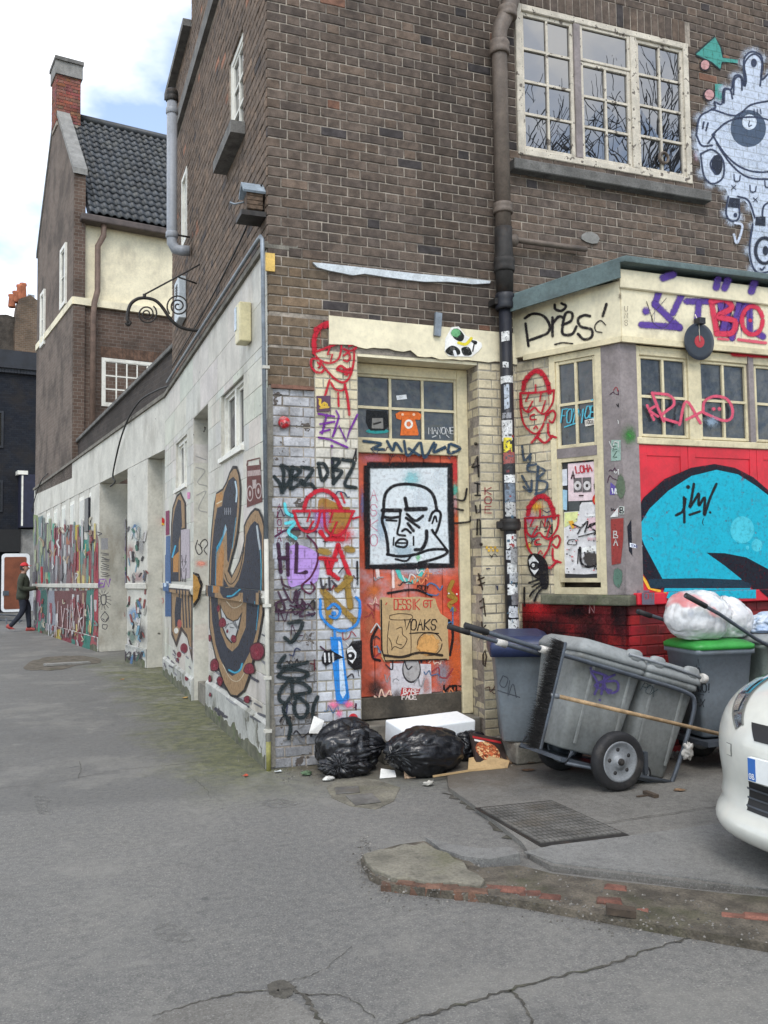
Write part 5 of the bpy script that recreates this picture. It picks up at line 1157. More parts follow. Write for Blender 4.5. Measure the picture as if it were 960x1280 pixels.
a.stroke([(865+62*math.cos(k*0.5), 435+85*math.sin(k*0.5)) for k in range(13)], 28, (202, 56, 80), True); a.stroke([(852, 435)], 24, (202, 56, 80)); a.stroke([(780, 550), (945, 570)], 20, (206, 90, 106)); a.stroke([(660, 545), (720, 550)], 16, (206, 90, 106))
a.text('UNS', 98, 350, 30, 3, (120, 110, 100), vert=True, adv=42); a.glow(70, 290, 14, 26, (90, 80, 70)); a.done('graffiti', 'spray_flat', BY)
a = Art(BW, Y1, n=0.012); a.stroke([(755, 630), (850, 636), (1000, 645)], 42, (188, 36, 52)); a.done('graffiti', 'spray_flat', BY)
a = Art(BW, Y1, n=-0.008)
for p in ([(235, 945), (275, 1030)], [(290, 945), (250, 975), (300, 1010)], [(265, 870), (300, 960), (335, 1040)], [(265, 870), (370, 885), (395, 940), (320, 1010), (420, 1050)], [(570, 985), (580, 920), (640, 890), (710, 905), (745, 960), (740, 1020), (690, 1035), (600, 1000), (570, 985)]): a.stroke(p, 18, (206, 84, 108))
a.stroke([(633, 965)], 24, (206, 84, 108)); a.stroke([(668, 965)], 24, (206, 84, 108)); a.glow(620, 1040, 50, 40, (150, 170, 190)); a.done('graffiti', 'spray_flat', BY)
a = Art(BW, Y1, n=0.010)
for p in ([(430, 1060), (470, 920), (555, 1050)], [(470, 1030), (570, 980)]): a.stroke(p, 18, (206, 84, 108))
a.done('graffiti', 'spray_flat', BY)
a = Art(BW, Y2, n=0.008, bands=cutbands([(1.20, 1.302, 0.069)], 0.008))
TEAL = (26, 168, 192)
a.fill([(160, 620), (250, 505), (360, 400), (500, 310), (650, 272), (780, 300), (890, 370), (990, 450), (1100, 540), (1250, 700), (1250, 900), (1100, 930), (960, 870), (760, 790), (590, 772), (700, 850), (800, 930), (800, 975), (340, 975), (215, 720)], TEAL)
outer = [(115, 615), (215, 440), (340, 330), (500, 262), (640, 240), (760, 262), (870, 318), (960, 395), (1100, 500), (1250, 660)]; inner = [(1250, 710), (1100, 545), (990, 450), (890, 372), (780, 302), (650, 275), (500, 312), (360, 402), (250, 507), (180, 622), (215, 720), (335, 945), (350, 1000), (265, 985), (125, 760)]
a.fill(outer+inner, (28, 30, 40)); a.fill([(590, 772), (700, 775), (830, 800), (960, 870), (1100, 930), (1250, 960), (1250, 1100), (940, 1050), (800, 930), (700, 850)], (28, 30, 40))
a.fill([(240, 930), (560, 925), (800, 935), (860, 960), (855, 985), (250, 985)], (30, 52, 66)); a.fill([(175, 868), (230, 935), (255, 985), (315, 995), (320, 1015), (240, 990)], (226, 180, 60)); a.ell(805, 635, 72, 82, (72, 188, 206)); a.ell(893, 728, 33, 38, (72, 188, 206)); a.ell(837, 742, 10, 13, (72, 188, 206)); a.fill([(340, 985), (855, 985), (855, 1045), (320, 1045)], TEAL)
for p in ([(408, 548), (450, 520), (465, 450)], [(455, 440), (458, 590)], [(515, 360), (500, 450), (490, 500), (530, 440), (545, 420), (545, 490), (580, 440), (575, 540)], [(580, 545), (610, 450), (650, 360)], [(490, 545), (550, 525)]): a.stroke(p, 17, BLK)
a.stroke([(480, 378)], 26, BLK); a.stroke([(612, 530)], 16, BLK); a.stroke([(575, 565), (565, 590), (575, 608)], 4, BLK)
a.fill([(130, 713), (206, 728), (202, 752), (130, 738)], (226, 230, 238)); a.text('TOREAD', 138, 722, 14, 3, (70, 80, 130), adv=11, rot=0.15); a.fill([(172, 998), (248, 998), (248, 1082), (174, 1082)], (104, 100, 112)); a.text('OM', 188, 1015, 34, 4, (176, 60, 66), adv=26); a.glow(130, 70, 60, 70, (60, 130, 60))
a.done('mural', 'spray_flat', BY, 'turquoise and black curved mural on the red boards')
# --- alley murals
NB1 = cutbands([(0.0, 0.338, 0.034), (1.248, 1.362, 0.0365)], 0.005); NB2 = cutbands([(0.0, 0.238, 0.034), (1.218, 1.332, 0.0365)], 0.005)
BRN = (150, 122, 90); NAV = (42, 46, 58)
a = Art(AL, Q8, n=0.005, bands=NB1)
for k in range(34):
    x = R.uniform(78, 285); y = R.uniform(560, 1080); a.stroke([(x, y), (x+R.uniform(15, 45), y+R.uniform(8, 26))], R.uniform(6, 13), R.choice([(120, 120, 124), (86, 86, 92), (150, 150, 152), (70, 68, 76)]))
a.ox, a.oy, a.sc = 255, 570, 7.53
OUT = (36, 32, 34)
a.fill([(44, 1300), (50, 1000), (70, 700), (95, 450), (118, 345), (175, 308), (212, 240), (238, 160), (272, 92), (310, 92), (337, 170), (350, 300), (347, 500), (327, 720), (300, 860), (268, 970), (242, 1075), (265, 1128), (330, 990), (355, 900), (378, 800), (376, 655), (400, 598), (440, 528), (482, 486), (522, 498), (557, 570), (575, 650), (575, 1300)], OUT)
a.fill([(54, 1300), (60, 1000), (80, 700), (104, 460), (126, 358), (182, 322), (222, 250), (250, 165), (282, 122), (306, 122), (326, 180), (338, 300), (334, 500), (312, 710), (285, 850), (252, 970), (224, 1080), (262, 1150), (345, 990), (372, 900), (388, 800), (388, 668), (410, 610), (448, 548), (484, 512), (515, 520), (545, 590), (562, 660), (562, 1300)], BRN)
a.fill([(62, 1300), (75, 900), (100, 650), (128, 490), (172, 470), (192, 345), (235, 228), (280, 195), (312, 235), (322, 400), (308, 600), (282, 770), (258, 900), (235, 1005), (222, 980), (218, 800), (214, 650), (180, 745), (148, 835), (120, 905), (112, 1300)], NAV)
a.fill([(118, 360), (172, 335), (182, 380), (160, 450), (122, 485), (108, 450)], (176, 128, 74)); a.stroke([(122, 450), (170, 425)], 13, (206, 190, 160)); a.fill([(118, 1300), (122, 1050), (132, 990), (175, 800), (192, 890), (188, 1020), (168, 1300)], (172, 120, 66))
a.fill([(186, 1140), (205, 1180), (240, 1240), (282, 1240), (330, 1165), (378, 985), (390, 860), (402, 745), (440, 655), (480, 612), (518, 640), (548, 750), (555, 1300), (186, 1300)], NAV); a.stroke([(200, 1110), (225, 1180), (262, 1205), (310, 1150), (350, 1040), (382, 860)], 9, OUT)
a.fill([(120, 860), (150, 805), (178, 750), (205, 640), (219, 690), (180, 785), (160, 835), (122, 908)], (40, 140, 172)); a.fill([(186, 770), (205, 640), (219, 690), (196, 750)], (150, 176, 190))
for p, w_, c in (([(298, 240), (312, 330), (306, 430)], 16, (176, 196, 206)), ([(306, 580), (286, 740), (270, 870)], 7, (70, 140, 165)), ([(503, 660), (515, 760), (533, 880)], 20, (168, 176, 180)), ([(535, 880), (543, 1050), (540, 1260)], 9, (80, 160, 180)), ([(118, 900), (114, 1100), (112, 1280)], 7, (60, 130, 160))): a.stroke(p, w_, c)
for i in range(4): a.stroke([(200+i*18, 490), (200+i*18, 550)], 9, (128, 130, 136)); a.stroke([(195+i*18, 520), (208+i*18, 520)], 6, (128, 130, 136))
a.ox, a.oy, a.sc = 255, 730, 5.565
a.fill([(36, 60), (38, 300), (58, 420), (93, 562), (138, 704), (188, 784), (236, 790), (288, 744), (324, 644), (354, 520), (388, 384), (420, 200), (424, 60)], OUT); a.fill([(44, 60), (46, 300), (66, 415), (102, 556), (146, 690), (192, 768), (234, 774), (280, 732), (312, 640), (342, 520), (378, 380), (410, 200), (412, 60)], BRN)
a.fill([(50, 60), (60, 250), (85, 420), (112, 510), (160, 610), (200, 640), (250, 612), (290, 540), (340, 440), (370, 330), (390, 200), (392, 60), (300, 60), (300, 130), (295, 300), (240, 430), (200, 470), (165, 440), (120, 330), (102, 200), (100, 60)], NAV)
a.fill([(100, 60), (104, 200), (120, 310), (155, 405), (192, 458), (215, 456), (252, 400), (294, 285), (298, 60)], (144, 116, 84)); a.fill([(112, 130), (135, 185), (165, 232), (205, 256), (240, 242), (272, 190), (250, 305), (228, 375), (195, 416), (158, 375), (126, 295)], OUT); a.fill([(122, 165), (160, 240), (205, 264), (242, 252), (258, 225), (240, 300), (222, 365), (195, 402), (164, 365), (134, 290)], (180, 180, 178))
a.fill([(140, 60), (160, 95), (205, 105), (265, 80), (280, 55)], NAV); a.stroke([(190, 85), (225, 80), (252, 60), (278, 38)], 12, (60, 150, 178)); a.stroke([(178, 598), (220, 616), (256, 596), (270, 555)], 14, (60, 150, 178)); a.stroke([(135, 560), (190, 660), (250, 670), (300, 590)], 5, (196, 182, 158)); a.stroke([(160, 120), (205, 165), (255, 150), (285, 110)], 5, (196, 182, 158)); a.stroke([(385, 120), (378, 220), (368, 320)], 6, (60, 140, 170))
for k in range(7): x = R.uniform(150, 235); a.stroke([(x, 280+R.uniform(-30, 60)), (x+24, 295+R.uniform(-30, 60))], 8, (110, 112, 114))
for x, y, rx, ry in ((104, 170, 11, 25), (132, 270, 26, 34), (212, 380, 20, 26), (168, 328, 8, 12), (372, 470, 48, 66), (320, 590, 38, 40), (76, 565, 30, 44), (116, 675, 20, 32), (305, 803, 20, 28), (45, 375, 8, 25), (45, 660, 10, 25), (68, 768, 8, 14)):
    P9 = [(x+rx*1.06*math.cos(t*.7)*(1+.14*math.sin(t*2.3+x)), y+ry*1.06*math.sin(t*.7)*(1+.12*math.cos(t*1.7+y))) for t in range(9)]
    a.fill(P9, (66, 22, 34), True); a.fill([(x+(px_-x)*.86+1, y+(py_-y)*.86) for px_, py_ in P9], (116, 34, 50), True); a.glow(x+rx*.1, y+ry*.1, rx*.6, ry*.6, (150, 56, 72))
a.done('mural', 'spray_flat', FRT, 'large brown and navy letter mural with red drops')
a = Art(AL, Q8, n=0.005, bands=NB1)
BX = (98, 50, 46)
a.fill([(219, 72), (273, 66), (281, 215), (219, 238)], BX); a.fill([(222, 92), (274, 86), (275, 108), (222, 114)], (170, 150, 146)); a.stroke([(220, 70), (222, 52), (270, 40), (272, 64)], 6, BX, False)
for x, y in ((232, 182), (266, 172)):
    a.ell(x, y, 13, 32, (176, 160, 156)); a.ell(x, y, 10, 26, BX); a.ell(x, y, 4, 12, (176, 160, 156))
a.fill([(242, 128), (257, 126), (258, 160), (243, 163)], (176, 160, 156)); a.done('paste_up', 'spray_flat', FRT, 'brown stencil of a portable stereo')
a = Art(AL, Y4, n=0.005, bands=NB2)
a.fill([(58, 1010), (66, 915), (88, 850), (110, 832), (138, 890), (140, 1030), (112, 1035), (112, 1310), (58, 1310)], (44, 36, 34)); a.fill([(64, 1005), (72, 920), (92, 860), (108, 845), (130, 895), (132, 1022), (108, 1030), (106, 1310), (62, 1310)], BRN); a.fill([(66, 1010), (80, 925), (98, 870), (112, 880), (118, 1010), (100, 1100), (100, 1310), (62, 1310)], NAV)
a.stroke([(66, 1180), (82, 1120)], 10, (66, 160, 196)); a.fill([(70, 1180), (100, 1150), (98, 1260), (70, 1260)], (176, 124, 66)); a.fill([(112, 1035), (158, 1030), (160, 1290), (112, 1300)], (176, 166, 172)); a.text('WVMW', 115, 1170, 40, 5, (90, 84, 88), vert=True, adv=34)
a.fill([(30, 935), (50, 930), (50, 1060), (30, 1065)], (122, 38, 78)); a.fill([(145, 835), (160, 832), (160, 868), (146, 870)], (206, 130, 170)); a.fill([(32, 1070), (55, 1065), (55, 1310), (30, 1310)], (72, 100, 140)); a.done('mural', 'spray_flat', FRT)
a = Art(AL, Y5, n=0.005, bands=NB2)
a.fill([(28, 60), (58, 50), (62, 250), (60, 400), (28, 400)], (62, 92, 132)); a.stroke([(42, 60), (40, 230)], 16, (190, 206, 222)); a.fill([(60, 240), (178, 250), (178, 660), (150, 520), (120, 480), (90, 570), (62, 500)], (70, 58, 54)); a.fill([(66, 250), (172, 258), (172, 600), (150, 500), (115, 450), (88, 540), (68, 480)], BRN); a.fill([(90, 290), (120, 300), (112, 440), (85, 460), (80, 380)], NAV)
for x in (105, 122, 138, 155): a.stroke([(x, 250), (x+6, 380), (x+10, 460)], 7, NAV)
for x, y, r_ in ((132, 575, 20), (105, 610, 12), (95, 640, 9), (160, 740, 10)): a.ell(x, y, r_, r_*1.4, (118, 32, 48))
a.ell(90, 478, 12, 16, (214, 210, 200)); a.ell(108, 440, 12, 24, (160, 80, 70))
for k in range(14): x = R.uniform(30, 165); y = R.uniform(560, 720); a.stroke([(x, y), (x+R.uniform(8, 20), y+R.uniform(10, 26))], 7, R.choice([(96, 90, 100), (130, 126, 134)]))
a.done('mural', 'spray_flat', FRT)
a = Art(ALF, Y5, n=0.038); a.fill([(182, 155), (215, 165), (237, 220), (222, 300), (190, 350), (182, 352)], (34, 30, 30)); a.fill([(182, 165), (205, 180), (222, 230), (206, 300), (182, 330)], (176, 134, 74)); a.done('mural', 'spray_flat', FRT)
a = Art(ALF, Y4, n=0.005)
for p in ([(200, 1090), (190, 1130), (205, 1165), (225, 1150), (215, 1110), (240, 1085), (255, 1110), (235, 1140), (250, 1165)], [(205, 1110), (225, 1130)]): a.stroke(p, 5, (60, 56, 58))
for p in ([(190, 700), (240, 720), (200, 780), (250, 800)], [(195, 850), (245, 830), (205, 920), (250, 940)], [(190, 640), (245, 660)]): a.stroke(p, 4, (160, 158, 156))
a.glow(220, 1215, 40, 22, (232, 150, 130)); a.done('graffiti', 'spray_flat', FRT)
# --- far stretch
class FWallArt(Wall):
    def P(s, u, n, z): return FA+FU*u+FN*n+V((0, 0, z))
FWA = FWallArt(FA, FU, FN)
FB_ = cutbands([(0.0, 0.26, 0.034)], 0.006)
a = Art(FWA, Y6, n=0.006, bands=FB_)
strips = [(55, 80, 390, 560, (150, 170, 100)), (60, 84, 560, 800, (150, 140, 130)), (70, 98, 820, 1010, (196, 84, 120)), (96, 132, 820, 1080, (48, 104, 92)), (84, 110, 400, 800, (120, 150, 150)), (112, 150, 440, 800, (96, 94, 100)), (150, 178, 480, 800, (130, 126, 130)), (140, 180, 830, 1100, (160, 164, 176)), (178, 215, 460, 640, (132, 40, 52)), (180, 215, 640, 800, (110, 96, 92)), (215, 245, 500, 800, (150, 150, 152)), (244, 262, 480, 560, (200, 110, 70)), (245, 285, 560, 800, (136, 96, 96)), (262, 290, 450, 800, (140, 60, 66)), (290, 312, 450, 600, (226, 196, 50)), (292, 318, 600, 800, (180, 36, 44)), (318, 340, 460, 700, (100, 150, 146)), (322, 356, 670, 800, (170, 140, 110)), (340, 372, 530, 620, (40, 150, 130)), (358, 382, 600, 800, (170, 36, 48)), (382, 404, 480, 800, (130, 90, 90)), (402, 424, 560, 1050, (186, 44, 58)), (182, 395, 830, 1140, (112, 52, 52)), (360, 398, 820, 1130, (44, 130, 112)), (190, 222, 1050, 1110, (206, 180, 60)), (280, 310, 1100, 1150, (40, 130, 110)), (340, 385, 1090, 1170, (40, 130, 110)), (230, 275, 1090, 1140, (140, 30, 44)), (300, 345, 1080, 1135, (140, 30, 44))]
mute = lambda c, k=.62: tuple(int(v*k+34) for v in c)
def drip(x0, x1, y0, y1, c):
    n_ = 6; w_ = (x1-x0)/2; xm = (x0+x1)/2; lf = []; rg = []
    for i in range(n_+1):
        f = i/n_; t = 1-(f-.75)*3.2 if f > .75 else 1; yy = y0+(y1-y0)*f; lf.append((xm-w_*t*R.uniform(.75, 1.1), yy+R.uniform(-8, 8))); rg.append((xm+w_*t*R.uniform(.75, 1.1), yy+R.uniform(-8, 8)))
    a.fill(lf+rg[::-1], c)
for x0, x1, y0, y1, c in ((54, 120, 430, 800, (150, 152, 142)), (112, 200, 450, 800, (122, 120, 124)), (190, 296, 470, 800, (124, 98, 100)), (286, 426, 500, 800, (132, 104, 100)), (60, 140, 830, 1060, (140, 130, 132)), (340, 426, 830, 1150, (150, 80, 82))):
    a.fill([(x0, y0+40), (x0+10, y0+5), ((x0+x1)/2, y0+24), (x1-8, y0-6), (x1, y0+30), (x1-2, y1), (x0+2, y1)], c)
for x, y, rx, ry, c in ((90, 520, 30, 60, (170, 180, 130)), (230, 520, 40, 50, (150, 50, 60)), (300, 560, 24, 80, (200, 170, 60)), (350, 580, 40, 50, (60, 140, 124)), (160, 640, 30, 90, (96, 92, 98)), (230, 700, 40, 60, (150, 146, 146)), (390, 700, 30, 90, (170, 50, 58)), (90, 700, 30, 80, (176, 172, 168))): a.glow(x, y, rx, ry, c)
for x0, x1, y0, y1, c in strips: drip(x0-2, x1+2, y0-10, y1+25, mute(c))
PALS = [((54, 150), [(140, 150, 110), (110, 106, 112), (150, 146, 146), (90, 110, 104), (70, 66, 72)]), ((150, 300), [(128, 52, 60), (110, 104, 108), (150, 148, 150), (96, 74, 74), (186, 184, 182), (80, 76, 80)]), ((280, 420), [(120, 46, 52), (86, 120, 112), (150, 120, 96), (110, 74, 72), (190, 170, 90), (176, 172, 170)])]
for k in range(150):
    (xa, xb), pal = PALS[k % 3]; x = R.uniform(xa, xb); y = R.uniform(400, 780) if R.random() < .75 else R.uniform(830, 1030); ln = R.uniform(50, 190); ln = min(ln, (800 if y < 800 else 1110)-y+10)
    w2 = R.uniform(2, 8); drip(x-w2, x+w2, y, y+ln, mute(R.choice(pal), .8) if R.random() < .95 else R.choice([(196, 174, 70), (170, 50, 56), (70, 140, 118)]))
for k in range(70):
    x = R.uniform(58, 420); y = R.choice([R.uniform(390, 790), R.uniform(840, 1100)]); c = R.choice([(196, 194, 190), (150, 146, 146), (96, 92, 94), (60, 56, 60), (128, 60, 64), (104, 120, 116), (150, 128, 104), (178, 170, 150)])
    a.stroke([(x+R.uniform(-8, 8), y), (x+R.uniform(-8, 8), y+R.uniform(5, 25)), (x+R.uniform(-10, 10), y+R.uniform(10, 45))], R.uniform(3, 12), c)
for k in range(10): x = 200+k*19; a.stroke([(x, 900+R.uniform(-30, 30)), (x+R.uniform(-25, 25), 1050+R.uniform(-40, 40))], 3.5, (190, 170, 168))
a.done('mural', 'spray_flat', FRT, 'dense drips of red, grey, green and yellow paint', gap=0.3)
a = Art(FWA, Y6, n=0.006, bands=FB_)
INK = (48, 46, 50)
a.stroke([(452, 840), (468, 845), (466, 890), (445, 892), (440, 850), (452, 840)], 6, INK)
for k in range(14): t = k*0.45; a.stroke([(452+22*math.cos(t), 865+34*math.sin(t)), (455+44*math.cos(t), 870+56*math.sin(t))], 3, INK)
for p in ([(463, 935), (440, 970), (463, 995), (485, 968), (463, 935)], [(450, 975), (460, 985)], [(470, 985), (480, 970)], [(450, 1010), (475, 1012), (470, 1035), (450, 1030), (450, 1010)]): a.stroke(p, 4, INK)
for p in ([(440, 515), (480, 515), (482, 580), (442, 582)],): a.fill(p, (120, 118, 118))
for k in range(12): y = 600+k*12; a.stroke([(440+R.uniform(0, 10), y), (475+R.uniform(0, 15), y+R.uniform(-5, 15))], 4, INK)
a.text('EN', 430, 750, 44, 6, PUR, adv=32, wid=0.6, slant=0.2); a.stroke([(420, 480), (445, 490), (425, 500)], 4, INK)
a.done('graffiti', 'marker', FRT, gap=0.1)
a = Art(FWA, Y6, n=0.006, bands=FB_)
for x, y, rx, ry, c in ((640, 480, 40, 60, (110, 150, 170)), (610, 600, 30, 60, (150, 80, 80)), (670, 560, 30, 80, (150, 148, 146)), (630, 950, 50, 60, (110, 150, 190)), (670, 1060, 40, 80, (90, 88, 92)), (620, 1080, 30, 60, (110, 130, 120)), (650, 740, 50, 40, (170, 140, 138))): a.glow(x, y, rx, ry, c)
for k in range(70):
    x = R.uniform(592, 700); y = R.choice([R.uniform(430, 800), R.uniform(850, 1200)]); a.stroke([(x, y), (x+R.uniform(-12, 12), y+R.uniform(10, 60))], R.uniform(6, 16), R.choice([(60, 56, 60), (130, 66, 62), (110, 146, 162), (84, 112, 146), (150, 148, 140), (66, 104, 90), (190, 186, 182), (90, 86, 88), (44, 42, 44)]))
a.text('KMPV', 592, 1165, 44, 6, (60, 50, 60), adv=26, wid=0.5); a.done('graffiti', 'spray_flat', FRT, gap=0.2)
FRV = Wall(FA+FU*0.93, -FN, -FU)
a = Art(FRV, Y6, n=0.006)
FWR = Wall(FA+FN*-0.235, FU, FN); a = Art(FWR, Y6, n=0.006)
a.fill([(745, 395), (765, 392), (775, 410), (790, 398), (803, 410), (800, 432), (778, 450), (752, 425)], (196, 44, 44), True); a.stroke([(725, 400), (765, 420), (800, 438)], 10, (226, 180, 60)); a.glow(745, 675, 50, 20, (240, 150, 120)); a.stroke([(720, 715), (790, 712), (790, 770), (722, 775), (720, 715)], 3, (130, 126, 122), False); a.stroke([(750, 740), (765, 758), (775, 740)], 4, (130, 126, 122)); a.text('ATFO', 742, 860, 26, 3, (200, 90, 90), adv=14, wid=0.5)
a.done('graffiti', 'spray_flat', FRT)
FDR = Wall(FA+FN*-0.52, FU, FN); a = Art(FDR, Y6, n=0.04)
a.fill([(520, 425), (582, 405), (585, 780), (520, 795)], (150, 146, 156))
for k in range(46): x = R.uniform(520, 582); y = R.uniform(430, 780); a.stroke([(x, y), (x+R.uniform(-8, 8), y+R.uniform(8, 26))], R.uniform(3, 7), R.choice([(96, 70, 130), (60, 60, 66), (200, 196, 200), (80, 90, 120), (70, 200, 70)]))
a.stroke([(565, 450), (560, 680)], 16, (70, 196, 70)); a.stroke([(560, 850), (570, 960)], 16, (190, 60, 60)); a.done('graffiti', 'spray_flat', FRT, gap=0.3)
# snail tile and red boss on the pier
mat('tile_purple', S(84, 52, 76), 0.3, 0.15, 12)
ti = sheet(FR, Z4, [(279, 492), (353, 490), (353, 574), (281, 574)], 0.006, 0.012, 'tile_purple', 'art_tile', BLD)
a = Art(FR, Z4, n=0.0195); a.stroke([(300, 510), (300, 535), (318, 550), (335, 540), (322, 528), (312, 540)], 11, (214, 176, 66)); a.stroke([(300, 555), (345, 550)], 8, (196, 160, 70)); a.stroke([(300, 510), (290, 505)], 4, (214, 176, 66)); a.done('snail', 'marker', ti)
A_ = Art(FR, Z4); u_, z_ = A_.uz(107, 632)
mat('boss_paint', S(206, 120, 120), 0.4, 0.5, 40, chips=(S(190, 30, 40), 0.52, 30), bump=0.6, bscale=60)
mb = MB(); mb.lathe([(0.045, 0.0), (0.05, 0.015), (0.04, 0.035), (0.018, 0.045), (0.0, 0.047)], FR.P(u_, 0.0, z_), FR.N, 18); mb.build('round_boss', 'boss_paint', BLD)

# illegible marker loops layered on the piers, jambs and pilasters
def squiggles(wall, box, n_, size, cols, parent, off, seed, mn='spray_flat', bands=None):
    rd = random.Random(seed); A3 = Art(wall, (0, 0, 1.0), n=off, bands=bands); x0, x1, y0, y1 = box
    for k in range(n_):
        x, y = rd.uniform(x0, x1), rd.uniform(y0, y1); s_ = size*rd.uniform(.6, 1.5); c = rd.choice(cols); pts = []
        for i in range(rd.randrange(4, 9)): pts.append((min(x1, max(x0, x+s_*(i*.55+rd.uniform(-.3, .3)))), y+s_*rd.uniform(-1, 1)))
        A3.stroke(pts, rd.uniform(.7, 1.6)*size*.14+.5, c)
    A3.done('graffiti', mn, parent, gap=-.03)
DK = [(40, 38, 42), (70, 40, 60), (56, 60, 84), (90, 40, 44), (110, 108, 106)]; LT = [(200, 198, 194), (150, 150, 152), (60, 56, 60), (150, 60, 66), (70, 110, 150)]
squiggles(FR, (346, 393, 640, 930), 26, 7, DK, BLD, .0075, 1, 'spray'); squiggles(FR, (398, 445, 560, 900), 16, 7, DK+LT, BLD, .0075, 2, 'spray')
squiggles(DRW, (456, 566, 715, 880), 46, 7, LT+[(214, 130, 90), (225, 190, 170)], BLD, .0055, 3); squiggles(DRW, (452, 566, 560, 572), 6, 4, DK, BLD, .040, 4)
squiggles(FR, (604, 622, 560, 880), 7, 4, DK, BLD, .0095, 5, 'spray'); squiggles(CT, (648, 690, 560, 740), 9, 6, DK+LT, BY, .011, 6, 'spray_h'); squiggles(CT, (759, 773, 450, 730), 10, 4, DK+LT, BY, .0155, 7)
squiggles(BW, (806, 950, 748, 756), 4, 3, DK, BY, .071, 10)
# ================================================================= pavement, kerb, covers
APZ = 0.03
def gpx(l, z=0.0): return [PZ(x, y, z) for x, y in l]
ap = gpx([(560, 984), (610, 1018), (652, 1052), (662, 1068), (690, 1082), (760, 1090), (860, 1102), (1060, 1120)], APZ)
ap = [V((p.x+R.uniform(-.006, .006), p.y, 0)) for p in ap]+[V((6.5, -3.0, 0)), V((6.5, -0.87, 0)), V((2.66, -0.87, 0)), V((2.23, -0.02, 0)), V((1.2, -0.02, 0)), V((1.2, -0.6, 0))]
pv = poly_sheet([(p.x, p.y) for p in ap], 0.0, APZ).build('pavement', 'slab', kind='structure')
# paler slab in front of the cover
sl = gpx([(655, 1066), (690, 1058), (778, 1047), (960, 1022), (1040, 1012), (1060, 1108), (960, 1112), (860, 1098), (760, 1087), (690, 1079), (668, 1070)], APZ)
poly_sheet([(p.x, p.y) for p in sl], APZ, APZ+0.006).build('paving_slab', 'pale_slab', pv)
# kerb strip: broken concrete nose and dirt with set bricks
kf = [(451, 1068), (462, 1088), (490, 1102), (540, 1108), (600, 1114), (650, 1121), (700, 1130), (760, 1140), (820, 1151), (900, 1164), (1060, 1192)]
kb = [(1060, 1126), (900, 1112), (820, 1103), (760, 1097), (690, 1088), (650, 1078), (600, 1081), (568, 1062), (530, 1048), (500, 1052), (470, 1060)]
kp = [PZ(x, y, 0.05) for x, y in kf+kb]
kd = poly_sheet([(p.x, p.y) for p in kp], 0.0, 0.036).build('kerb', 'dirt', kind='structure')
nose = [PZ(x, y, 0.06) for x, y in [(454, 1066), (458, 1076), (468, 1086), (480, 1089), (490, 1095), (512, 1096), (540, 1101), (566, 1100), (600, 1106), (606, 1098), (598, 1091), (585, 1085), (580, 1076), (568, 1072), (560, 1064), (545, 1060), (530, 1051), (518, 1055), (505, 1053), (490, 1059), (475, 1060)]]
bevel(poly_sheet([(p.x, p.y) for p in nose], 0.0, 0.055).build('kerb_nose', 'kerb_concrete', kd), 0.015, 2)
patch = [PZ(x, y, 0.05) for x, y in [(532, 1048), (560, 1056), (600, 1062), (640, 1060), (650, 1068), (612, 1076), (580, 1072), (550, 1062)]]
poly_sheet([(p.x, p.y) for p in patch], 0.0, 0.057).build('broken_slab', 'pale_slab', kd)
KZ = (380, 940, 1.655)
for i, (x, y, lw) in enumerate([(397, 250, .07), (397, 273, .08), (432, 281, .085), (468, 287, .085), (510, 294, .08), (547, 299, .08), (578, 268, .15), (645, 275, .08), (632, 304, .085), (755, 316, .085), (800, 320, .08), (848, 325, .09), (888, 331, .08), (938, 335, .09), (980, 342, .09), (1030, 350, .09), (690, 312, .06), (700, 322, .05)] + [(180+k*30, 262+k*3.4, .075) for k in range(7)]):
    p = PZ(KZ[0]+x/KZ[2], KZ[1]+y/KZ[2], 0.05); me = brick_mesh(round(lw*1.25/0.01)*0.01, 0.062, 0.07, 0.008, 0.004, i % 5, 'kerb_brick')
    o = link('kerb_brick', me); o.matrix_basis = Matrix.Translation((p.x, p.y, 0.040+R.uniform(-0.012, 0.010))) @ Matrix.Rotation(-0.55+R.uniform(-.15, .15), 4, 'Z') @ Matrix.Rotation(math.pi/2+R.uniform(-.1, .1), 4, 'X'); 
    k = R.uniform(0.7, 1.2); o.color = (0.185*k, 0.078*k, 0.055*k, 1) if i < 18 else (0.17*k, 0.09*k, 0.06*k, 1); par(o, kd)
p = PZ(KZ[0]+655/KZ[2], KZ[1]+333/KZ[2], 0.05); o = MB().box((-0.06, -0.025, 0), (0.06, 0.025, 0.03)).build('timber_offcut', 'dark_wood'); o.location = (p.x, p.y, 0.045); o.rotation_euler = (0.05, 0.1, -0.5); tag(o, 'short dark timber offcut lying on the broken brick kerb', 'offcut')
# gravel and crumbs round the kerb, the wall foot and the cover
gm = MB()
def crumb(p, r):
    vs = [V((R.uniform(.6, 1)*r*math.cos(a), R.uniform(.6, 1)*r*math.sin(a), 0)) for a in (0, 1.6, 3.1, 4.7)]; c = R.uniform(.08, .26); col = (c, c*.93, c*.82)
    b = [gm.vert(V(p)+q) for q in vs]; t = gm.vert(V(p)+V((0, 0, r*R.uniform(.5, .9))))
    for k in range(4): gm.face([b[k], b[(k+1) % 4], t], col)
for k in range(1500):
    t = R.random()*(len(kf)-1); i = int(t); f = t-i; x = kf[i][0]*(1-f)+kf[min(i+1, 10)][0]*f; y = kf[i][1]*(1-f)+kf[min(i+1, 10)][1]*f
    p = PZ(x+R.gauss(0, 6), y+abs(R.gauss(0, 14))-R.choice([0, 26, 0]), 0.0); crumb((p.x, p.y, 0.001 if R.random() < .6 else 0.037), R.uniform(0.003, 0.010))
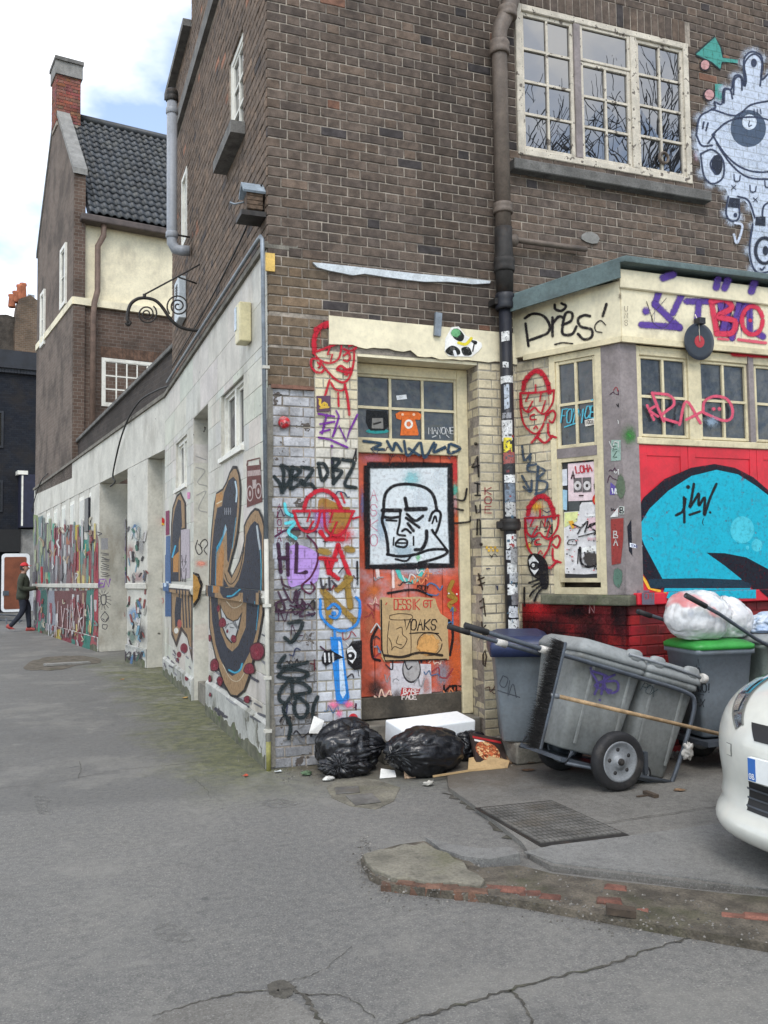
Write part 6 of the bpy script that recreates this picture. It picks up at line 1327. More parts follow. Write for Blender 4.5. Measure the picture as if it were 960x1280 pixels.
for k in range(700):
    x = R.uniform(-0.02, 1.9); crumb((x, -abs(R.gauss(0, 0.35))-0.02, 0.001 if x < 1.15 else 0.031), R.uniform(0.003, 0.010))
for k in range(800):
    crumb((R.uniform(2.7, 4.6), BF-abs(R.gauss(0, 0.10))-0.01, 0.031), R.uniform(0.006, 0.028))
for k in range(300):
    yy = R.uniform(-0.2, 9); crumb((-0.04-abs(R.gauss(0, 0.15))-max(0, yy-6.5)*0.17, yy, 0.001), R.uniform(0.003, 0.009))
gm.build('gravel', 'stone', kind='stuff', label='loose grit and crumbled mortar along kerb and walls', fix=False)
# big recessed access cover
cv = gpx([(600, 1012), (690, 1003), (778, 1043), (676, 1056)], APZ)
CVT = thing('access_cover', 'large square steel access cover with chequered tread in the pavement', 'manhole cover', (cv[0]+cv[2])/2)
mat('cover_steel', (0.15, 0.143, 0.13), 0.7, 0.25, 5, dirt=((0.12, 0.10, 0.075), 0.6, 3), bump=0.4, metal=0.1)
def lerp2(u, v): return (cv[0]*(1-u)+cv[1]*u)*(1-v)+(cv[3]*(1-u)+cv[2]*u)*v
mb = MB(); mb.prism([lerp2(-.04, -.05), lerp2(1.04, -.05), lerp2(1.04, 1.05), lerp2(-.04, 1.05)], (0, 0, 0.004)); mb.build('frame', 'iron', CVT)
mb = MB(); mb.prism([lerp2(0, 0)+V((0, 0, .004)), lerp2(1, 0)+V((0, 0, .004)), lerp2(1, 1)+V((0, 0, .004)), lerp2(0, 1)+V((0, 0, .004))], (0, 0, 0.004)); mb.build('plate', 'cover_plate', CVT)
mb = MB()
for i in range(17):
    for j in range(13):
        a0, b0 = (i+.12)/17, (j+.12)/13; a1, b1 = (i+.88)/17, (j+.88)/13; h = V((0, 0, .008))
        mb.prism([lerp2(a0, b0)+h, lerp2(a1, b0)+h, lerp2(a1, b1)+h, lerp2(a0, b1)+h], (0, 0, 0.005))
mb.build('tread_studs', 'cover_steel', CVT, kind='stuff')
# the small stopcock covers in their cement patch
pt = gpx([(408, 985), (425, 972), (470, 975), (500, 985), (492, 1002), (470, 1012), (438, 1008), (415, 998)])
cp = thing('stopcock_covers', 'pair of small rusty stopcock lids in a pale cement patch', 'stopcock cover', pt[0])
mb = MB(); mb.prism([V((p.x, p.y, 0.0)) for p in pt], (0, 0, 0.004)); mb.build('cement_patch', 'kerb_concrete', cp)
for q in ([(418, 986), (448, 984), (450, 992), (420, 994)], [(432, 996), (465, 993), (477, 1004), (444, 1008)]):
    w_ = gpx(q); mb = MB(); mb.prism([V((p.x, p.y, 0.005)) for p in w_], (0, 0, 0.006)); bevel(mb.build('lid', 'cover_steel', cp), 0.003, 1)
# cracks and joints filled with dirt
def crack(pts, w0, w1, name='crack', z=0.0035):
    P = catmull([(x+R.uniform(-2, 2), y+R.uniform(-1.5, 1.5), 0) for x, y in pts], 9); mb = MB(); L_ = []; n = len(P)
    for i, p in enumerate(P):
        q = PZ(p.x, p.y); t = (PZ(P[min(i+1, n-1)].x, P[min(i+1, n-1)].y)-PZ(P[max(i-1, 0)].x, P[max(i-1, 0)].y)); t.z = 0
        t.normalize(); nr = V((-t.y, t.x, 0)); w_ = (w0+(w1-w0)*i/n)*R.uniform(0.45, 1.5); o2 = nr*R.uniform(-1, 1)*max(w1*.8, .007)
        L_.append((mb.vert((q.x+o2.x+nr.x*w_/2, q.y+o2.y+nr.y*w_/2, z)), mb.vert((q.x+o2.x-nr.x*w_/2, q.y+o2.y-nr.y*w_/2, z))))
    for a_, b_ in zip(L_, L_[1:]): mb.face([a_[0], b_[0], b_[1], a_[1]])
    o = mb.build(name, 'crack_dirt', bpy.data.objects['ground']); return o
crack([(885, 1168), (820, 1185), (760, 1205), (700, 1222), (640, 1238), (580, 1255), (520, 1272), (490, 1285)], 0.010, 0.014)
crack([(640, 1238), (655, 1258), (670, 1290)], 0.012, 0.008); crack([(348, 1240), (365, 1236), (385, 1252), (400, 1275), (420, 1290)], 0.022, 0.012)
crack([(190, 1270), (240, 1256), (290, 1244), (348, 1238)], 0.004, 0.009); crack([(360, 1228), (400, 1214), (440, 1185)], 0.003, 0.002); crack([(380, 1244), (430, 1248), (470, 1275)], 0.005, 0.003)
crack([(0, 985), (70, 978), (150, 964), (220, 955), (258, 950)], 0.003, 0.006); crack([(240, 972), (255, 985), (262, 1000)], 0.003, 0.002); crack([(98, 952), (102, 962), (97, 975)], 0.004, 0.003); 
crack([(560, 990), (610, 1020), (655, 1060)], 0.03, 0.05)
crack([(700, 1045), (800, 1030), (900, 1016)], 0.006, 0.006, z=APZ+0.0085)
# lighter trodden patches, sunken repair in the alley
def blot(pts, m, name, z=0.0025):
    P = catmull([(x, y, 0) for x, y in pts], 5, True); q = [PZ(p.x+R.uniform(-1.5, 1.5), p.y+R.uniform(-.7, .7)) for p in P]; mb = MB(); mb.face([mb.vert((p.x, p.y, z)) for p in q]); return mb.build(name, m, bpy.data.objects['ground'])
mat('worn_pale', (0.19, 0.186, 0.172), 0.9, 0.25, 14, dirt=((0.16, 0.155, 0.145), 0.9, 9), bump=0.5)
_t = MT['worn_pale'].node_tree; _n = _t.nodes.new('ShaderNodeTexNoise'); _n.inputs['Scale'].default_value = 14; _n.inputs['Detail'].default_value = 6; _n.inputs['Roughness'].default_value = 0.7; _g = _t.nodes.new('ShaderNodeNewGeometry'); _m = _t.nodes.new('ShaderNodeMapRange'); _m.inputs['From Min'].default_value = 0.42; _m.inputs['From Max'].default_value = 0.62; _m.inputs['To Max'].default_value = 0.75
_t.links.new(_g.outputs['Position'], _n.inputs['Vector']); _t.links.new(_n.outputs['Fac'], _m.inputs['Value']); _t.links.new(_m.outputs[0], [q for q in _t.nodes if q.type == 'BSDF_PRINCIPLED'][0].inputs['Alpha'])
for q in ([(42, 998), (52, 994), (64, 1000), (60, 1006), (62, 1016), (50, 1018)], [(190, 1158), (212, 1154), (235, 1166), (240, 1176), (210, 1178), (196, 1168)], [(325, 1003), (350, 998), (372, 1005), (345, 1011)]): blot(q, 'worn_pale', 'worn_patch')
blot([(188, 1282), (230, 1256), (290, 1248), (345, 1244), (390, 1268), (400, 1290), (200, 1300)], 'slab', 'old_slab')
blot([(335, 1232), (355, 1226), (368, 1236), (360, 1248), (340, 1246)], 'crack_dirt', 'pothole', 0.003)
blot([(28, 836), (48, 824), (80, 820), (118, 822), (125, 828), (96, 832), (70, 838)], 'dirt', 'sunken_patch', 0.004)
o = MB().box((-0.35, -0.09, 0), (0.35, 0.09, 0.03)).build('plank_offcut', 'concrete'); p = PZ(84, 831); o.location = (p.x, p.y, 0.004); o.rotation_euler = (0, 0.02, 0.25); tag(o, 'flat pale board lying by the sunken patch in the alley', 'board')
# little bits on the ground
def scrap(x, y, sx, sy, col, rz, label, cat, name, z=0.0):
    p = PZ(x, y, z); mb = MB(); n = 8
    P = [V((sx*math.cos(2*math.pi*k/n)*R.uniform(.6, 1), sy*math.sin(2*math.pi*k/n)*R.uniform(.6, 1), 0.006+R.uniform(0, .012))) for k in range(n)]
    mb.prism(P, (0, 0, 0.002)); o = mb.build(name, mat('scrap_%d' % len(MT), S(*col), 0.8, 0.2, 20)); o.location = (p.x, p.y, z); o.rotation_euler.z = rz; tag(o, label, cat); return o
scrap(232, 873, 0.05, 0.03, (190, 150, 80), 0.3, 'yellow fallen leaf beside the white plinth', 'leaf', 'leaf')
scrap(307, 971, 0.035, 0.02, (190, 84, 60), 0.8, 'orange litter scrap near the corner pipe', 'litter', 'litter_scrap')
scrap(348, 966, 0.04, 0.025, (196, 200, 200), 0.2, 'white litter scrap at the foot of the corner', 'litter', 'litter_scrap')
scrap(153, 850, 0.05, 0.025, (150, 110, 70), 0.5, 'small brown leaf out on the mossy alley floor', 'leaf', 'leaf')
p = PZ(813, 995, APZ)
wt = thing('wood_scrap', 'small T shaped scrap of wood in front of the cart wheel', 'wood scrap', p)
mb = MB(); mb.box((-0.015, -0.06, APZ+.002), (0.02, 0.06, APZ+0.022), Matrix.Translation((p.x, p.y, 0))); mb.build('block', 'dark_wood', wt); mb = MB(); mb.box((-0.10, 0.0, APZ+.002), (-0.017, 0.014, APZ+0.01), Matrix.Translation((p.x, p.y, 0)) ); mb.build('splinter', 'dark_wood', wt)
# ragged damp render at the foot of the alley wall
def damp(wall, u0, u1, n):
    pts = [(u0, 0.0), (u1, 0.0)]; k = int((u1-u0)/.07)
    for i in range(k+1): pts.append((u1-(u1-u0)*i/k, max(.03, .10+.07*noise.noise(V((i*.25, u0, 1.0)))+R.uniform(-.025, .025))))
    MB().prism([wall.P(u_, n, z) for u_, z in pts], wall.N*.006).build('damp_band', 'mossy_sill', FRT)
damp(AL, .04, 2.78, .030); damp(AL, 3.81, 6.54, .030); damp(FWALL, .94, 2.14, .030); damp(FWALL, 4.22, 11.6, .030)
# ================================================================= pipes and fittings
DPX, DPY = 2.064, -0.10
dp = thing('drainpipe', 'tall soil pipe, brown above and sticker-covered black below, beside the door pier', 'drainpipe', (DPX, DPY, 0))
zt = lambda y, x=632: PY(x, y, DPY).z
mb = MB(); mb.tube([(2.30, DPY, 7.0), (2.22, DPY, 6.62), (2.17, DPY, 6.45), (DPX+.01, DPY, 6.25), (DPX, DPY, 6.15), (DPX, DPY, 4.1)], [.072, .072, .072, .07, .068, .068], 16); mb.build('upper_pipe', 'brown_pipe', dp)
def collar(z, r, h, m, x=DPX): mb = MB(); mb.lathe([(r*.93, -h/2), (r, -h*.4), (r, -h*.15), (r*.95, 0), (r, h*.15), (r, h*.4), (r*.93, h/2)], (x, DPY, z), n=18); return mb.build('collar', m, dp)
collar(6.06, .09, .12, 'brown_pipe'); collar(4.62, .088, .09, 'brown_pipe'); collar(6.40, .088, .10, 'brown_pipe', 2.15); collar(4.12, .092, .12, 'iron'); collar(3.80, .085, .14, 'black_pipe')
mb = MB(); mb.tube([(DPX, DPY, 4.45), (DPX, DPY, 4.35), (DPX, DPY, 4.2), (DPX, DPY, 3.85)], [.078, .075, .082, .072], 16); mb.build('junction', 'iron', dp)
mb = MB(); mb.tube([(DPX+.02, DPY, 4.34), (DPX+.12, DPY, 4.36)], .05, 12); mb.tube([(DPX+.10, DPY, 4.362), (2.55, -.07, 4.372), (2.93, -.06, 4.378)], .026, 10); mb.build('branch_pipe', 'brown_pipe', dp)
p = FR.uz(737, 298); mb = MB(); mb.prism([FR.P(p[0]+.10*math.cos(k*.7), 0.002, p[1]+.055*math.sin(k*.7)+R.uniform(-.01, .01)) for k in range(9)], FR.N*.012); mb.build('cement_flange', 'concrete', dp)
mb = MB(); mb.tube([(DPX, DPY, 3.85), (DPX, DPY, 0.10)], .056, 16); mb.build('lower_pipe', 'black_pipe', dp)
zc = zt(656); collar(zc, .085, .10, 'iron'); mb = MB(); mb.box((DPX-.125, DPY-.02, zc-.035), (DPX+.10, DPY+.02, zc+.03)); bevel(mb.build('bracket', 'iron', dp), .008, 1)
mb = MB(); mb.box((DPX-.11, DPY-.02, 3.77), (DPX+.08, DPY+.10, 3.82)); mb.build('bracket', 'iron', dp)
# stickers wrapped on the pipe
def pipe_sticker(px0, px1, py0, py1, col, k=0, tilt=0.0):
    r = .0572+.0004*(k % 5); mb = MB(); z1, z0 = zt(py0), zt(py1)
    cam_a = math.atan2(CAM.y-DPY, CAM.x-DPX)
    def ang(px):
        off = (px-632.0)/9.0; off = max(-1, min(1, off)); return cam_a+math.asin(off)
    n = 6; a0, a1 = ang(px0), ang(px1); rows_ = []
    for i in range(n+1):
        a_ = a0+(a1-a0)*i/n; t = tilt*(i/n-.5); rows_.append((mb.vert((DPX+r*math.cos(a_), DPY+r*math.sin(a_), z0+t+R.uniform(-.003, .003))), mb.vert((DPX+r*math.cos(a_), DPY+r*math.sin(a_), z1+t+R.uniform(-.003, .003)))))
    for q, s_ in zip(rows_, rows_[1:]): mb.face([q[0], s_[0], s_[1], q[1]], None, True)
    key = 'sticker_%d_%d_%d' % col
    if key not in MT: mat(key, S(*col), 0.6, 0.2, 40, chips=((.06, .06, .06), .58, 45), bump=0.1)
    mb.build('sticker', key, dp)
WH = (216, 216, 214); BK = (44, 44, 48)
st = [(626, 637, 416, 428, WH), (627, 635, 454, 461, WH), (624, 640, 471, 480, WH), (628, 635, 482, 512, (178, 186, 196)), (625, 637, 517, 524, (150, 150, 154)), (624, 638, 526, 552, WH), (626, 637, 548, 566, (226, 208, 60)), (625, 640, 566, 580, (160, 90, 84)), (626, 640, 580, 594, BK), (626, 640, 594, 604, (226, 226, 224)), (626, 640, 605, 628, (120, 132, 146)), (626, 640, 628, 646, (186, 186, 184)), (627, 640, 668, 686, WH), (626, 638, 688, 700, (190, 192, 196)), (632, 641, 684, 706, (150, 150, 150)), (627, 640, 704, 718, (206, 206, 204)), (630, 641, 716, 728, (170, 172, 174)), (627, 640, 730, 744, WH), (632, 641, 742, 756, (120, 118, 120)), (628, 640, 758, 772, (200, 202, 206)), (634, 641, 760, 768, (206, 196, 70)), (627, 641, 774, 790, WH), (628, 641, 792, 806, (190, 190, 190))]
for i, (a_, b_, c_, d_, col) in enumerate(st): pipe_sticker(a_, b_, c_, d_, col, i, R.uniform(-.012, .012))
for i in range(46): x = R.uniform(625, 638); y = R.choice([R.uniform(540, 645), R.uniform(668, 805)]); pipe_sticker(x, x+R.uniform(2, 4), y, y+R.uniform(2, 5), R.choice([BK, (90, 90, 94), (150, 60, 60), (70, 100, 120)]), 5+i % 4)
# corner conduit
cn = thing('conduit', 'thin galvanised conduit running down the corner of the white frontage', 'conduit', (-0.03, -0.03, 0))
mb = MB(); mb.tube([(-.03, -.032, 1.75), (-.046, -.032, 4.0), (-.048, -.030, 4.12), (-.05, .02, 4.16), (-.05, .12, 4.165), (-.05, 3.0, 4.17), (-.05, 5.9, 4.17)], .0165, 10); mb.build('pipe', 'galvanised', cn)
mb = MB(); mb.tube([(-.022, -.032, .22), (-.03, -.032, 1.76)], .018, 10); mb.build('painted_length', 'white_render', cn)
mb = MB(); mb.tube([(-.021, -.032, .0), (-.022, -.032, .22)], .0185, 10); mb.build('yellow_foot', mat('yellow_paint', S(150, 146, 84), 0.6, 0.2), cn)
for z in (.30, .70, 1.25, 3.1): mb = MB(); mb.box((-.055, -.058, z-.012), (.0, -.010, z+.012)); mb.build('saddle', 'white_render', cn)
# nest box
q = PX(309, 250, -0.13); bh = thing('nest_box', 'small wooden bird box with grey felt roof on the alley corner', 'bird box', (0, q.y, q.z))
y0, z0 = q.y, q.z
mb = MB(); mb.box((-.145, y0-.07, z0-.10), (-.02, y0+.07, z0+.04)); bevel(mb.build('box', mat('nest_wood', (0.13, 0.085, 0.055), 0.85, 0.4, 22, bump=0.6), bh), .006, 1)
for k in range(4): mb = MB(); mb.box((-.15, y0-.076, z0-.095+k*.036), (-.02, y0-.070, z0-.066+k*.036)); mb.build('slat', 'nest_wood', bh)
mb = MB(); mb.prism([(-.18, y0-.09, z0+.03), (-.18, y0, z0+.12), (-.18, y0+.09, z0+.03), (-.18, y0+.10, z0+.045), (-.18, y0, z0+.142), (-.18, y0-.10, z0+.045)], (.18, 0, 0)); mb.build('roof', mat('nest_roof', S(150, 162, 172), 0.7, 0.2), bh)
mb = MB(); mb.box((-.20, y0-.11, z0-.165), (-.0, y0+.11, z0-.125)); mb.build('shelf', 'iron', bh)
mb = MB(); mb.tube([(-.145, y0+.05, z0+.0), (-.20, y0+.16, z0+.02), (-.24, y0+.16, z0+.03)], .008, 8); mb.build('perch', 'galvanised', bh)
# vent pipe at the far end of the alley wall
vp = thing('vent_pipe', 'light grey vent stack with dark cowl rising beside the alley wall', 'vent pipe', (-.227, 4, 5.4))
mb = MB(); mb.tube([(-.02, 3.95, 5.40), (-.12, 3.97, 5.40), (-.19, 3.99, 5.42), (-.225, 4.0, 5.49), (-.227, 4, 5.60), (-.227, 4, 7.28)], .063, 16); mb.build('stack', 'grey_pipe', vp)
mb = MB(); mb.lathe([(.07, 0), (.078, .01), (.078, .06), (.07, .07), (.075, .08), (.075, .13), (.05, .16)], (-.227, 4, 7.26), n=16); mb.build('cowl', 'iron', vp)
for z in (5.55, 7.1): mb = MB(); mb.lathe([(.066, 0), (.075, .01), (.075, .07), (.066, .08)], (-.227, 4, z), n=16); mb.build('socket', 'grey_pipe', vp)
mb = MB(); mb.tube([(-.227, 4.05, 5.62), (-.0, 4.08, 5.62)], .012, 6); mb.build('bracket', 'iron', vp)
# wrought iron bracket
IBZ = (140, 260, 4.571); IY = 3.32
ip = lambda x, y: PY(IBZ[0]+x/IBZ[2], IBZ[1]+y/IBZ[2], IY)
ib = thing('iron_bracket', 'scrolled wrought iron sign bracket projecting over the alley', 'bracket', ip(500, 700))
mb = MB(); mb.tube(catmull([ip(*q) for q in ((510, 700), (440, 695), (380, 675), (330, 630), (290, 570), (250, 530), (200, 515), (150, 518), (110, 545), (92, 590), (90, 640), (104, 655), (92, 668), (80, 655))], 5), .019, 8); mb.build('arm', 'iron', ib)
for pts, r_ in (([(185, 495), (380, 390), (545, 298)], .010), ([(380, 395), (485, 432)], .010), ([(185, 520), (185, 492)], .02)): mb = MB(); mb.tube([ip(*q) for q in pts], r_, 7); mb.build('stay', 'iron', ib)
for cx_, cy_, r_, ph in ((378, 560, 66, 2.4), (200, 605, 58, 5.4)):
    mb = MB(); mb.tube([ip(cx_+(r_-k*r_*.016)*math.cos(ph+k*.28), cy_+(r_-k*r_*.016)*math.sin(ph+k*.28)) for k in range(56)], .009, 6); mb.build('scroll', 'iron', ib)
# silver cabinet, lamp unit, wires
eb = thing('meter_cabinet', 'small silver louvred cabinet on the alley brickwork below the vent pipe', 'cabinet', (0, 4.55, 4.65))
mb = MB(); mb.box((-.10, 4.35, 4.68), (-.004, 4.75, 5.22)); bevel(mb.build('case', 'lead', eb), .01, 1)
for k in range(5): mb = MB(); mb.box((-.106, 4.45, 4.98+k*.035), (-.1005, 4.62, 4.995+k*.035)); mb.build('louvre', 'iron', eb)
q0 = PX(305, 405, -.05); lb = thing('lamp_unit', 'cream box light fitting on the white fascia near the corner', 'lamp', q0)
mb = MB(); mb.box((-.11, q0.y-.09, q0.z-.17), (-.003, q0.y+.09, q0.z+.17)); bevel(mb.build('case', mat('cream_plastic', S(208, 198, 158), 0.4, 0.08), lb), .012, 2)
mb = MB(); mb.box((-.115, q0.y+.02, q0.z-.05), (-.02, q0.y+.097, q0.z+.15)); mb.build('lens', mat('lens_plastic', S(170, 190, 206), 0.25, 0.2, 30), lb)
def cable(pts, r, label):
    mb = MB(); mb.tube(catmull(pts, 6), r, 6); o = mb.build('cable', 'cable'); tag(o, label, 'cable')
cable([FWALL.px(x, y, .06) for x, y in ((212, 482), (196, 488), (176, 500), (162, 520), (152, 545), (145, 572), (141, 595), (144, 602), (138, 608))], .014, 'black cable looping down the white fascia to a tangled end')
cable([FWALL.px(x, y, .04) for x, y in ((60, 592), (52, 600), (44, 622), (40, 640))], .012, 'thin wire hanging at the far end of the white fascia')
cable([V((-.02, y, z)) for y, z in ((.1, 4.62), (.6, 4.50), (1.5, 4.42), (3.0, 4.36), (5.6, 4.33))], .008, 'thin black wire clipped along the alley brickwork above the conduit')
# vinyl record
c_ = BW.px(874, 427, .075); vr = thing('vinyl_record', 'black vinyl record with red label hung on the cream fascia', 'record', c_)
mat('vinyl', S(46, 52, 62), 0.3, 0.1, 40, bump=0.0)
T1 = Matrix.Rotation(0.06, 3, 'X') @ V((0, -1, 0))
mb = MB(); mb.lathe([(.152, -.002), (.154, 0), (.152, .002), (.118, .0035), (.08, .002), (.053, .003)], c_, T1, 40); mb.build('disc', 'vinyl', vr)
mb = MB(); e1 = T1.orthogonal().normalized(); e2 = T1.cross(e1); mb.prism([c_+T1*.0035+(e1*math.cos(k*.2244)+e2*math.sin(k*.2244))*.05 for k in range(28)], T1*.0012); mb.build('label', mat('record_label', S(186, 52, 62), 0.5, 0.1), vr)
mb = MB(); mb.tube([c_+V((0, -.008, 0)), c_+V((-.005, -.008, .15)), BW.px(869, 393, .06)], .004, 6); mb.build('string', mat('twine', S(220, 210, 190), 0.8), vr)
mb = MB(); mb.box((-.03, -.05, .14), (.03, .02, .19), Matrix.Translation(c_)); mb.build('hook_block', 'black_pipe', vr)
# ================================================================= rubbish
def plastic(name, col, rough, bumps, wr=0.5, **kw):
    b = NB(name); n = b.noise(bumps, 5, 0.6); n2 = b.noise(bumps*0.35, 4, 0.6); w_ = b.n('ShaderNodeTexWave'); w_.inputs['Scale'].default_value = bumps*0.25; w_.inputs['Distortion'].default_value = 9; w_.inputs['Detail'].default_value = 3; b.l(b.pos(), w_.inputs['Vector'])
    b.col(col); b.b.inputs['Roughness'].default_value = rough; b.bump(b.math('ADD', n, b.math('ADD', n2, b.math('MULTIPLY', w_.outputs['Fac'], 0.35))), wr, 0.02); return b
plastic('black_bag', (0.011, 0.011, 0.013), 0.27, 11, 0.25)
def bag_mesh(c, rx, ry, rz, knot, seed, amp=0.10, n=84, m=56, folds=17, floor=0.0):
    """crumpled refuse sack: a sphere pulled into creases that run to the knot"""
    rd = random.Random(seed); mb = MB(); K_ = V(knot).normalized(); a = K_.orthogonal().normalized(); b = K_.cross(a); so_ = V((rd.uniform(0, 50), rd.uniform(0, 50), rd.uniform(0, 50)))
    rows_ = []; ph = rd.uniform(0, 6)
    for j in range(m+1):
        th = math.pi*j/m; row = []
        for i in range(n):
            fi = 2*math.pi*i/n; d = K_*math.cos(th)+(a*math.cos(fi)+b*math.sin(fi))*math.sin(th)
            near = max(0, 1-th/1.7); rr = 1.0
            rr += amp*1.6*(noise.noise(d*1.5+so_))+amp*0.55*(noise.noise(d*3.0+so_))
            cr = abs(noise.noise(V((math.cos(fi)*folds*.32, math.sin(fi)*folds*.32, th*0.9+ph))+so_)); rr -= (near**0.6)*amp*1.5*(1-min(1, cr*2.6))
            dl = V((d.x, d.y*1.0, d.z*0.45)); rr -= amp*0.75*(1-min(1, abs(noise.noise(dl*2.6+so_*2))*5))**2; far_ = 1-near
            rr -= amp*0.30*(1-min(1, abs(noise.noise(V((fi*3.2, th*2.2, 7.0))+so_*3))*5))**2; rr -= amp*0.07*(1-min(1, abs(noise.noise(d*8.0+so_*3))*4))
            rr += 0.10*max(0, 1-th/0.22)
            p = V((d.x*rx, d.y*ry, d.z*rz))*rr+V(c)
            if p.z < floor+0.004: p.z = floor+0.004+0.003*noise.noise(d*9)
            row.append(p)
        rows_.append(row)
    mb.loft(rows_, cap=False); return mb
def sack(name, label, c, r, knot, seed, m='black_bag', **kw):
    o = bag_mesh(c, *r, knot, seed, **kw).build(name, m, weld=True, fix=True); tag(o, label, 'rubbish bag', None)
    for q in o.data.polygons: q.use_smooth = True
    return o
sack('rubbish_bag', 'slumped black rubbish sack leaning against the painted pier', (0.54, -0.27, 0.165), (0.27, 0.21, 0.22), (0.8, -0.5, 0.1), 3, amp=.12)
sack('rubbish_bag', 'small flat black sack spilling from the foot of the slumped sack', (0.46, -0.43, 0.07), (0.20, 0.12, 0.12), (-0.4, -0.8, 0.3), 8, amp=.16)
sack('rubbish_bag', 'plump black rubbish sack with gathered neck in front of the door', (1.02, -0.62, 0.165), (0.31, 0.22, 0.185), (-0.95, -0.35, 0.12), 5, amp=.085, folds=26)
sack('rubbish_bag', 'little black bag bundle beside the printed food box', (1.47, -0.42, 0.13), (0.16, 0.14, 0.13), (-0.5, -0.3, 0.5), 12, amp=.09)
mat('polystyrene', S(238, 240, 240), 0.7, 0.03, 30, bump=0.3, bscale=160)
pb = thing('polystyrene_box', 'white polystyrene slab lying behind the black sacks', 'polystyrene', (1.2, -.3, .1))
o = MB().box((-.33, -.14, -.085), (.33, .14, .085)).build('block', 'polystyrene', pb); o.matrix_basis = Matrix.Translation((1.22, -0.27, 0.245)) @ Matrix.Rotation(0.10, 4, 'Z') @ Matrix.Rotation(-.02, 4, 'Y') @ Matrix.Rotation(.12, 4, 'X'); par(o, pb); bevel(o, .012, 2)
# printed food box, flattened
fb = thing('food_box', 'crushed dark food carton printed with an orange meal', 'carton', (1.52, -.66, .05))
Mx = Matrix.Translation((1.55, -0.62, 0.125)) @ Matrix.Rotation(-.25, 4, 'Z') @ Matrix.Rotation(.75, 4, 'X') @ Matrix.Rotation(0.35, 4, 'Y')
mb = MB(); mb.box((-.14, -.13, -.012), (.14, .13, .012), Mx); mb.build('carton', mat('carton_dark', S(58, 46, 42), 0.5, 0.2, 9), fb)
mb = MB()
mat('food_print', S(196, 100, 60), 0.5, 0.5, 45, chips=(S(214, 180, 130), 0.55, 50), bump=0.2)
P = [(-.02+.105*math.cos(k*.42), -.02+.09*math.sin(k*.42)) for k in range(15)]
mb.prism([Mx @ V((x, y, .0125)) for x, y in P], Mx.to_3x3() @ V((0, 0, .002))); mb.build('meal_print', 'food_print', fb)
mb = MB(); mb.box((-.13, .08, .0125), (.12, .10, .0142), Mx); mb.build('red_band', 'red_label', fb); mb = MB(); mb.box((-.12, .055, .0125), (-.03, .072, .0142), Mx); mb.build('white_band', 'paper', fb)
def flap(name, label, cat, pts, th, m):
    o = MB().prism([V(p) for p in pts], (0, 0, th)).build(name, m); tag(o, label, cat); return o
flap('cardboard_scrap', 'torn beige cardboard flap in front of the food carton', 'cardboard', [(1.28, -.80, .03), (1.60, -.82, .032), (1.66, -.74, .06), (1.50, -.66, .10), (1.36, -.66, .09)], .006, 'cardboard')
flap('cardboard_scrap', 'folded brown cardboard beside the food carton, next to the broom', 'cardboard', [(1.60, -.74, .03), (1.82, -.66, .033), (1.78, -.54, .09), (1.66, -.58, .12)], .008, mat('old_card', S(120, 96, 74), 0.85, 0.3, 9))
flap('wood_lath', 'thin wooden lath under the plump black sack', 'lath', [(0.98, -.86, .032), (1.50, -.78, .034), (1.50, -.765, .034), (0.98, -.845, .032)], .012, 'cardboard')
for i_, (x, y, c, l_) in enumerate(((0.30, -.52, (206, 204, 198), 'white crumpled tissue at the left edge of the slumped sack'), (1.70, -.95, (120, 90, 66), 'brown leaf near the printed food box'), (0.90, -.95, (190, 186, 176), 'grey paper crumb in front of the plump sack'), (2.32, -1.85, (150, 120, 90), 'tan leaf in front of the barrow castors'), (0.20, -.30, (96, 120, 90), 'small green wrapper by the corner fillet'))):
    o = bag_mesh((x, y, .02), .045, .032, .018, (0, 0, 1), 60+i_, .35, 16, 10, floor=.004 if x < 1.15 else APZ+.004).build('litter', mat('litter_%d' % i_, S(*c), .8, .3, 30)); tag(o, l_, 'litter')
flap('paper_scrap', 'white folded paper stuck behind the slumped sack', 'paper', [(.29, -.06, .26), (.38, -.05, .25), (.42, -.04, .34), (.34, -.03, .38)], .005, 'paper')
flap('paper_scrap', 'crumpled white wrapper between the two big sacks', 'paper', [(.66, -.62, .004), (.78, -.64, .006), (.80, -.56, .03), (.70, -.54, .05)], .006, 'paper')
flap('paper_scrap', 'brown and white wrapper at the neck of the plump sack', 'paper', [(.82, -.70, .004), (.90, -.72, .006), (.90, -.66, .07), (.84, -.64, .09)], .006, mat('wrapper', S(190, 160, 130), 0.6, 0.4, 20))
o = sack('rag_heap', 'brown heap of sodden rags at the end of the cardboard', (1.80, -.72, .05), (.09, .07, .05), (0, 0, 1), 21, m=mat('sodden', (0.07, 0.05, 0.035), 0.9, 0.3, 14, bump=.6), amp=.2, n=40, m_=0) if False else None
o = bag_mesh((1.82, -.70, .055), .10, .07, .06, (0, 0, 1), 21, .2, 40, 26, floor=APZ).build('rag_heap', mat('sodden', (0.07, 0.05, 0.035), 0.9, 0.3, 14, bump=.6)); tag(o, 'small brown heap of sodden rags by the broom', 'rags')
o = bag_mesh((1.90, -.30, .09), .13, .10, .07, (0, 0, 1), 22, .22, 40, 26, floor=APZ).build('leaf_heap', MT['dirt']); tag(o, 'heap of rotten leaves and dirt at the foot of the cream pier', 'dirt heap')

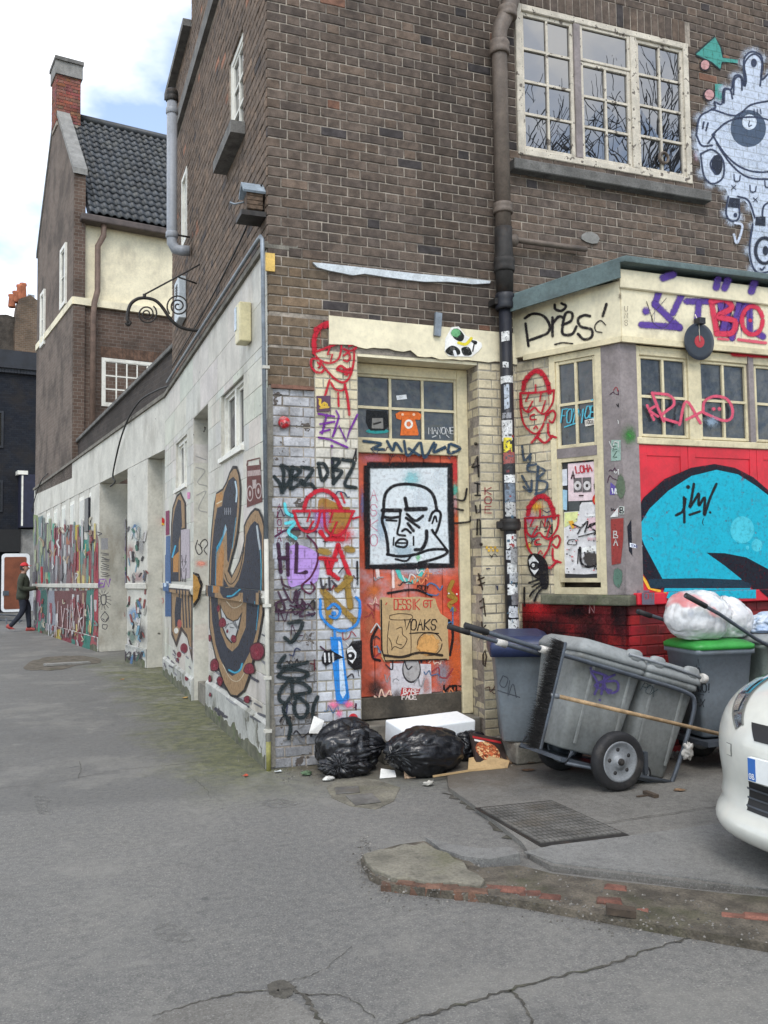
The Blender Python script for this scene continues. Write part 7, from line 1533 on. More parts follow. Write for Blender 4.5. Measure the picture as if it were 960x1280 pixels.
# ================================================================= street cleaning barrow
mat('barrow_plastic', S(132, 135, 133), 0.5, 0.13, 4, dirt=((0.10, 0.095, 0.08), 0.75, 3), streak=1, bump=0.15)
mat('barrow_lid', S(144, 147, 146), 0.5, 0.12, 4, dirt=((0.10, 0.10, 0.09), 0.5, 4), bump=0.15)
mat('frame_steel', S(84, 90, 98), 0.45, 0.15, 9, dirt=((0.05, 0.045, 0.04), 0.5, 8), bump=0.1, metal=0.3)
mat('tyre', (0.018, 0.018, 0.02), 0.7, 0.2, 15, dirt=((0.10, 0.09, 0.08), 0.4, 9), bump=0.3)
mat('rim_grey', S(140, 144, 148), 0.5, 0.15, 9, dirt=((0.12, 0.11, 0.10), 0.4, 9), metal=0.2)
mat('tape', S(206, 202, 194), 0.6, 0.2, 20, bump=0.3)
def rounded_rect(x0, x1, y0, y1, r, n=4):
    out = []
    for cx_, cy_, a0 in ((x1-r, y1-r, 0), (x0+r, y1-r, 90), (x0+r, y0+r, 180), (x1-r, y0+r, 270)):
        for k in range(n+1): a_ = math.radians(a0+90*k/n); out.append((cx_+r*math.cos(a_), cy_+r*math.sin(a_)))
    return out
def tub(mb, M_, x0, x1, y0, y1, z0, z1, tap=0.06, r=0.05, open_=False):
    """tapered rounded container"""
    rings = []
    for f, ins in ((0.0, tap+.012), (0.02, tap), (0.5, tap*.5), (0.93, 0.004), (0.94, -0.012), (1.0, -0.012)):
        rings.append([M_ @ V((x, y, z0+(z1-z0)*f)) for x, y in rounded_rect(x0+ins, x1-ins, y0+ins, y1-ins, r)])
    mb.loft(rings); return mb
def lid(mb, M_, x0, x1, y0, y1, z, h=0.07, r=0.05):
    rings = [[M_ @ V((x, y, z+dz)) for x, y in rounded_rect(x0+i, x1-i, y0+i, y1-i, max(.01, r-i*.3))] for dz, i in ((0, -.02), (.03, -.022), (h*.75, 0.0), (h, .035), (h+.004, .08))]
    mb.loft(rings); return mb
def wheel(parent, c, r, w_, axis, spokes=5, name='wheel'):
    ax = V(axis).normalized(); N = ax.orthogonal().normalized(); B_ = ax.cross(N)
    mb = MB(); mb.lathe([(r*.68, -w_*.4), (r*.9, -w_*.5), (r*.985, -w_*.32), (r, 0), (r*.985, w_*.32), (r*.9, w_*.5), (r*.68, w_*.4)], c, ax, 36, cap=False); t = mb.build(name, 'tyre', parent)
    mb = MB(); mb.lathe([(0.0, -w_*.3), (r*.69, -w_*.38), (r*.70, w_*.40), (r*.62, w_*.42), (r*.56, w_*.26), (r*.24, w_*.30), (r*.22, w_*.44), (0.0, w_*.46)], c, ax, 30); mb.build('rim', 'rim_grey', t)
    mb = MB(); mb.lathe([(r*.12, w_*.4), (r*.12, w_*.56), (r*.07, w_*.6), (0, w_*.6)], c, ax, 14); mb.build('hub', 'iron', t)
    for k in range(spokes):
        a_ = 2*math.pi*k/spokes+.3; q = V(c)+(N*math.cos(a_)+B_*math.sin(a_))*(r*.41); mb = MB(); mb.lathe([(r*.07, w_*.24), (r*.07, w_*.292), (0, w_*.293)], q, ax, 10); mb.build('rim_hole', 'tyre', t)
    return t
br = thing('street_barrow', 'grey double street cleaning barrow tipped forward on its two wheels', 'barrow', (1.95, -1.35, 0))
TILT = math.radians(16.5)
BM = Matrix.Translation((1.60, -1.60, 0.335)) @ Matrix.Rotation(TILT, 4, 'Y')        # local: x along, y across (0..0.54), z up the bins
mb = MB(); tub(mb, BM, -.03, .505, .0, .54, -.02, .63, .055); mb.build('bin', 'barrow_plastic', br)
mb = MB(); tub(mb, BM, .52, .97, .0, .54, -.06, .63, .06); mb.build('bin', 'barrow_plastic', br)
mb = MB(); lid(mb, BM, -.03, .505, .0, .54, .632, .10); ld = mb.build('lid', 'barrow_lid', br)
mb = MB(); lid(mb, BM, .52, .985, .0, .54, .630, .10); ld2 = mb.build('lid', 'barrow_lid', br)
for l_, xs in ((ld, (.40,)), (ld2, (.60, .90))):
    for x in xs:
        mb = MB(); mb.loft([[BM @ V((x+.075*sx*math.cos(t*math.pi/5), .012+.03*math.sin(t*math.pi/5)*1.0, .705+.034*cz)) for t in range(10)] for sx, cz in ((1, -1), (1.1, 0), (.8, 1), (.4, 1.3))]); mb.build('lid_knob', 'barrow_lid', l_)
mb = MB(); mb.tube([BM @ V((.34, -.012, .706)), BM @ V((.70, -.012, .706)), BM @ V((.98, -.012, .69))], .011, 8); mb.build('hinge_rod', 'rim_grey', br)
mb = MB(); mb.lathe([(.03, 0), (.036, .02), (.03, .05)], BM @ V((.97, -.01, .69)), BM.to_3x3() @ V((1, 0, 0)), 12); mb.build('tape_wrap', 'tape', br)
for yy, nm in ((-.03, 1), (.57, 0)):
    x_end = -.92 if nm else -.75
    mb = MB(); mb.tube(catmull([BM @ V(q) for q in ((x_end, yy, .585), (-.4, yy, .575), (.0, yy, .575), (.5, yy, .570), (.86, yy, .56), (.945, yy, .50), (.945, yy, .32), (.90, yy, .0), (.86, yy, -.13))], 5), .016, 10); mb.build('frame_tube', 'frame_steel', br)
    mb = MB(); mb.tube([BM @ V((x_end-.01, yy, .585)), BM @ V((x_end+.16, yy, .581))], .021, 10); mb.build('hand_grip', 'tyre', br)
    mb = MB(); mb.tube([BM @ V((-.36, yy, .574)), BM @ V((-.28, yy, .573))], [.024, .028], 10); mb.build('tape_wrap', 'tape', br)
    mb = MB(); mb.tube([BM @ V((.05, yy, -.02)), BM @ V((.02, yy, -.10)), BM @ V((.90, yy, -.06))], .014, 8); mb.build('base_rail', 'frame_steel', br)
for x_, w3 in ((.10, .012), (.40, .012), (.60, .012), (.86, .012)):
    mb = MB(); mb.prism([BM @ V((x_-w3, .016, .56)), BM @ V((x_+w3, .016, .56)), BM @ V((x_+w3, .046, .03)), BM @ V((x_-w3, .046, .03))], (0, -.012, 0)); bevel(mb.build('rib', 'barrow_plastic', br), .005, 2)
mb = MB(); mb.box((.0, .0, -.10), (.92, .54, -.075), BM); mb.build('tray', 'frame_steel', br)
WR = .195
wheel(br, (1.955, -1.685, WR+.03), WR, .085, (0, -1, 0)); wheel(br, (1.93, -1.03, WR+.03), WR, .085, (0, -1, 0))
mb = MB(); mb.tube([(1.955, -1.66, WR+.03), (1.93, -1.05, WR+.03)], .014, 8); mb.build('axle', 'frame_steel', br)
for q in ((2.25, -1.56), (2.25, -1.12)): wheel(br, (q[0], q[1], .06+APZ), .058, .04, (0, -1, 0), 4, 'castor')
mb = MB(); mb.box((2.235, -1.60, .09), (2.265, -1.52, .24)); mb.box((2.235, -1.16, .09), (2.265, -1.08, .24)); mb.build('castor_fork', 'frame_steel', br)
mb = bag_mesh(tuple(BM @ V((.95, -.05, .18))), .05, .035, .06, (0, 0, 1), 31, .3, 30, 20, floor=-1); mb.build('tied_rag', 'tape', br)
CTW = Wall((0, -1.605, 0), (1, 0, 0), (0, -1, 0))
a = Art(CTW, (560, 680, 2.4), n=0.004); VI = (72, 62, 112)
for p in ([(430, 385), (450, 420), (440, 450)], [(430, 380), (480, 400), (440, 425), (490, 440)], [(470, 395), (460, 450)], [(455, 415), (505, 412), (508, 440), (480, 445), (470, 410), (500, 392)]): a.stroke(p, 8, VI)
for q in ((455, 352), (428, 372), (455, 468)): a.stroke([q], 8, VI)
a.text('POX', 590, 415, 26, 2.6, (50, 60, 62), adv=15, wid=0.55, rot=0.5)
a.done('graffiti', 'spray_flat', br)
# broom leaning on the barrow
bt = thing('street_broom', 'wide dark bristled street broom with wooden handle leaning on the barrow', 'broom', (1.24, -1.78, .3))
h0, h1 = PY(699, 802, -1.79), PY(667, 936, -1.79); ax = (h1-h0); hl = ax.length; ax.normalize(); sd_ = V((-ax.z, 0, ax.x)); sd_ = sd_ if sd_.x < 0 else -sd_
mb = MB(); q0, q1 = h0+V((.025, 0, 0)), h1+V((.025, 0, 0)); mb.prism([q0+V((0, -.03, 0)), q1+V((0, -.03, 0)), q1+V((0, .03, 0)), q0+V((0, .03, 0))], -sd_*.022); bevel(mb.build('head', 'frame_steel', bt), .006, 1)
mat('bristle', (0.022, 0.02, 0.02), 0.8, 0.3, 30, bump=0)
mb = MB()
for k in range(2600):
    b0 = h0+ax*R.uniform(.0, hl)+V((.022, R.uniform(-.028, .028), 0)); d = (sd_*1.0+ax*R.gauss(0, .16)+V((0, R.gauss(0, .25), 0))).normalized(); ln = R.uniform(.075, .105); e_ = b0+d*ln; t = d.orthogonal()*.0016; u_ = d.cross(t).normalized()*.0016
    i0 = [mb.vert(b0+t), mb.vert(b0+u_), mb.vert(b0-t-u_)]; tip = mb.vert(e_)
    for q in range(3): mb.face([i0[q], i0[(q+1) % 3], tip])
mb.build('bristles', 'bristle', bt, kind='stuff', fix=False)
s0, s1 = PY(692, 869, -1.80), PY(902, 918, -1.80)
mb = MB(); mb.tube([s0, s1], .0135, 10); mb.build('handle', mat('broom_wood', S(168, 140, 104), 0.6, 0.2, 14), bt); mb = MB(); mb.tube([s0-V((.03, 0, -.007)), s0+(s1-s0).normalized()*.035], .018, 10); mb.build('socket', 'rim_grey', bt)

# ================================================================= small bins
def small_bin(name, label, O, rz, wd, dp_, h, body, lidm, tag_=None):
    t = thing(name, label, 'bin', O); M_ = Matrix.Translation(O) @ Matrix.Rotation(rz, 4, 'Z')
    mb = MB(); tub(mb, M_, -wd/2, wd/2, -dp_/2, dp_/2, 0, h*.9, wd*.13, .03); mb.build('body', body, t)
    rings = [[M_ @ V((x, y, h*.9+dz+(.03 if y > 0 else 0))) for x, y in rounded_rect(-wd/2+i, wd/2-i, -dp_/2+i-.01, dp_/2-i, .03)] for dz, i in ((-.10, -.028), (-.02, -.030), (.02, -.015), (.05, .05))]
    mb = MB(); mb.loft(rings); mb.build('lid', lidm, t)
    mb = MB(); mb.tube([M_ @ V((-wd/2+.05, dp_/2+.03, h*.88)), M_ @ V((wd/2-.05, dp_/2+.03, h*.88))], .016, 8); mb.build('handle', body, t); return t, M_
mat('bin_grey', S(116, 124, 130), 0.45, 0.1, 4, dirt=((0.10, 0.10, 0.10), 0.4, 4), bump=0.1)
mat('bin_blue_lid', S(42, 52, 84), 0.4, 0.12, 6, bump=0.1); mat('bin_green_lid', S(58, 150, 66), 0.4, 0.1, 6, bump=0.1)
b1, M1 = small_bin('waste_bin', 'grey litter bin with a navy blue lid behind the barrow handles', (1.83, -.62, .20), -.42, .42, .46, .83, 'bin_grey', 'bin_blue_lid')
o = MB().box((1.70, -.78, APZ), (2.04, -.44, .195)).build('concrete_block', 'cement'); tag(o, 'rough concrete block under the blue-lidded bin', 'block'); bevel(o, .015, 1)
a = Art(Wall(M1 @ V((0, -.25, 0)), M1.to_3x3() @ V((1, 0, 0)), M1.to_3x3() @ V((0, -1, 0))), (560, 680, 2.4), n=0.0)
for p in ([(165, 395), (155, 420), (170, 430), (180, 405), (165, 395)], [(185, 410), (180, 455), (195, 420), (205, 460)], [(150, 440), (215, 460)]): a.stroke(p, 2.6, (60, 64, 70))
a.done('graffiti', 'marker', b1)
# second barrow behind, with green-lidded bin
b2t = thing('street_barrow', 'second street barrow behind the white car, carrying a green-lidded bin', 'barrow', (3.5, -1.4, 0))
M2 = Matrix.Translation((3.02, -1.36, .27)) @ Matrix.Rotation(-.12, 4, 'Z')
mb = MB(); tub(mb, M2, -.23, .23, -.22, .22, 0, .64, .055, .03); mb.build('bin', 'bin_grey', b2t)
mb = MB(); lid(mb, M2, -.23, .23, -.22, .22, .635, .06); mb.build('lid', 'bin_green_lid', b2t)
M3 = Matrix.Translation((3.62, -1.36, .27)) @ Matrix.Rotation(-.05, 4, 'Z')
mb = MB(); tub(mb, M3, -.28, .28, -.24, .24, 0, .66, .05, .04); mb.build('bin', mat('barrow_pale', S(150, 160, 150), 0.5, 0.1), b2t); mb = MB(); lid(mb, M3, -.28, .28, -.24, .24, .655, .06); mb.build('lid', 'barrow_lid', b2t)
for pts in (((797, 764), (822, 772), (870, 790), (930, 812)), ((857, 744), (900, 768), (944, 798), (975, 815))):
    yy = -1.16 if pts[0][0] < 850 else -1.62
    mb = MB(); mb.tube([PY(x, y, yy) for x, y in pts], .014, 8); mb.build('frame_tube', 'frame_steel', b2t); mb = MB(); mb.tube([PY(pts[0][0], pts[0][1], yy), PY((pts[0][0]+pts[1][0])/2+4, (pts[0][1]+pts[1][1])/2+2, yy)], .02, 8); mb.build('hand_grip', 'tyre', b2t)
mb = MB(); mb.box((2.8, -1.58, .22), (3.95, -1.14, .255)); mb.build('tray', 'frame_steel', b2t)
wheel(b2t, (3.15, -1.64, .195+APZ), .195, .08, (0, -1, 0)); wheel(b2t, (3.15, -1.08, .195+APZ), .195, .08, (0, -1, 0)); wheel(b2t, (3.85, -1.36, .09), .06, .04, (0, -1, 0), 4, 'castor')
mb = MB(); mb.box((-.02, -.2305, .03), (.05, -.17, .10), M2 @ Matrix.Translation((.10, .045, 0))); mb.build('red_reflector', 'red_label', b2t)
a = Art(Wall(M2 @ V((0, -.20, 0)), M2.to_3x3() @ V((1, 0, 0)), M2.to_3x3() @ V((0, -1, 0))), (780, 700, 4.922), n=0.0)
INKB = (40, 44, 48)
for p in ([(430, 720), (455, 610), (490, 745), (430, 720)], [(440, 690), (460, 660), (470, 690)]): a.stroke(p, 6, INKB, False)
a.text('SVA', 492, 600, 36, 5, INKB, adv=24, wid=0.5, rot=.55); a.text('DE', 505, 670, 36, 5, INKB, adv=24, wid=0.5, rot=.6); a.text('NWO!', 425, 760, 52, 6, INKB, adv=28, wid=0.5); a.text('THX', 425, 850, 46, 5, INKB, adv=24, wid=0.5, rot=.12); a.stroke([(440, 825), (490, 830)], 5, INKB)
a.done('graffiti', 'marker', b2t)
# clear sacks of packaging on top
def clearbag(name, cols):
    b = NB(name); n1 = b.noise(9, 5, 0.6); n2 = b.noise(5, 3, 0.5); c = b.mix(b.ramp(n1, 0.38, 0.62), cols[0], cols[1]); n3 = b.noise(3.6, 2, 0.4, stretch=(1.0, 1.0, 1.4))
    c = b.mix(b.ramp(n3, 0.60, 0.67, 0, 0.75), c, cols[2]); c = b.mix(b.ramp(n2, 0.62, 0.7, 0, 0.6), c, cols[3]); b.col(c)
    w_ = b.noise(13, 5, 0.6); b.b.inputs['Roughness'].default_value = 0.22; b.b.inputs['Specular IOR Level'].default_value = 0.6; b.b.inputs['Alpha'].default_value = 0.88; b.bump(w_, 0.45, 0.02)
clearbag('clear_sack', ((0.62, 0.62, 0.62), (0.80, 0.80, 0.79), (0.65, 0.10, 0.10), (0.40, 0.42, 0.46)))
clearbag('blue_sack', ((0.42, 0.52, 0.66), (0.72, 0.76, 0.80), (0.3, 0.42, 0.62), (0.5, 0.55, 0.6)))
sack('rubbish_bag', 'bulging clear sack of white and red packaging on the green lid', (2.92, -1.38, 1.14), (.26, .22, .20), (.75, 0, .6), 41, m='clear_sack', amp=.06, floor=.97)
sack('rubbish_bag', 'smaller knotted clear sack wedged beside the bulging one', (3.22, -1.34, 1.10), (.20, .18, .17), (-.2, -.1, 1), 43, m='clear_sack', amp=.055, floor=.97)
sack('rubbish_bag', 'pale blue sack on the second barrow beside the white car', (3.66, -1.36, 1.04), (.26, .20, .10), (0, 0, 1), 47, m='blue_sack', amp=.16, floor=.99)
# ================================================================= parked car, nose towards the alley
car = thing('parked_car', 'white hatchback car parked nose-in beside the barrows', 'car', (3.6, -3.63, 0))
mat('car_paint', S(206, 206, 197), 0.32, 0.03, 2, dirt=((0.35, 0.34, 0.31), 0.25, 2.5), bump=0.0, coat=0.7)
mat('car_black', (0.012, 0.012, 0.013), 0.45, 0.1, 9, bump=0.1)
glass('car_glass', tint=(0.02, 0.025, 0.03), rough=0.03, ior=1.6, wob=0.0)
CP = V((1.51, -3.585, 0.0))
def car_pt(y, z, x): return V((CP.x+x, CP.y+y, z))        # x runs back along the car; +y is its right-hand side
PROF = [(.16, .15), (.05, .18), (.0, .23), (.0, .28), (.05, .34), (.07, .42), (.055, .52), (.05, .62), (.07, .70), (.13, .79), (.26, .88), (.48, .955), (.78, 1.02), (1.0, 1.055), (1.12, 1.075), (1.55, 1.27), (1.95, 1.43), (2.5, 1.49), (3.2, 1.43), (3.9, 1.22), (4.2, 1.05), (4.36, .90), (4.42, .6), (4.40, .35), (4.30, .22)]
def setback(f, x): 
    a_ = abs(f); k = .40*a_**4.2+.06*a_*a_
    return k*max(0.0, 1-x/1.5) - (k*.6 if x > 3.6 else 0)*max(0, (x-3.6)/.8)
def halfw(z, x): 
    w_ = .872
    if z > 1.0: w_ = .872-.30*(z-1.0)**1.1
    if z < .35: w_ = .85+.0*(z)
    return w_
NY = 40
def surf(f, x, z):
    cr = 0.0 if x < .06 else (.06*abs(f)**3.0*min(1, (x-.06)/.4))
    return car_pt(f*halfw(z, x), z-cr, x+setback(f, x))
prof = catmull([(x, z, 0) for x, z in PROF], 4)
rows_ = [[surf(-1+2*i/NY, p.x, p.y) for i in range(NY+1)] for p in prof]
mb = MB(); mb.loft(rows_, close=False, cap=False); body = mb.build('body', 'car_paint', car, weld=True)
for q in body.data.polygons: q.use_smooth = True
# flanks with wheel arches
for sg in (1, -1):
    mb = MB(); n = 60; E_ = [surf(sg, p.x, p.y) for p in prof if p.y > .2][20:]
    for i in range(n):
        xa, xb = .52+3.75*i/n, .52+3.75*(i+1)/n
        def top(x):
            z = E_[0].z
            for q, q2 in zip(E_, E_[1:]):
                if q.x-CP.x <= x <= q2.x-CP.x: z = q.z+(q2.z-q.z)*(x-q.x+CP.x)/max(1e-6, q2.x-q.x)
            return min(z, 1.03)
        def bot(x):
            z = .20
            for wc in (.92, 3.62):
                d = abs(x-wc)
                if d < .36: z = max(z, .30+math.sqrt(.36**2-d*d))
            return z
        A_ = lambda x, z, o_: car_pt(sg*(.872-o_), z, x)
        zs0, zs1 = bot(xa), bot(xb); t0, t1 = top(xa), top(xb)
        for k in range(6):
            f0, f1 = k/6, (k+1)/6; bu_ = lambda f: .05*(1-math.sin(math.pi*min(1, f*1.05)))
            mb.quad(A_(xa, zs0+(t0-zs0)*f0, bu_(f0)), A_(xb, zs1+(t1-zs1)*f0, bu_(f0)), A_(xb, zs1+(t1-zs1)*f1, bu_(f1)), A_(xa, zs0+(t0-zs0)*f1, bu_(f1)))
    o = mb.build('flank', 'car_paint', car, weld=True)
    for q in o.data.polygons: q.use_smooth = True
    mb = MB(); mb.prism([car_pt(sg*.80, 1.0, 1.25), car_pt(sg*.80, 1.0, 3.75), car_pt(sg*.70, 1.36, 3.0), car_pt(sg*.68, 1.42, 2.3), car_pt(sg*.72, 1.32, 1.75)], (0, sg*.008, 0)); mb.build('side_window', 'car_glass', car)
    for xc in (.92, 3.62):
        t = wheel(car, car_pt(sg*.76, .31, xc), .31, .19, (0, sg, 0), 5)
def on_car(pts, n_, m, name, off=0.004, parent=None, sub=3):
    """panel laid over the nose: pts are (f, arc parameter) on the body surface"""
    mb = MB(); L_ = len(prof)-1
    def sp(f, t):
        t = max(0, min(L_-.001, t)); i = int(t); q = prof[i].lerp(prof[i+1], t-i); e = .01
        p = surf(f, q.x, q.y); pu = surf(f+e, q.x, q.y)-p; i2 = min(i+1, L_); q2 = prof[i].lerp(prof[i2], min(1, t-i+.2)); pv = surf(f, q2.x, q2.y)-p
        nr = pu.cross(pv); nr = nr.normalized() if nr.length > 1e-9 else V((-1, 0, 0)); nr = nr if nr.x < 0 or nr.z > .3 else -nr
        return p+nr*off
    if len(pts) == 4:
        N_ = 12; g_ = [[None]*(N_+1) for _ in range(N_+1)]
        for i in range(N_+1):
            for j in range(N_+1):
                u_, v_ = i/N_, j/N_; f = (pts[0][0]*(1-u_)+pts[1][0]*u_)*(1-v_)+(pts[3][0]*(1-u_)+pts[2][0]*u_)*v_; t = (pts[0][1]*(1-u_)+pts[1][1]*u_)*(1-v_)+(pts[3][1]*(1-u_)+pts[2][1]*u_)*v_
                g_[i][j] = sp(f, t)
        mb.loft(g_, close=False, cap=False)
    o = mb.build(name, m, parent or car)
    for q in o.data.polygons: q.use_smooth = True
    return o
def arc(z):     # profile parameter at height z on the nose
    return min(range(len(prof)//2), key=lambda i: abs(prof[i].y-z))
on_car([(-.38, 16), (.38, 16), (.36, 22.5), (-.36, 22.5)], 1, 'car_black', 'lower_grille')
on_car([(-.30, 31.0), (.30, 31.0), (.37, 34.5), (-.37, 34.5)], 1, 'car_black', 'upper_grille')
for k in range(3): on_car([(-.37, 17+k*2.0), (.37, 17+k*2.0), (.37, 17.4+k*2.0), (-.37, 17.4+k*2.0)], 1, 'frame_steel', 'grille_bar', .012)
mat('lamp_glass', S(120, 128, 140), 0.10, 0.5, 9, bump=0.25, bscale=14, metal=0.5, coat=1.0); mat('lamp_bulb', S(214, 218, 222), 0.12, 0.1, 20, metal=0.9); mat('bumper_seam', S(120, 120, 114), 0.6)
for sg in (1, -1):
    h_ = on_car([(sg*.44, 33.6), (sg*.47, 32.6), (sg*.88, 43.5), (sg*.72, 45.5)], 1, 'lamp_glass', 'headlight', .006)
    for q in ([(.53, 35.8), (.58, 35.6), (.66, 38.6), (.59, 38.8)], [(.62, 39.4), (.69, 39.2), (.78, 42.2), (.69, 42.6)]): on_car([(sg*f, t) for f, t in q], 1, 'lamp_bulb', 'reflector', .011, h_)
    on_car([(sg*.425, 33.6), (sg*.44, 33.4), (sg*.72, 45.6), (sg*.70, 45.8)], 1, 'bumper_seam', 'shut_line', .003)
    on_car([(sg*.47, 32.5), (sg*.485, 32.2), (sg*.90, 43.3), (sg*.88, 43.5)], 1, 'bumper_seam', 'shut_line', .003)
    on_car([(sg*.90, 17), (sg*.96, 17), (sg*.96, 27), (sg*.93, 26)], 1, 'car_black', 'fog_recess', .003)
    on_car([(sg*.50, 26.0), (sg*.56, 26.0), (sg*.56, 28.6), (sg*.50, 28.6)], 1, 'bumper_seam', 'tow_cover_seam', .002); on_car([(sg*.504, 26.15), (sg*.556, 26.15), (sg*.556, 28.45), (sg*.504, 28.45)], 1, 'car_paint', 'tow_cover', .004)
# number plate with its blue country band
pl = thing if False else None
mb = MB(); mb.box((.02, -.26, .50), (.045, .26, .61), Matrix.Translation(CP)); plate = mb.build('number_plate', mat('plate_white', S(226, 228, 226), 0.35, 0.03), car)
mb = MB(); mb.box((.0175, .212, .503), (.0198, .258, .607), Matrix.Translation(CP)); mb.build('country_band', mat('plate_blue', S(52, 102, 172), 0.35, 0.05), plate)
PLW = Wall(CP+V((.0175, 0, .0)), (0, -1, 0), (-1, 0, 0))
a = Art(PLW, (800, 820, 4.925), n=0.001); a.wk = 1.0
mbg = MB()
def plate_text(txt, y, z, h, w_, col, gap):
    A2 = Art(PLW, (0, 0, 1.0), n=0.0012); A2.uz = lambda x, yv: (x, -yv); A2.wk = 1.0; A2.text(txt, y, -z, h, w_, col, adv=gap, wid=0.6, jit=0); return A2
plate_text('GB', -.250, .535, .022, .0045, (226, 228, 232), .019).done('lettering', 'marker', plate, gap=.005)
mb = MB(); mb.prism([surf(-.80, 1.22, 1.12), surf(.80, 1.22, 1.12), surf(.74, 1.90, 1.412), surf(-.74, 1.90, 1.412)], (-.01, 0, .012)); mb.build('windscreen', 'car_glass', car)

# ================================================================= far end of the alley
PK = FA+FU*9.0
# person in a red cap
pp = PZ(28, 789); pe = thing('person', 'walking person in red cap and olive jacket looking at something in hand', 'person', pp)
fx = (_rt*.96+_fw*.28).normalized(); sx_ = V((-fx.y, fx.x, 0)); Up = V((0, 0, 1))
def Q(f, s, z): return pp+fx*f+sx_*s+Up*z
mat('jacket_olive', (0.045, 0.052, 0.035), 0.85, 0.2, 12); mat('denim', (0.018, 0.022, 0.035), 0.85, 0.2, 14); mat('cap_red', (0.55, 0.025, 0.03), 0.7, 0.1); mat('skin', (0.45, 0.26, 0.19), 0.6, 0.1); mat('shoe_red', (0.40, 0.06, 0.05), 0.6, 0.3, 40); mat('hair_dark', (0.03, 0.02, 0.015), 0.8)
def limb(mb, pts, rad, n=10, sq=1.0): mb.tube(catmull(pts, 4), [r for r in sum([[rad[i]+(rad[min(i+1, len(rad)-1)]-rad[i])*k/4 for k in range(4)] for i in range(len(rad)-1)], [])]+[rad[-1]], n)
mb = MB(); limb(mb, [Q(0, 0, 1.36), Q(.01, 0, 1.44), Q(.02, 0, 1.52)], [.065, .055, .055])
def head(mb, c):
    rings = []
    for k in range(11):
        t = math.pi*k/10; z = -math.cos(t)*.125; r = math.sin(t); rings.append([c+Up*z+fx*((.092*r if abs(z) < .09 else .08*r)*math.cos(a_)+(.008 if z < 0 else 0))+sx_*(.074*r*math.sin(a_)) for a_ in [2*math.pi*i/14 for i in range(14)]])
    mb.loft(rings)
HC = Q(.03, 0, 1.60); head(mb, HC); limb(mb, [HC+fx*.085+Up*.01, HC+fx*.115-Up*.02, HC+fx*.09-Up*.035], [.012, .016, .012], 6)      # nose
for sg in (1, -1):
    limb(mb, [HC+sx_*sg*.075-fx*.01+Up*.01, HC+sx_*sg*.088-fx*.015, HC+sx_*sg*.078-fx*.01-Up*.035], [.012, .018, .01], 6)
    hd = Q(.40, sg*.08, 1.10); limb(mb, [Q(.30, sg*.10, 1.085), hd, hd+fx*.06], [.032, .042, .03], 8)
    for k in range(4): b0 = hd+fx*.05+sx_*((k-1.5)*.018); limb(mb, [b0, b0+fx*.03+Up*.012, b0+fx*.04-Up*.002], [.010, .010, .008], 6)
    limb(mb, [hd+sx_*-sg*.02, hd+sx_*-sg*.045+fx*.03+Up*.02, hd+sx_*-sg*.05+fx*.055+Up*.02], [.012, .011, .009], 6)
mb.build('body', 'skin', pe)
mb = MB(); tor = []
for z, a_, b_, ox in ((.80, .15, .19, .0), (.90, .16, .20, .0), (1.05, .145, .20, .01), (1.22, .15, .225, .015), (1.34, .13, .235, .01), (1.42, .09, .16, .0), (1.46, .065, .075, .0)):
    tor.append([Q(ox+a_*math.cos(t), b_*math.sin(t), z) for t in [2*math.pi*i/16 for i in range(16)]])
mb.loft(tor)
for sg in (1, -1): limb(mb, [Q(0, sg*.19, 1.37), Q(-.03, sg*.25, 1.25), Q(-.02, sg*.26, 1.10), Q(.12, sg*.20, 1.06), Q(.32, sg*.11, 1.085)], [.075, .072, .065, .06, .048], 10)
mb.build('jacket', 'jacket_olive', pe)
mb = MB(); limb(mb, [Q(.0, .085, .86), Q(.10, .09, .62), Q(.12, .085, .46), Q(.14, .08, .25), Q(.15, .08, .09)], [.105, .085, .070, .058, .055]); limb(mb, [Q(.0, -.085, .86), Q(.02, -.09, .62), Q(-.02, -.085, .46), Q(-.16, -.08, .27), Q(-.28, -.08, .14)], [.105, .085, .070, .058, .055]); mb.build('jeans', 'denim', pe)
for (f, s, z, pit) in ((.17, .08, .0, 0), (-.29, -.08, .06, -.5)):
    mb = MB(); rings = []
    for u_, w_, h_ in ((-.10, .025, .05), (-.07, .04, .10), (.0, .042, .10), (.08, .045, .065), (.14, .042, .05), (.175, .02, .03)):
        rings.append([Q(f+u_*math.cos(pit)-hh*math.sin(pit)*.5, s+ww, z+.004+max(0, hh+u_*math.sin(pit))) for ww, hh in ((-w_, 0), (w_, 0), (w_*.9, h_*.6), (w_*.45, h_), (-w_*.45, h_), (-w_*.9, h_*.6))])
    mb.loft(rings); mb.build('shoe', 'shoe_red', pe)
mb = MB(); rings = []
for k in range(7): t = math.pi/2*k/6; rings.append([HC+Up*(.045+.095*math.sin(t))+fx*(.102*math.cos(t)*math.cos(a_))+sx_*(.088*math.cos(t)*math.sin(a_)) for a_ in [2*math.pi*i/16 for i in range(16)]])
mb.loft(rings); mb.prism([HC+Up*.045+fx*(.09+.085*math.cos(a_))+sx_*(.075*math.sin(a_)) for a_ in [-1.57+3.14*i/8 for i in range(9)]], Up*.012); mb.build('cap', 'cap_red', pe)
mb = MB(); mb.loft([[HC+Up*z+fx*(-.02+.085*math.cos(a_))+sx_*(.082*math.sin(a_)) for a_ in [1.3+3.7*i/10 for i in range(11)]] for z in (-.06, .0, .05)], close=False, cap=False); mb.build('hair', 'hair_dark', pe)
o = MB().box((-.035, -.006, -.07), (.035, .006, .07)).build('phone', 'car_black'); o.matrix_basis = Matrix.Translation(Q(.50, .0, 1.14)) @ Matrix.Rotation(math.atan2(fx.y, fx.x), 4, 'Z') @ Matrix.Rotation(.6, 4, 'Y'); tag(o, 'dark phone held by the person in the red cap', 'phone')
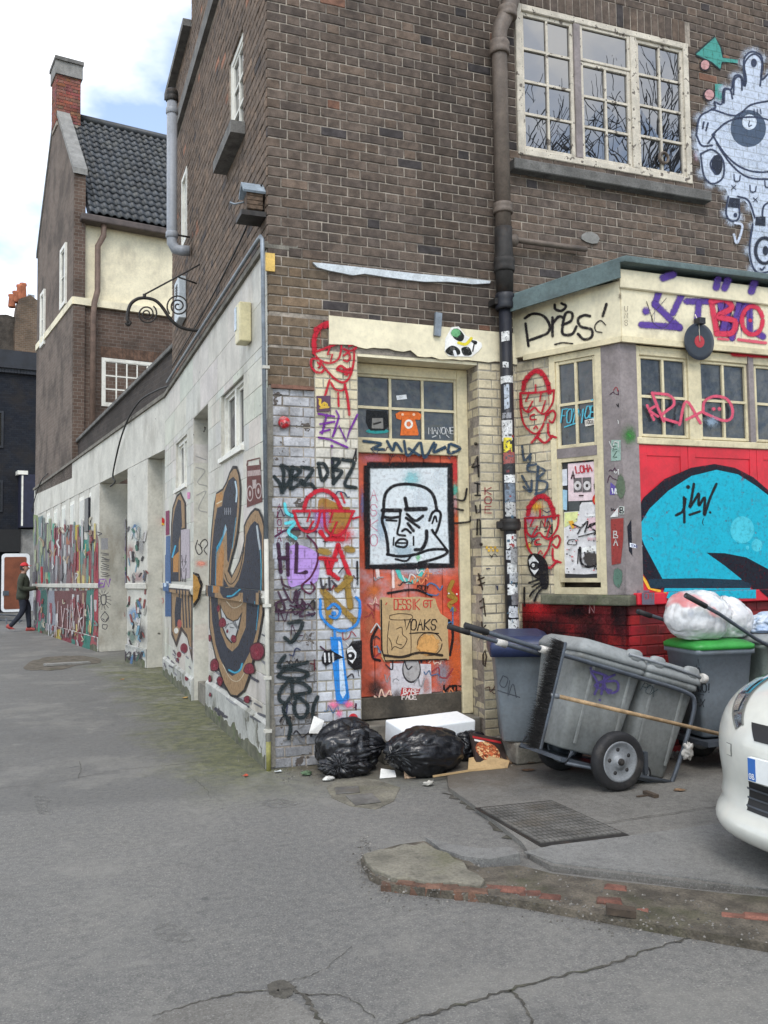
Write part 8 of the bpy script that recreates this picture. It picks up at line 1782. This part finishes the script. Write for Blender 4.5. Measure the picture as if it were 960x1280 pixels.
# street buildings closing the view
BGW = Wall(FA+FU*22.0, TN, -FU)
uzb = lambda x, y: BGW.uz(x, y)
# white van with its rear door swung open, brown ply lining
VNW = Wall(FA+FU*15.2, TN, -FU); vu = lambda x, y: VNW.uz(x, y)
vn = thing('white_van', 'white van with an open rear door lined in brown plywood', 'van', VNW.P(vu(10, 795)[0], 0, 0))
mat('van_white', S(226, 228, 230), 0.35, 0.04, 2, coat=.4); mat('ply_brown', S(122, 70, 48), 0.7, 0.15, 4)
x0, z1 = vu(2, 692); x1, _ = vu(37, 692); z0 = .30; zb = .32
def vpoly(mb, pts, n0, th): mb.prism([VNW.P(u_, n0, z) for u_, z in pts], VNW.N*th)
mb = MB(); rr_ = rounded_rect(x0, x1, zb, z1, .10); vpoly(mb, rr_, 0, .05); dr = mb.build('rear_door', 'van_white', vn)
mb = MB(); vpoly(mb, rounded_rect(x0+.07, x1-.09, zb+.08, z1-.10, .05), .05, .012); mb.build('door_lining', 'ply_brown', dr)
mb = MB(); u_, z_ = vu(6, 741); mb.box((u_-.06, .062, z_-.08), (u_+.10, .08, z_+.06), VNW.M); mb.build('latch', 'frame_steel', dr)
xr, _ = vu(47, 760); zt_ = vu(40, 735)[1]
mb = MB(); vpoly(mb, [(x1+.02, zb), (xr+.3, zb), (xr+.3, zt_), (x1+.02, zt_)], -.30, .05); mb.build('rear_panel', 'van_white', vn)
mb = MB(); mb.prism([VNW.P(u_, -.5, z) for u_, z in ((x0-2.2, .3), (x0-.1, .3), (x0-.1, 2.05), (x0-.25, 2.35), (x0-2.0, 2.35), (x0-2.2, 2.05))], FU*4.5); bevel(mb.build('body', 'van_white', vn), .08, 3)
for s_ in (.3, 3.6): wheel(vn, VNW.P(x0-.12, -.5-s_-.3, .33), .33, .2, TN, 5)
tr = thing('goods_trolley', 'low grey metal goods trolley beside the van door', 'trolley', VNW.P(vu(8, 795)[0], .6, 0))
for pts in (((-3, 768), (26, 770)), ((-3, 775), (28, 776)), ((8, 772), (8, 792)), ((24, 772), (26, 796))): mb = MB(); mb.tube([VNW.px(x, y, .5) for x, y in pts], .02, 6); mb.build('rail', 'frame_steel', tr)
# black-painted brick corner premises
bb = thing('black_building', 'black painted brick shop building across the end of the alley', 'building', BGW.P(uzb(20, 700)[0], 0, 0))
ul, zl = uzb(-60, 455); ur, _ = uzb(75, 455)
mb = MB(); mb.box((ul, -3, 0), (ur, 0, zl), BGW.M); mb.build('wall', 'distant_black_brick', bb)
mb = MB(); za, zb_ = uzb(20, 440)[1], uzb(20, 462)[1]; mb.box((ul, 0, zb_), (ur, .22, za), BGW.M); 
for k in range(34): mb.box((ul+k*(ur-ul)/34, 0, zb_-.16), (ul+k*(ur-ul)/34+.10, .14, zb_), BGW.M)
mb.build('cornice', 'black_brick', bb)
for (xa, xb, ya, yb) in ((-8, 4, 513, 560), (-8, 3, 600, 640)):
    ua, z1_ = uzb(xa, ya); ub, z0_ = uzb(xb, yb); f = frame_mesh(BGW, ua, ub, z0_, z1_, .08, -.05, .05).build('window', 'black_brick', bb); mb = MB(); mb.box((ua+.08, .0, z0_+.08), (ub-.08, .012, z1_-.08), BGW.M); mb.build('pane', 'dark_glass', f)
ua, z1_ = uzb(23, 594); ub, z0_ = uzb(42, 660); mb = MB(); mb.box((ua, .0, z0_), (ub, .5, z1_), BGW.M); sg_ = mb.build('projecting_sign', mat('sign_navy', (0.02, 0.022, 0.045), 0.5), bb); 
mb = MB(); mb.box((ua+.04, .505, z0_+.05), (ua+.10, .51, z1_-.05), BGW.M); mb.box((ua-.1, .02, z1_-.02), (ua+.25, .55, z1_+.12), BGW.M); mb.build('sign_edge', 'white_wood', sg_)
ua, z1_ = uzb(-10, 662); ub, z0_ = uzb(24, 690); mb = MB(); mb.box((ul, .01, z0_), (ub, .35, z1_), BGW.M); mb.build('shop_fascia', 'car_black', bb)
ua, z1_ = uzb(24, 662); ub, _ = uzb(46, 662); mb = MB(); mb.box((ua, .01, 0), (ub, .25, z1_), BGW.M); mb.build('shop_pilaster', 'concrete', bb)
# tiled roof and brick chimney behind the black premises
BG2 = Wall(FA+FU*26.0, TN, -FU); u2 = lambda x, y: BG2.uz(x, y)
rh = thing('tiled_house', 'old house with mossy tiled roof and brick chimney behind the black building', 'house', BG2.P(u2(10, 440)[0], 0, 0))
pl_ = [u2(-60, 445), u2(47, 445), u2(47, 415), u2(30, 400), u2(8, 393), u2(-60, 393)]
mb = MB(); mb.prism([BG2.P(u_, 0, z) for u_, z in pl_], FU*3); mb.build('roof', mat('old_tiles', (0.075, 0.062, 0.05), 0.9, 0.3, 3, bump=.6, bscale=14, bdist=.05), rh)
q0, q1 = u2(-30, 470), u2(60, 444); mb = MB(); mb.box((q0[0], 0.0, 0), (q1[0], .1, q1[1]), BG2.M); mb.build('wall', 'distant_brick', rh)
ua, z1_ = u2(10, 441); ub, z0_ = u2(27, 458); f = MB().box((ua, .1, z0_), (ub, .25, z1_), BG2.M).build('dormer_window', 'white_wood', rh); MB().box((ua+.1, .25, z0_+.1), (ub-.1, .26, z1_-.1), BG2.M).build('pane', 'dusty_glass', f)
cpts = [u2(x, y) for x, y in ((17, 450), (17, 415), (20, 385), (22, 377), (36, 372), (47, 380), (49, 450))]
mb = MB(); mb.prism([BG2.P(u_, .4, z) for u_, z in cpts], FU*.9); ch = mb.build('chimney', 'distant_brick', rh)
for x, y0_, y1_ in ((14, 370, 386), (19, 366, 380), (24, 358, 377), (28, 356, 376)):
    ua, z1_ = u2(x, y0_); _, z0_ = u2(x, y1_); mb = MB(); mb.lathe([(.13, 0), (.15, .05), (.12, (z1_-z0_)*.8), (.15, (z1_-z0_)*.9), (.14, z1_-z0_)], BG2.P(ua, .2, z0_), n=12); mb.build('chimney_pot', 'chimney_pot', ch)
ua, z1_ = u2(36, 366); ub, z0_ = u2(44, 400); mb = MB(); mb.box((ua, -.6, z0_), (ub, -.2, z1_), BG2.M); mb.build('flue_stack', 'grey_pipe', ch)
# ================================================================= bare trees across the yard (mirrored in the upstairs window)
def tree(loc, h, seed, label):
    rd = random.Random(seed); t = thing('bare_tree', label, 'tree', loc, group='bare trees across the yard'); tk = MB(); cr = MB()
    def grow(mb, p, d, ln, r, depth):
        q = p+d*ln; mid = p+d*ln*.5+V((rd.gauss(0, 1), rd.gauss(0, 1), rd.gauss(0, .4)))*ln*.05
        mb.tube([p, mid, q], [r, r*.85, r*.68], 6 if depth < 2 else 4 if depth < 4 else 3, cap=False)
        if depth >= 6: return
        for k in range(3 if depth < 5 else 2):
            a_ = d.orthogonal(); a_.rotate(Matrix.Rotation(rd.uniform(0, 6.28), 3, d)); sp_ = rd.uniform(.28, .75)
            nd = (d*math.cos(sp_)+a_.normalized()*math.sin(sp_)+V((0, 0, .10))).normalized()
            grow(cr, q if k < 2 else mid.lerp(q, .5), nd, ln*rd.uniform(.62, .86), r*.62, depth+1)
    grow(tk, V(loc), V((0, 0, 1)), h*.25, h*.012, 0)
    tk.build('trunk', mat('bark_%d' % seed, (0.11, 0.10, 0.09), 0.9, 0.3, 9), t, fix=False); cr.build('crown', MT['bark_%d' % seed], t, fix=False)
tree((9.0, -9.5, 0), 14.5, 5, 'bare tree with a forked crown, mirrored in the middle of the upstairs window')
tree((12.5, -12.5, 0), 17.0, 9, 'tallest bare tree across the yard, mirrored in the upstairs window by the painted creature')
tree((5.6, -11.5, 0), 13.0, 14, 'shortest bare tree across the yard, mirrored in the upstairs window by the soil pipe')
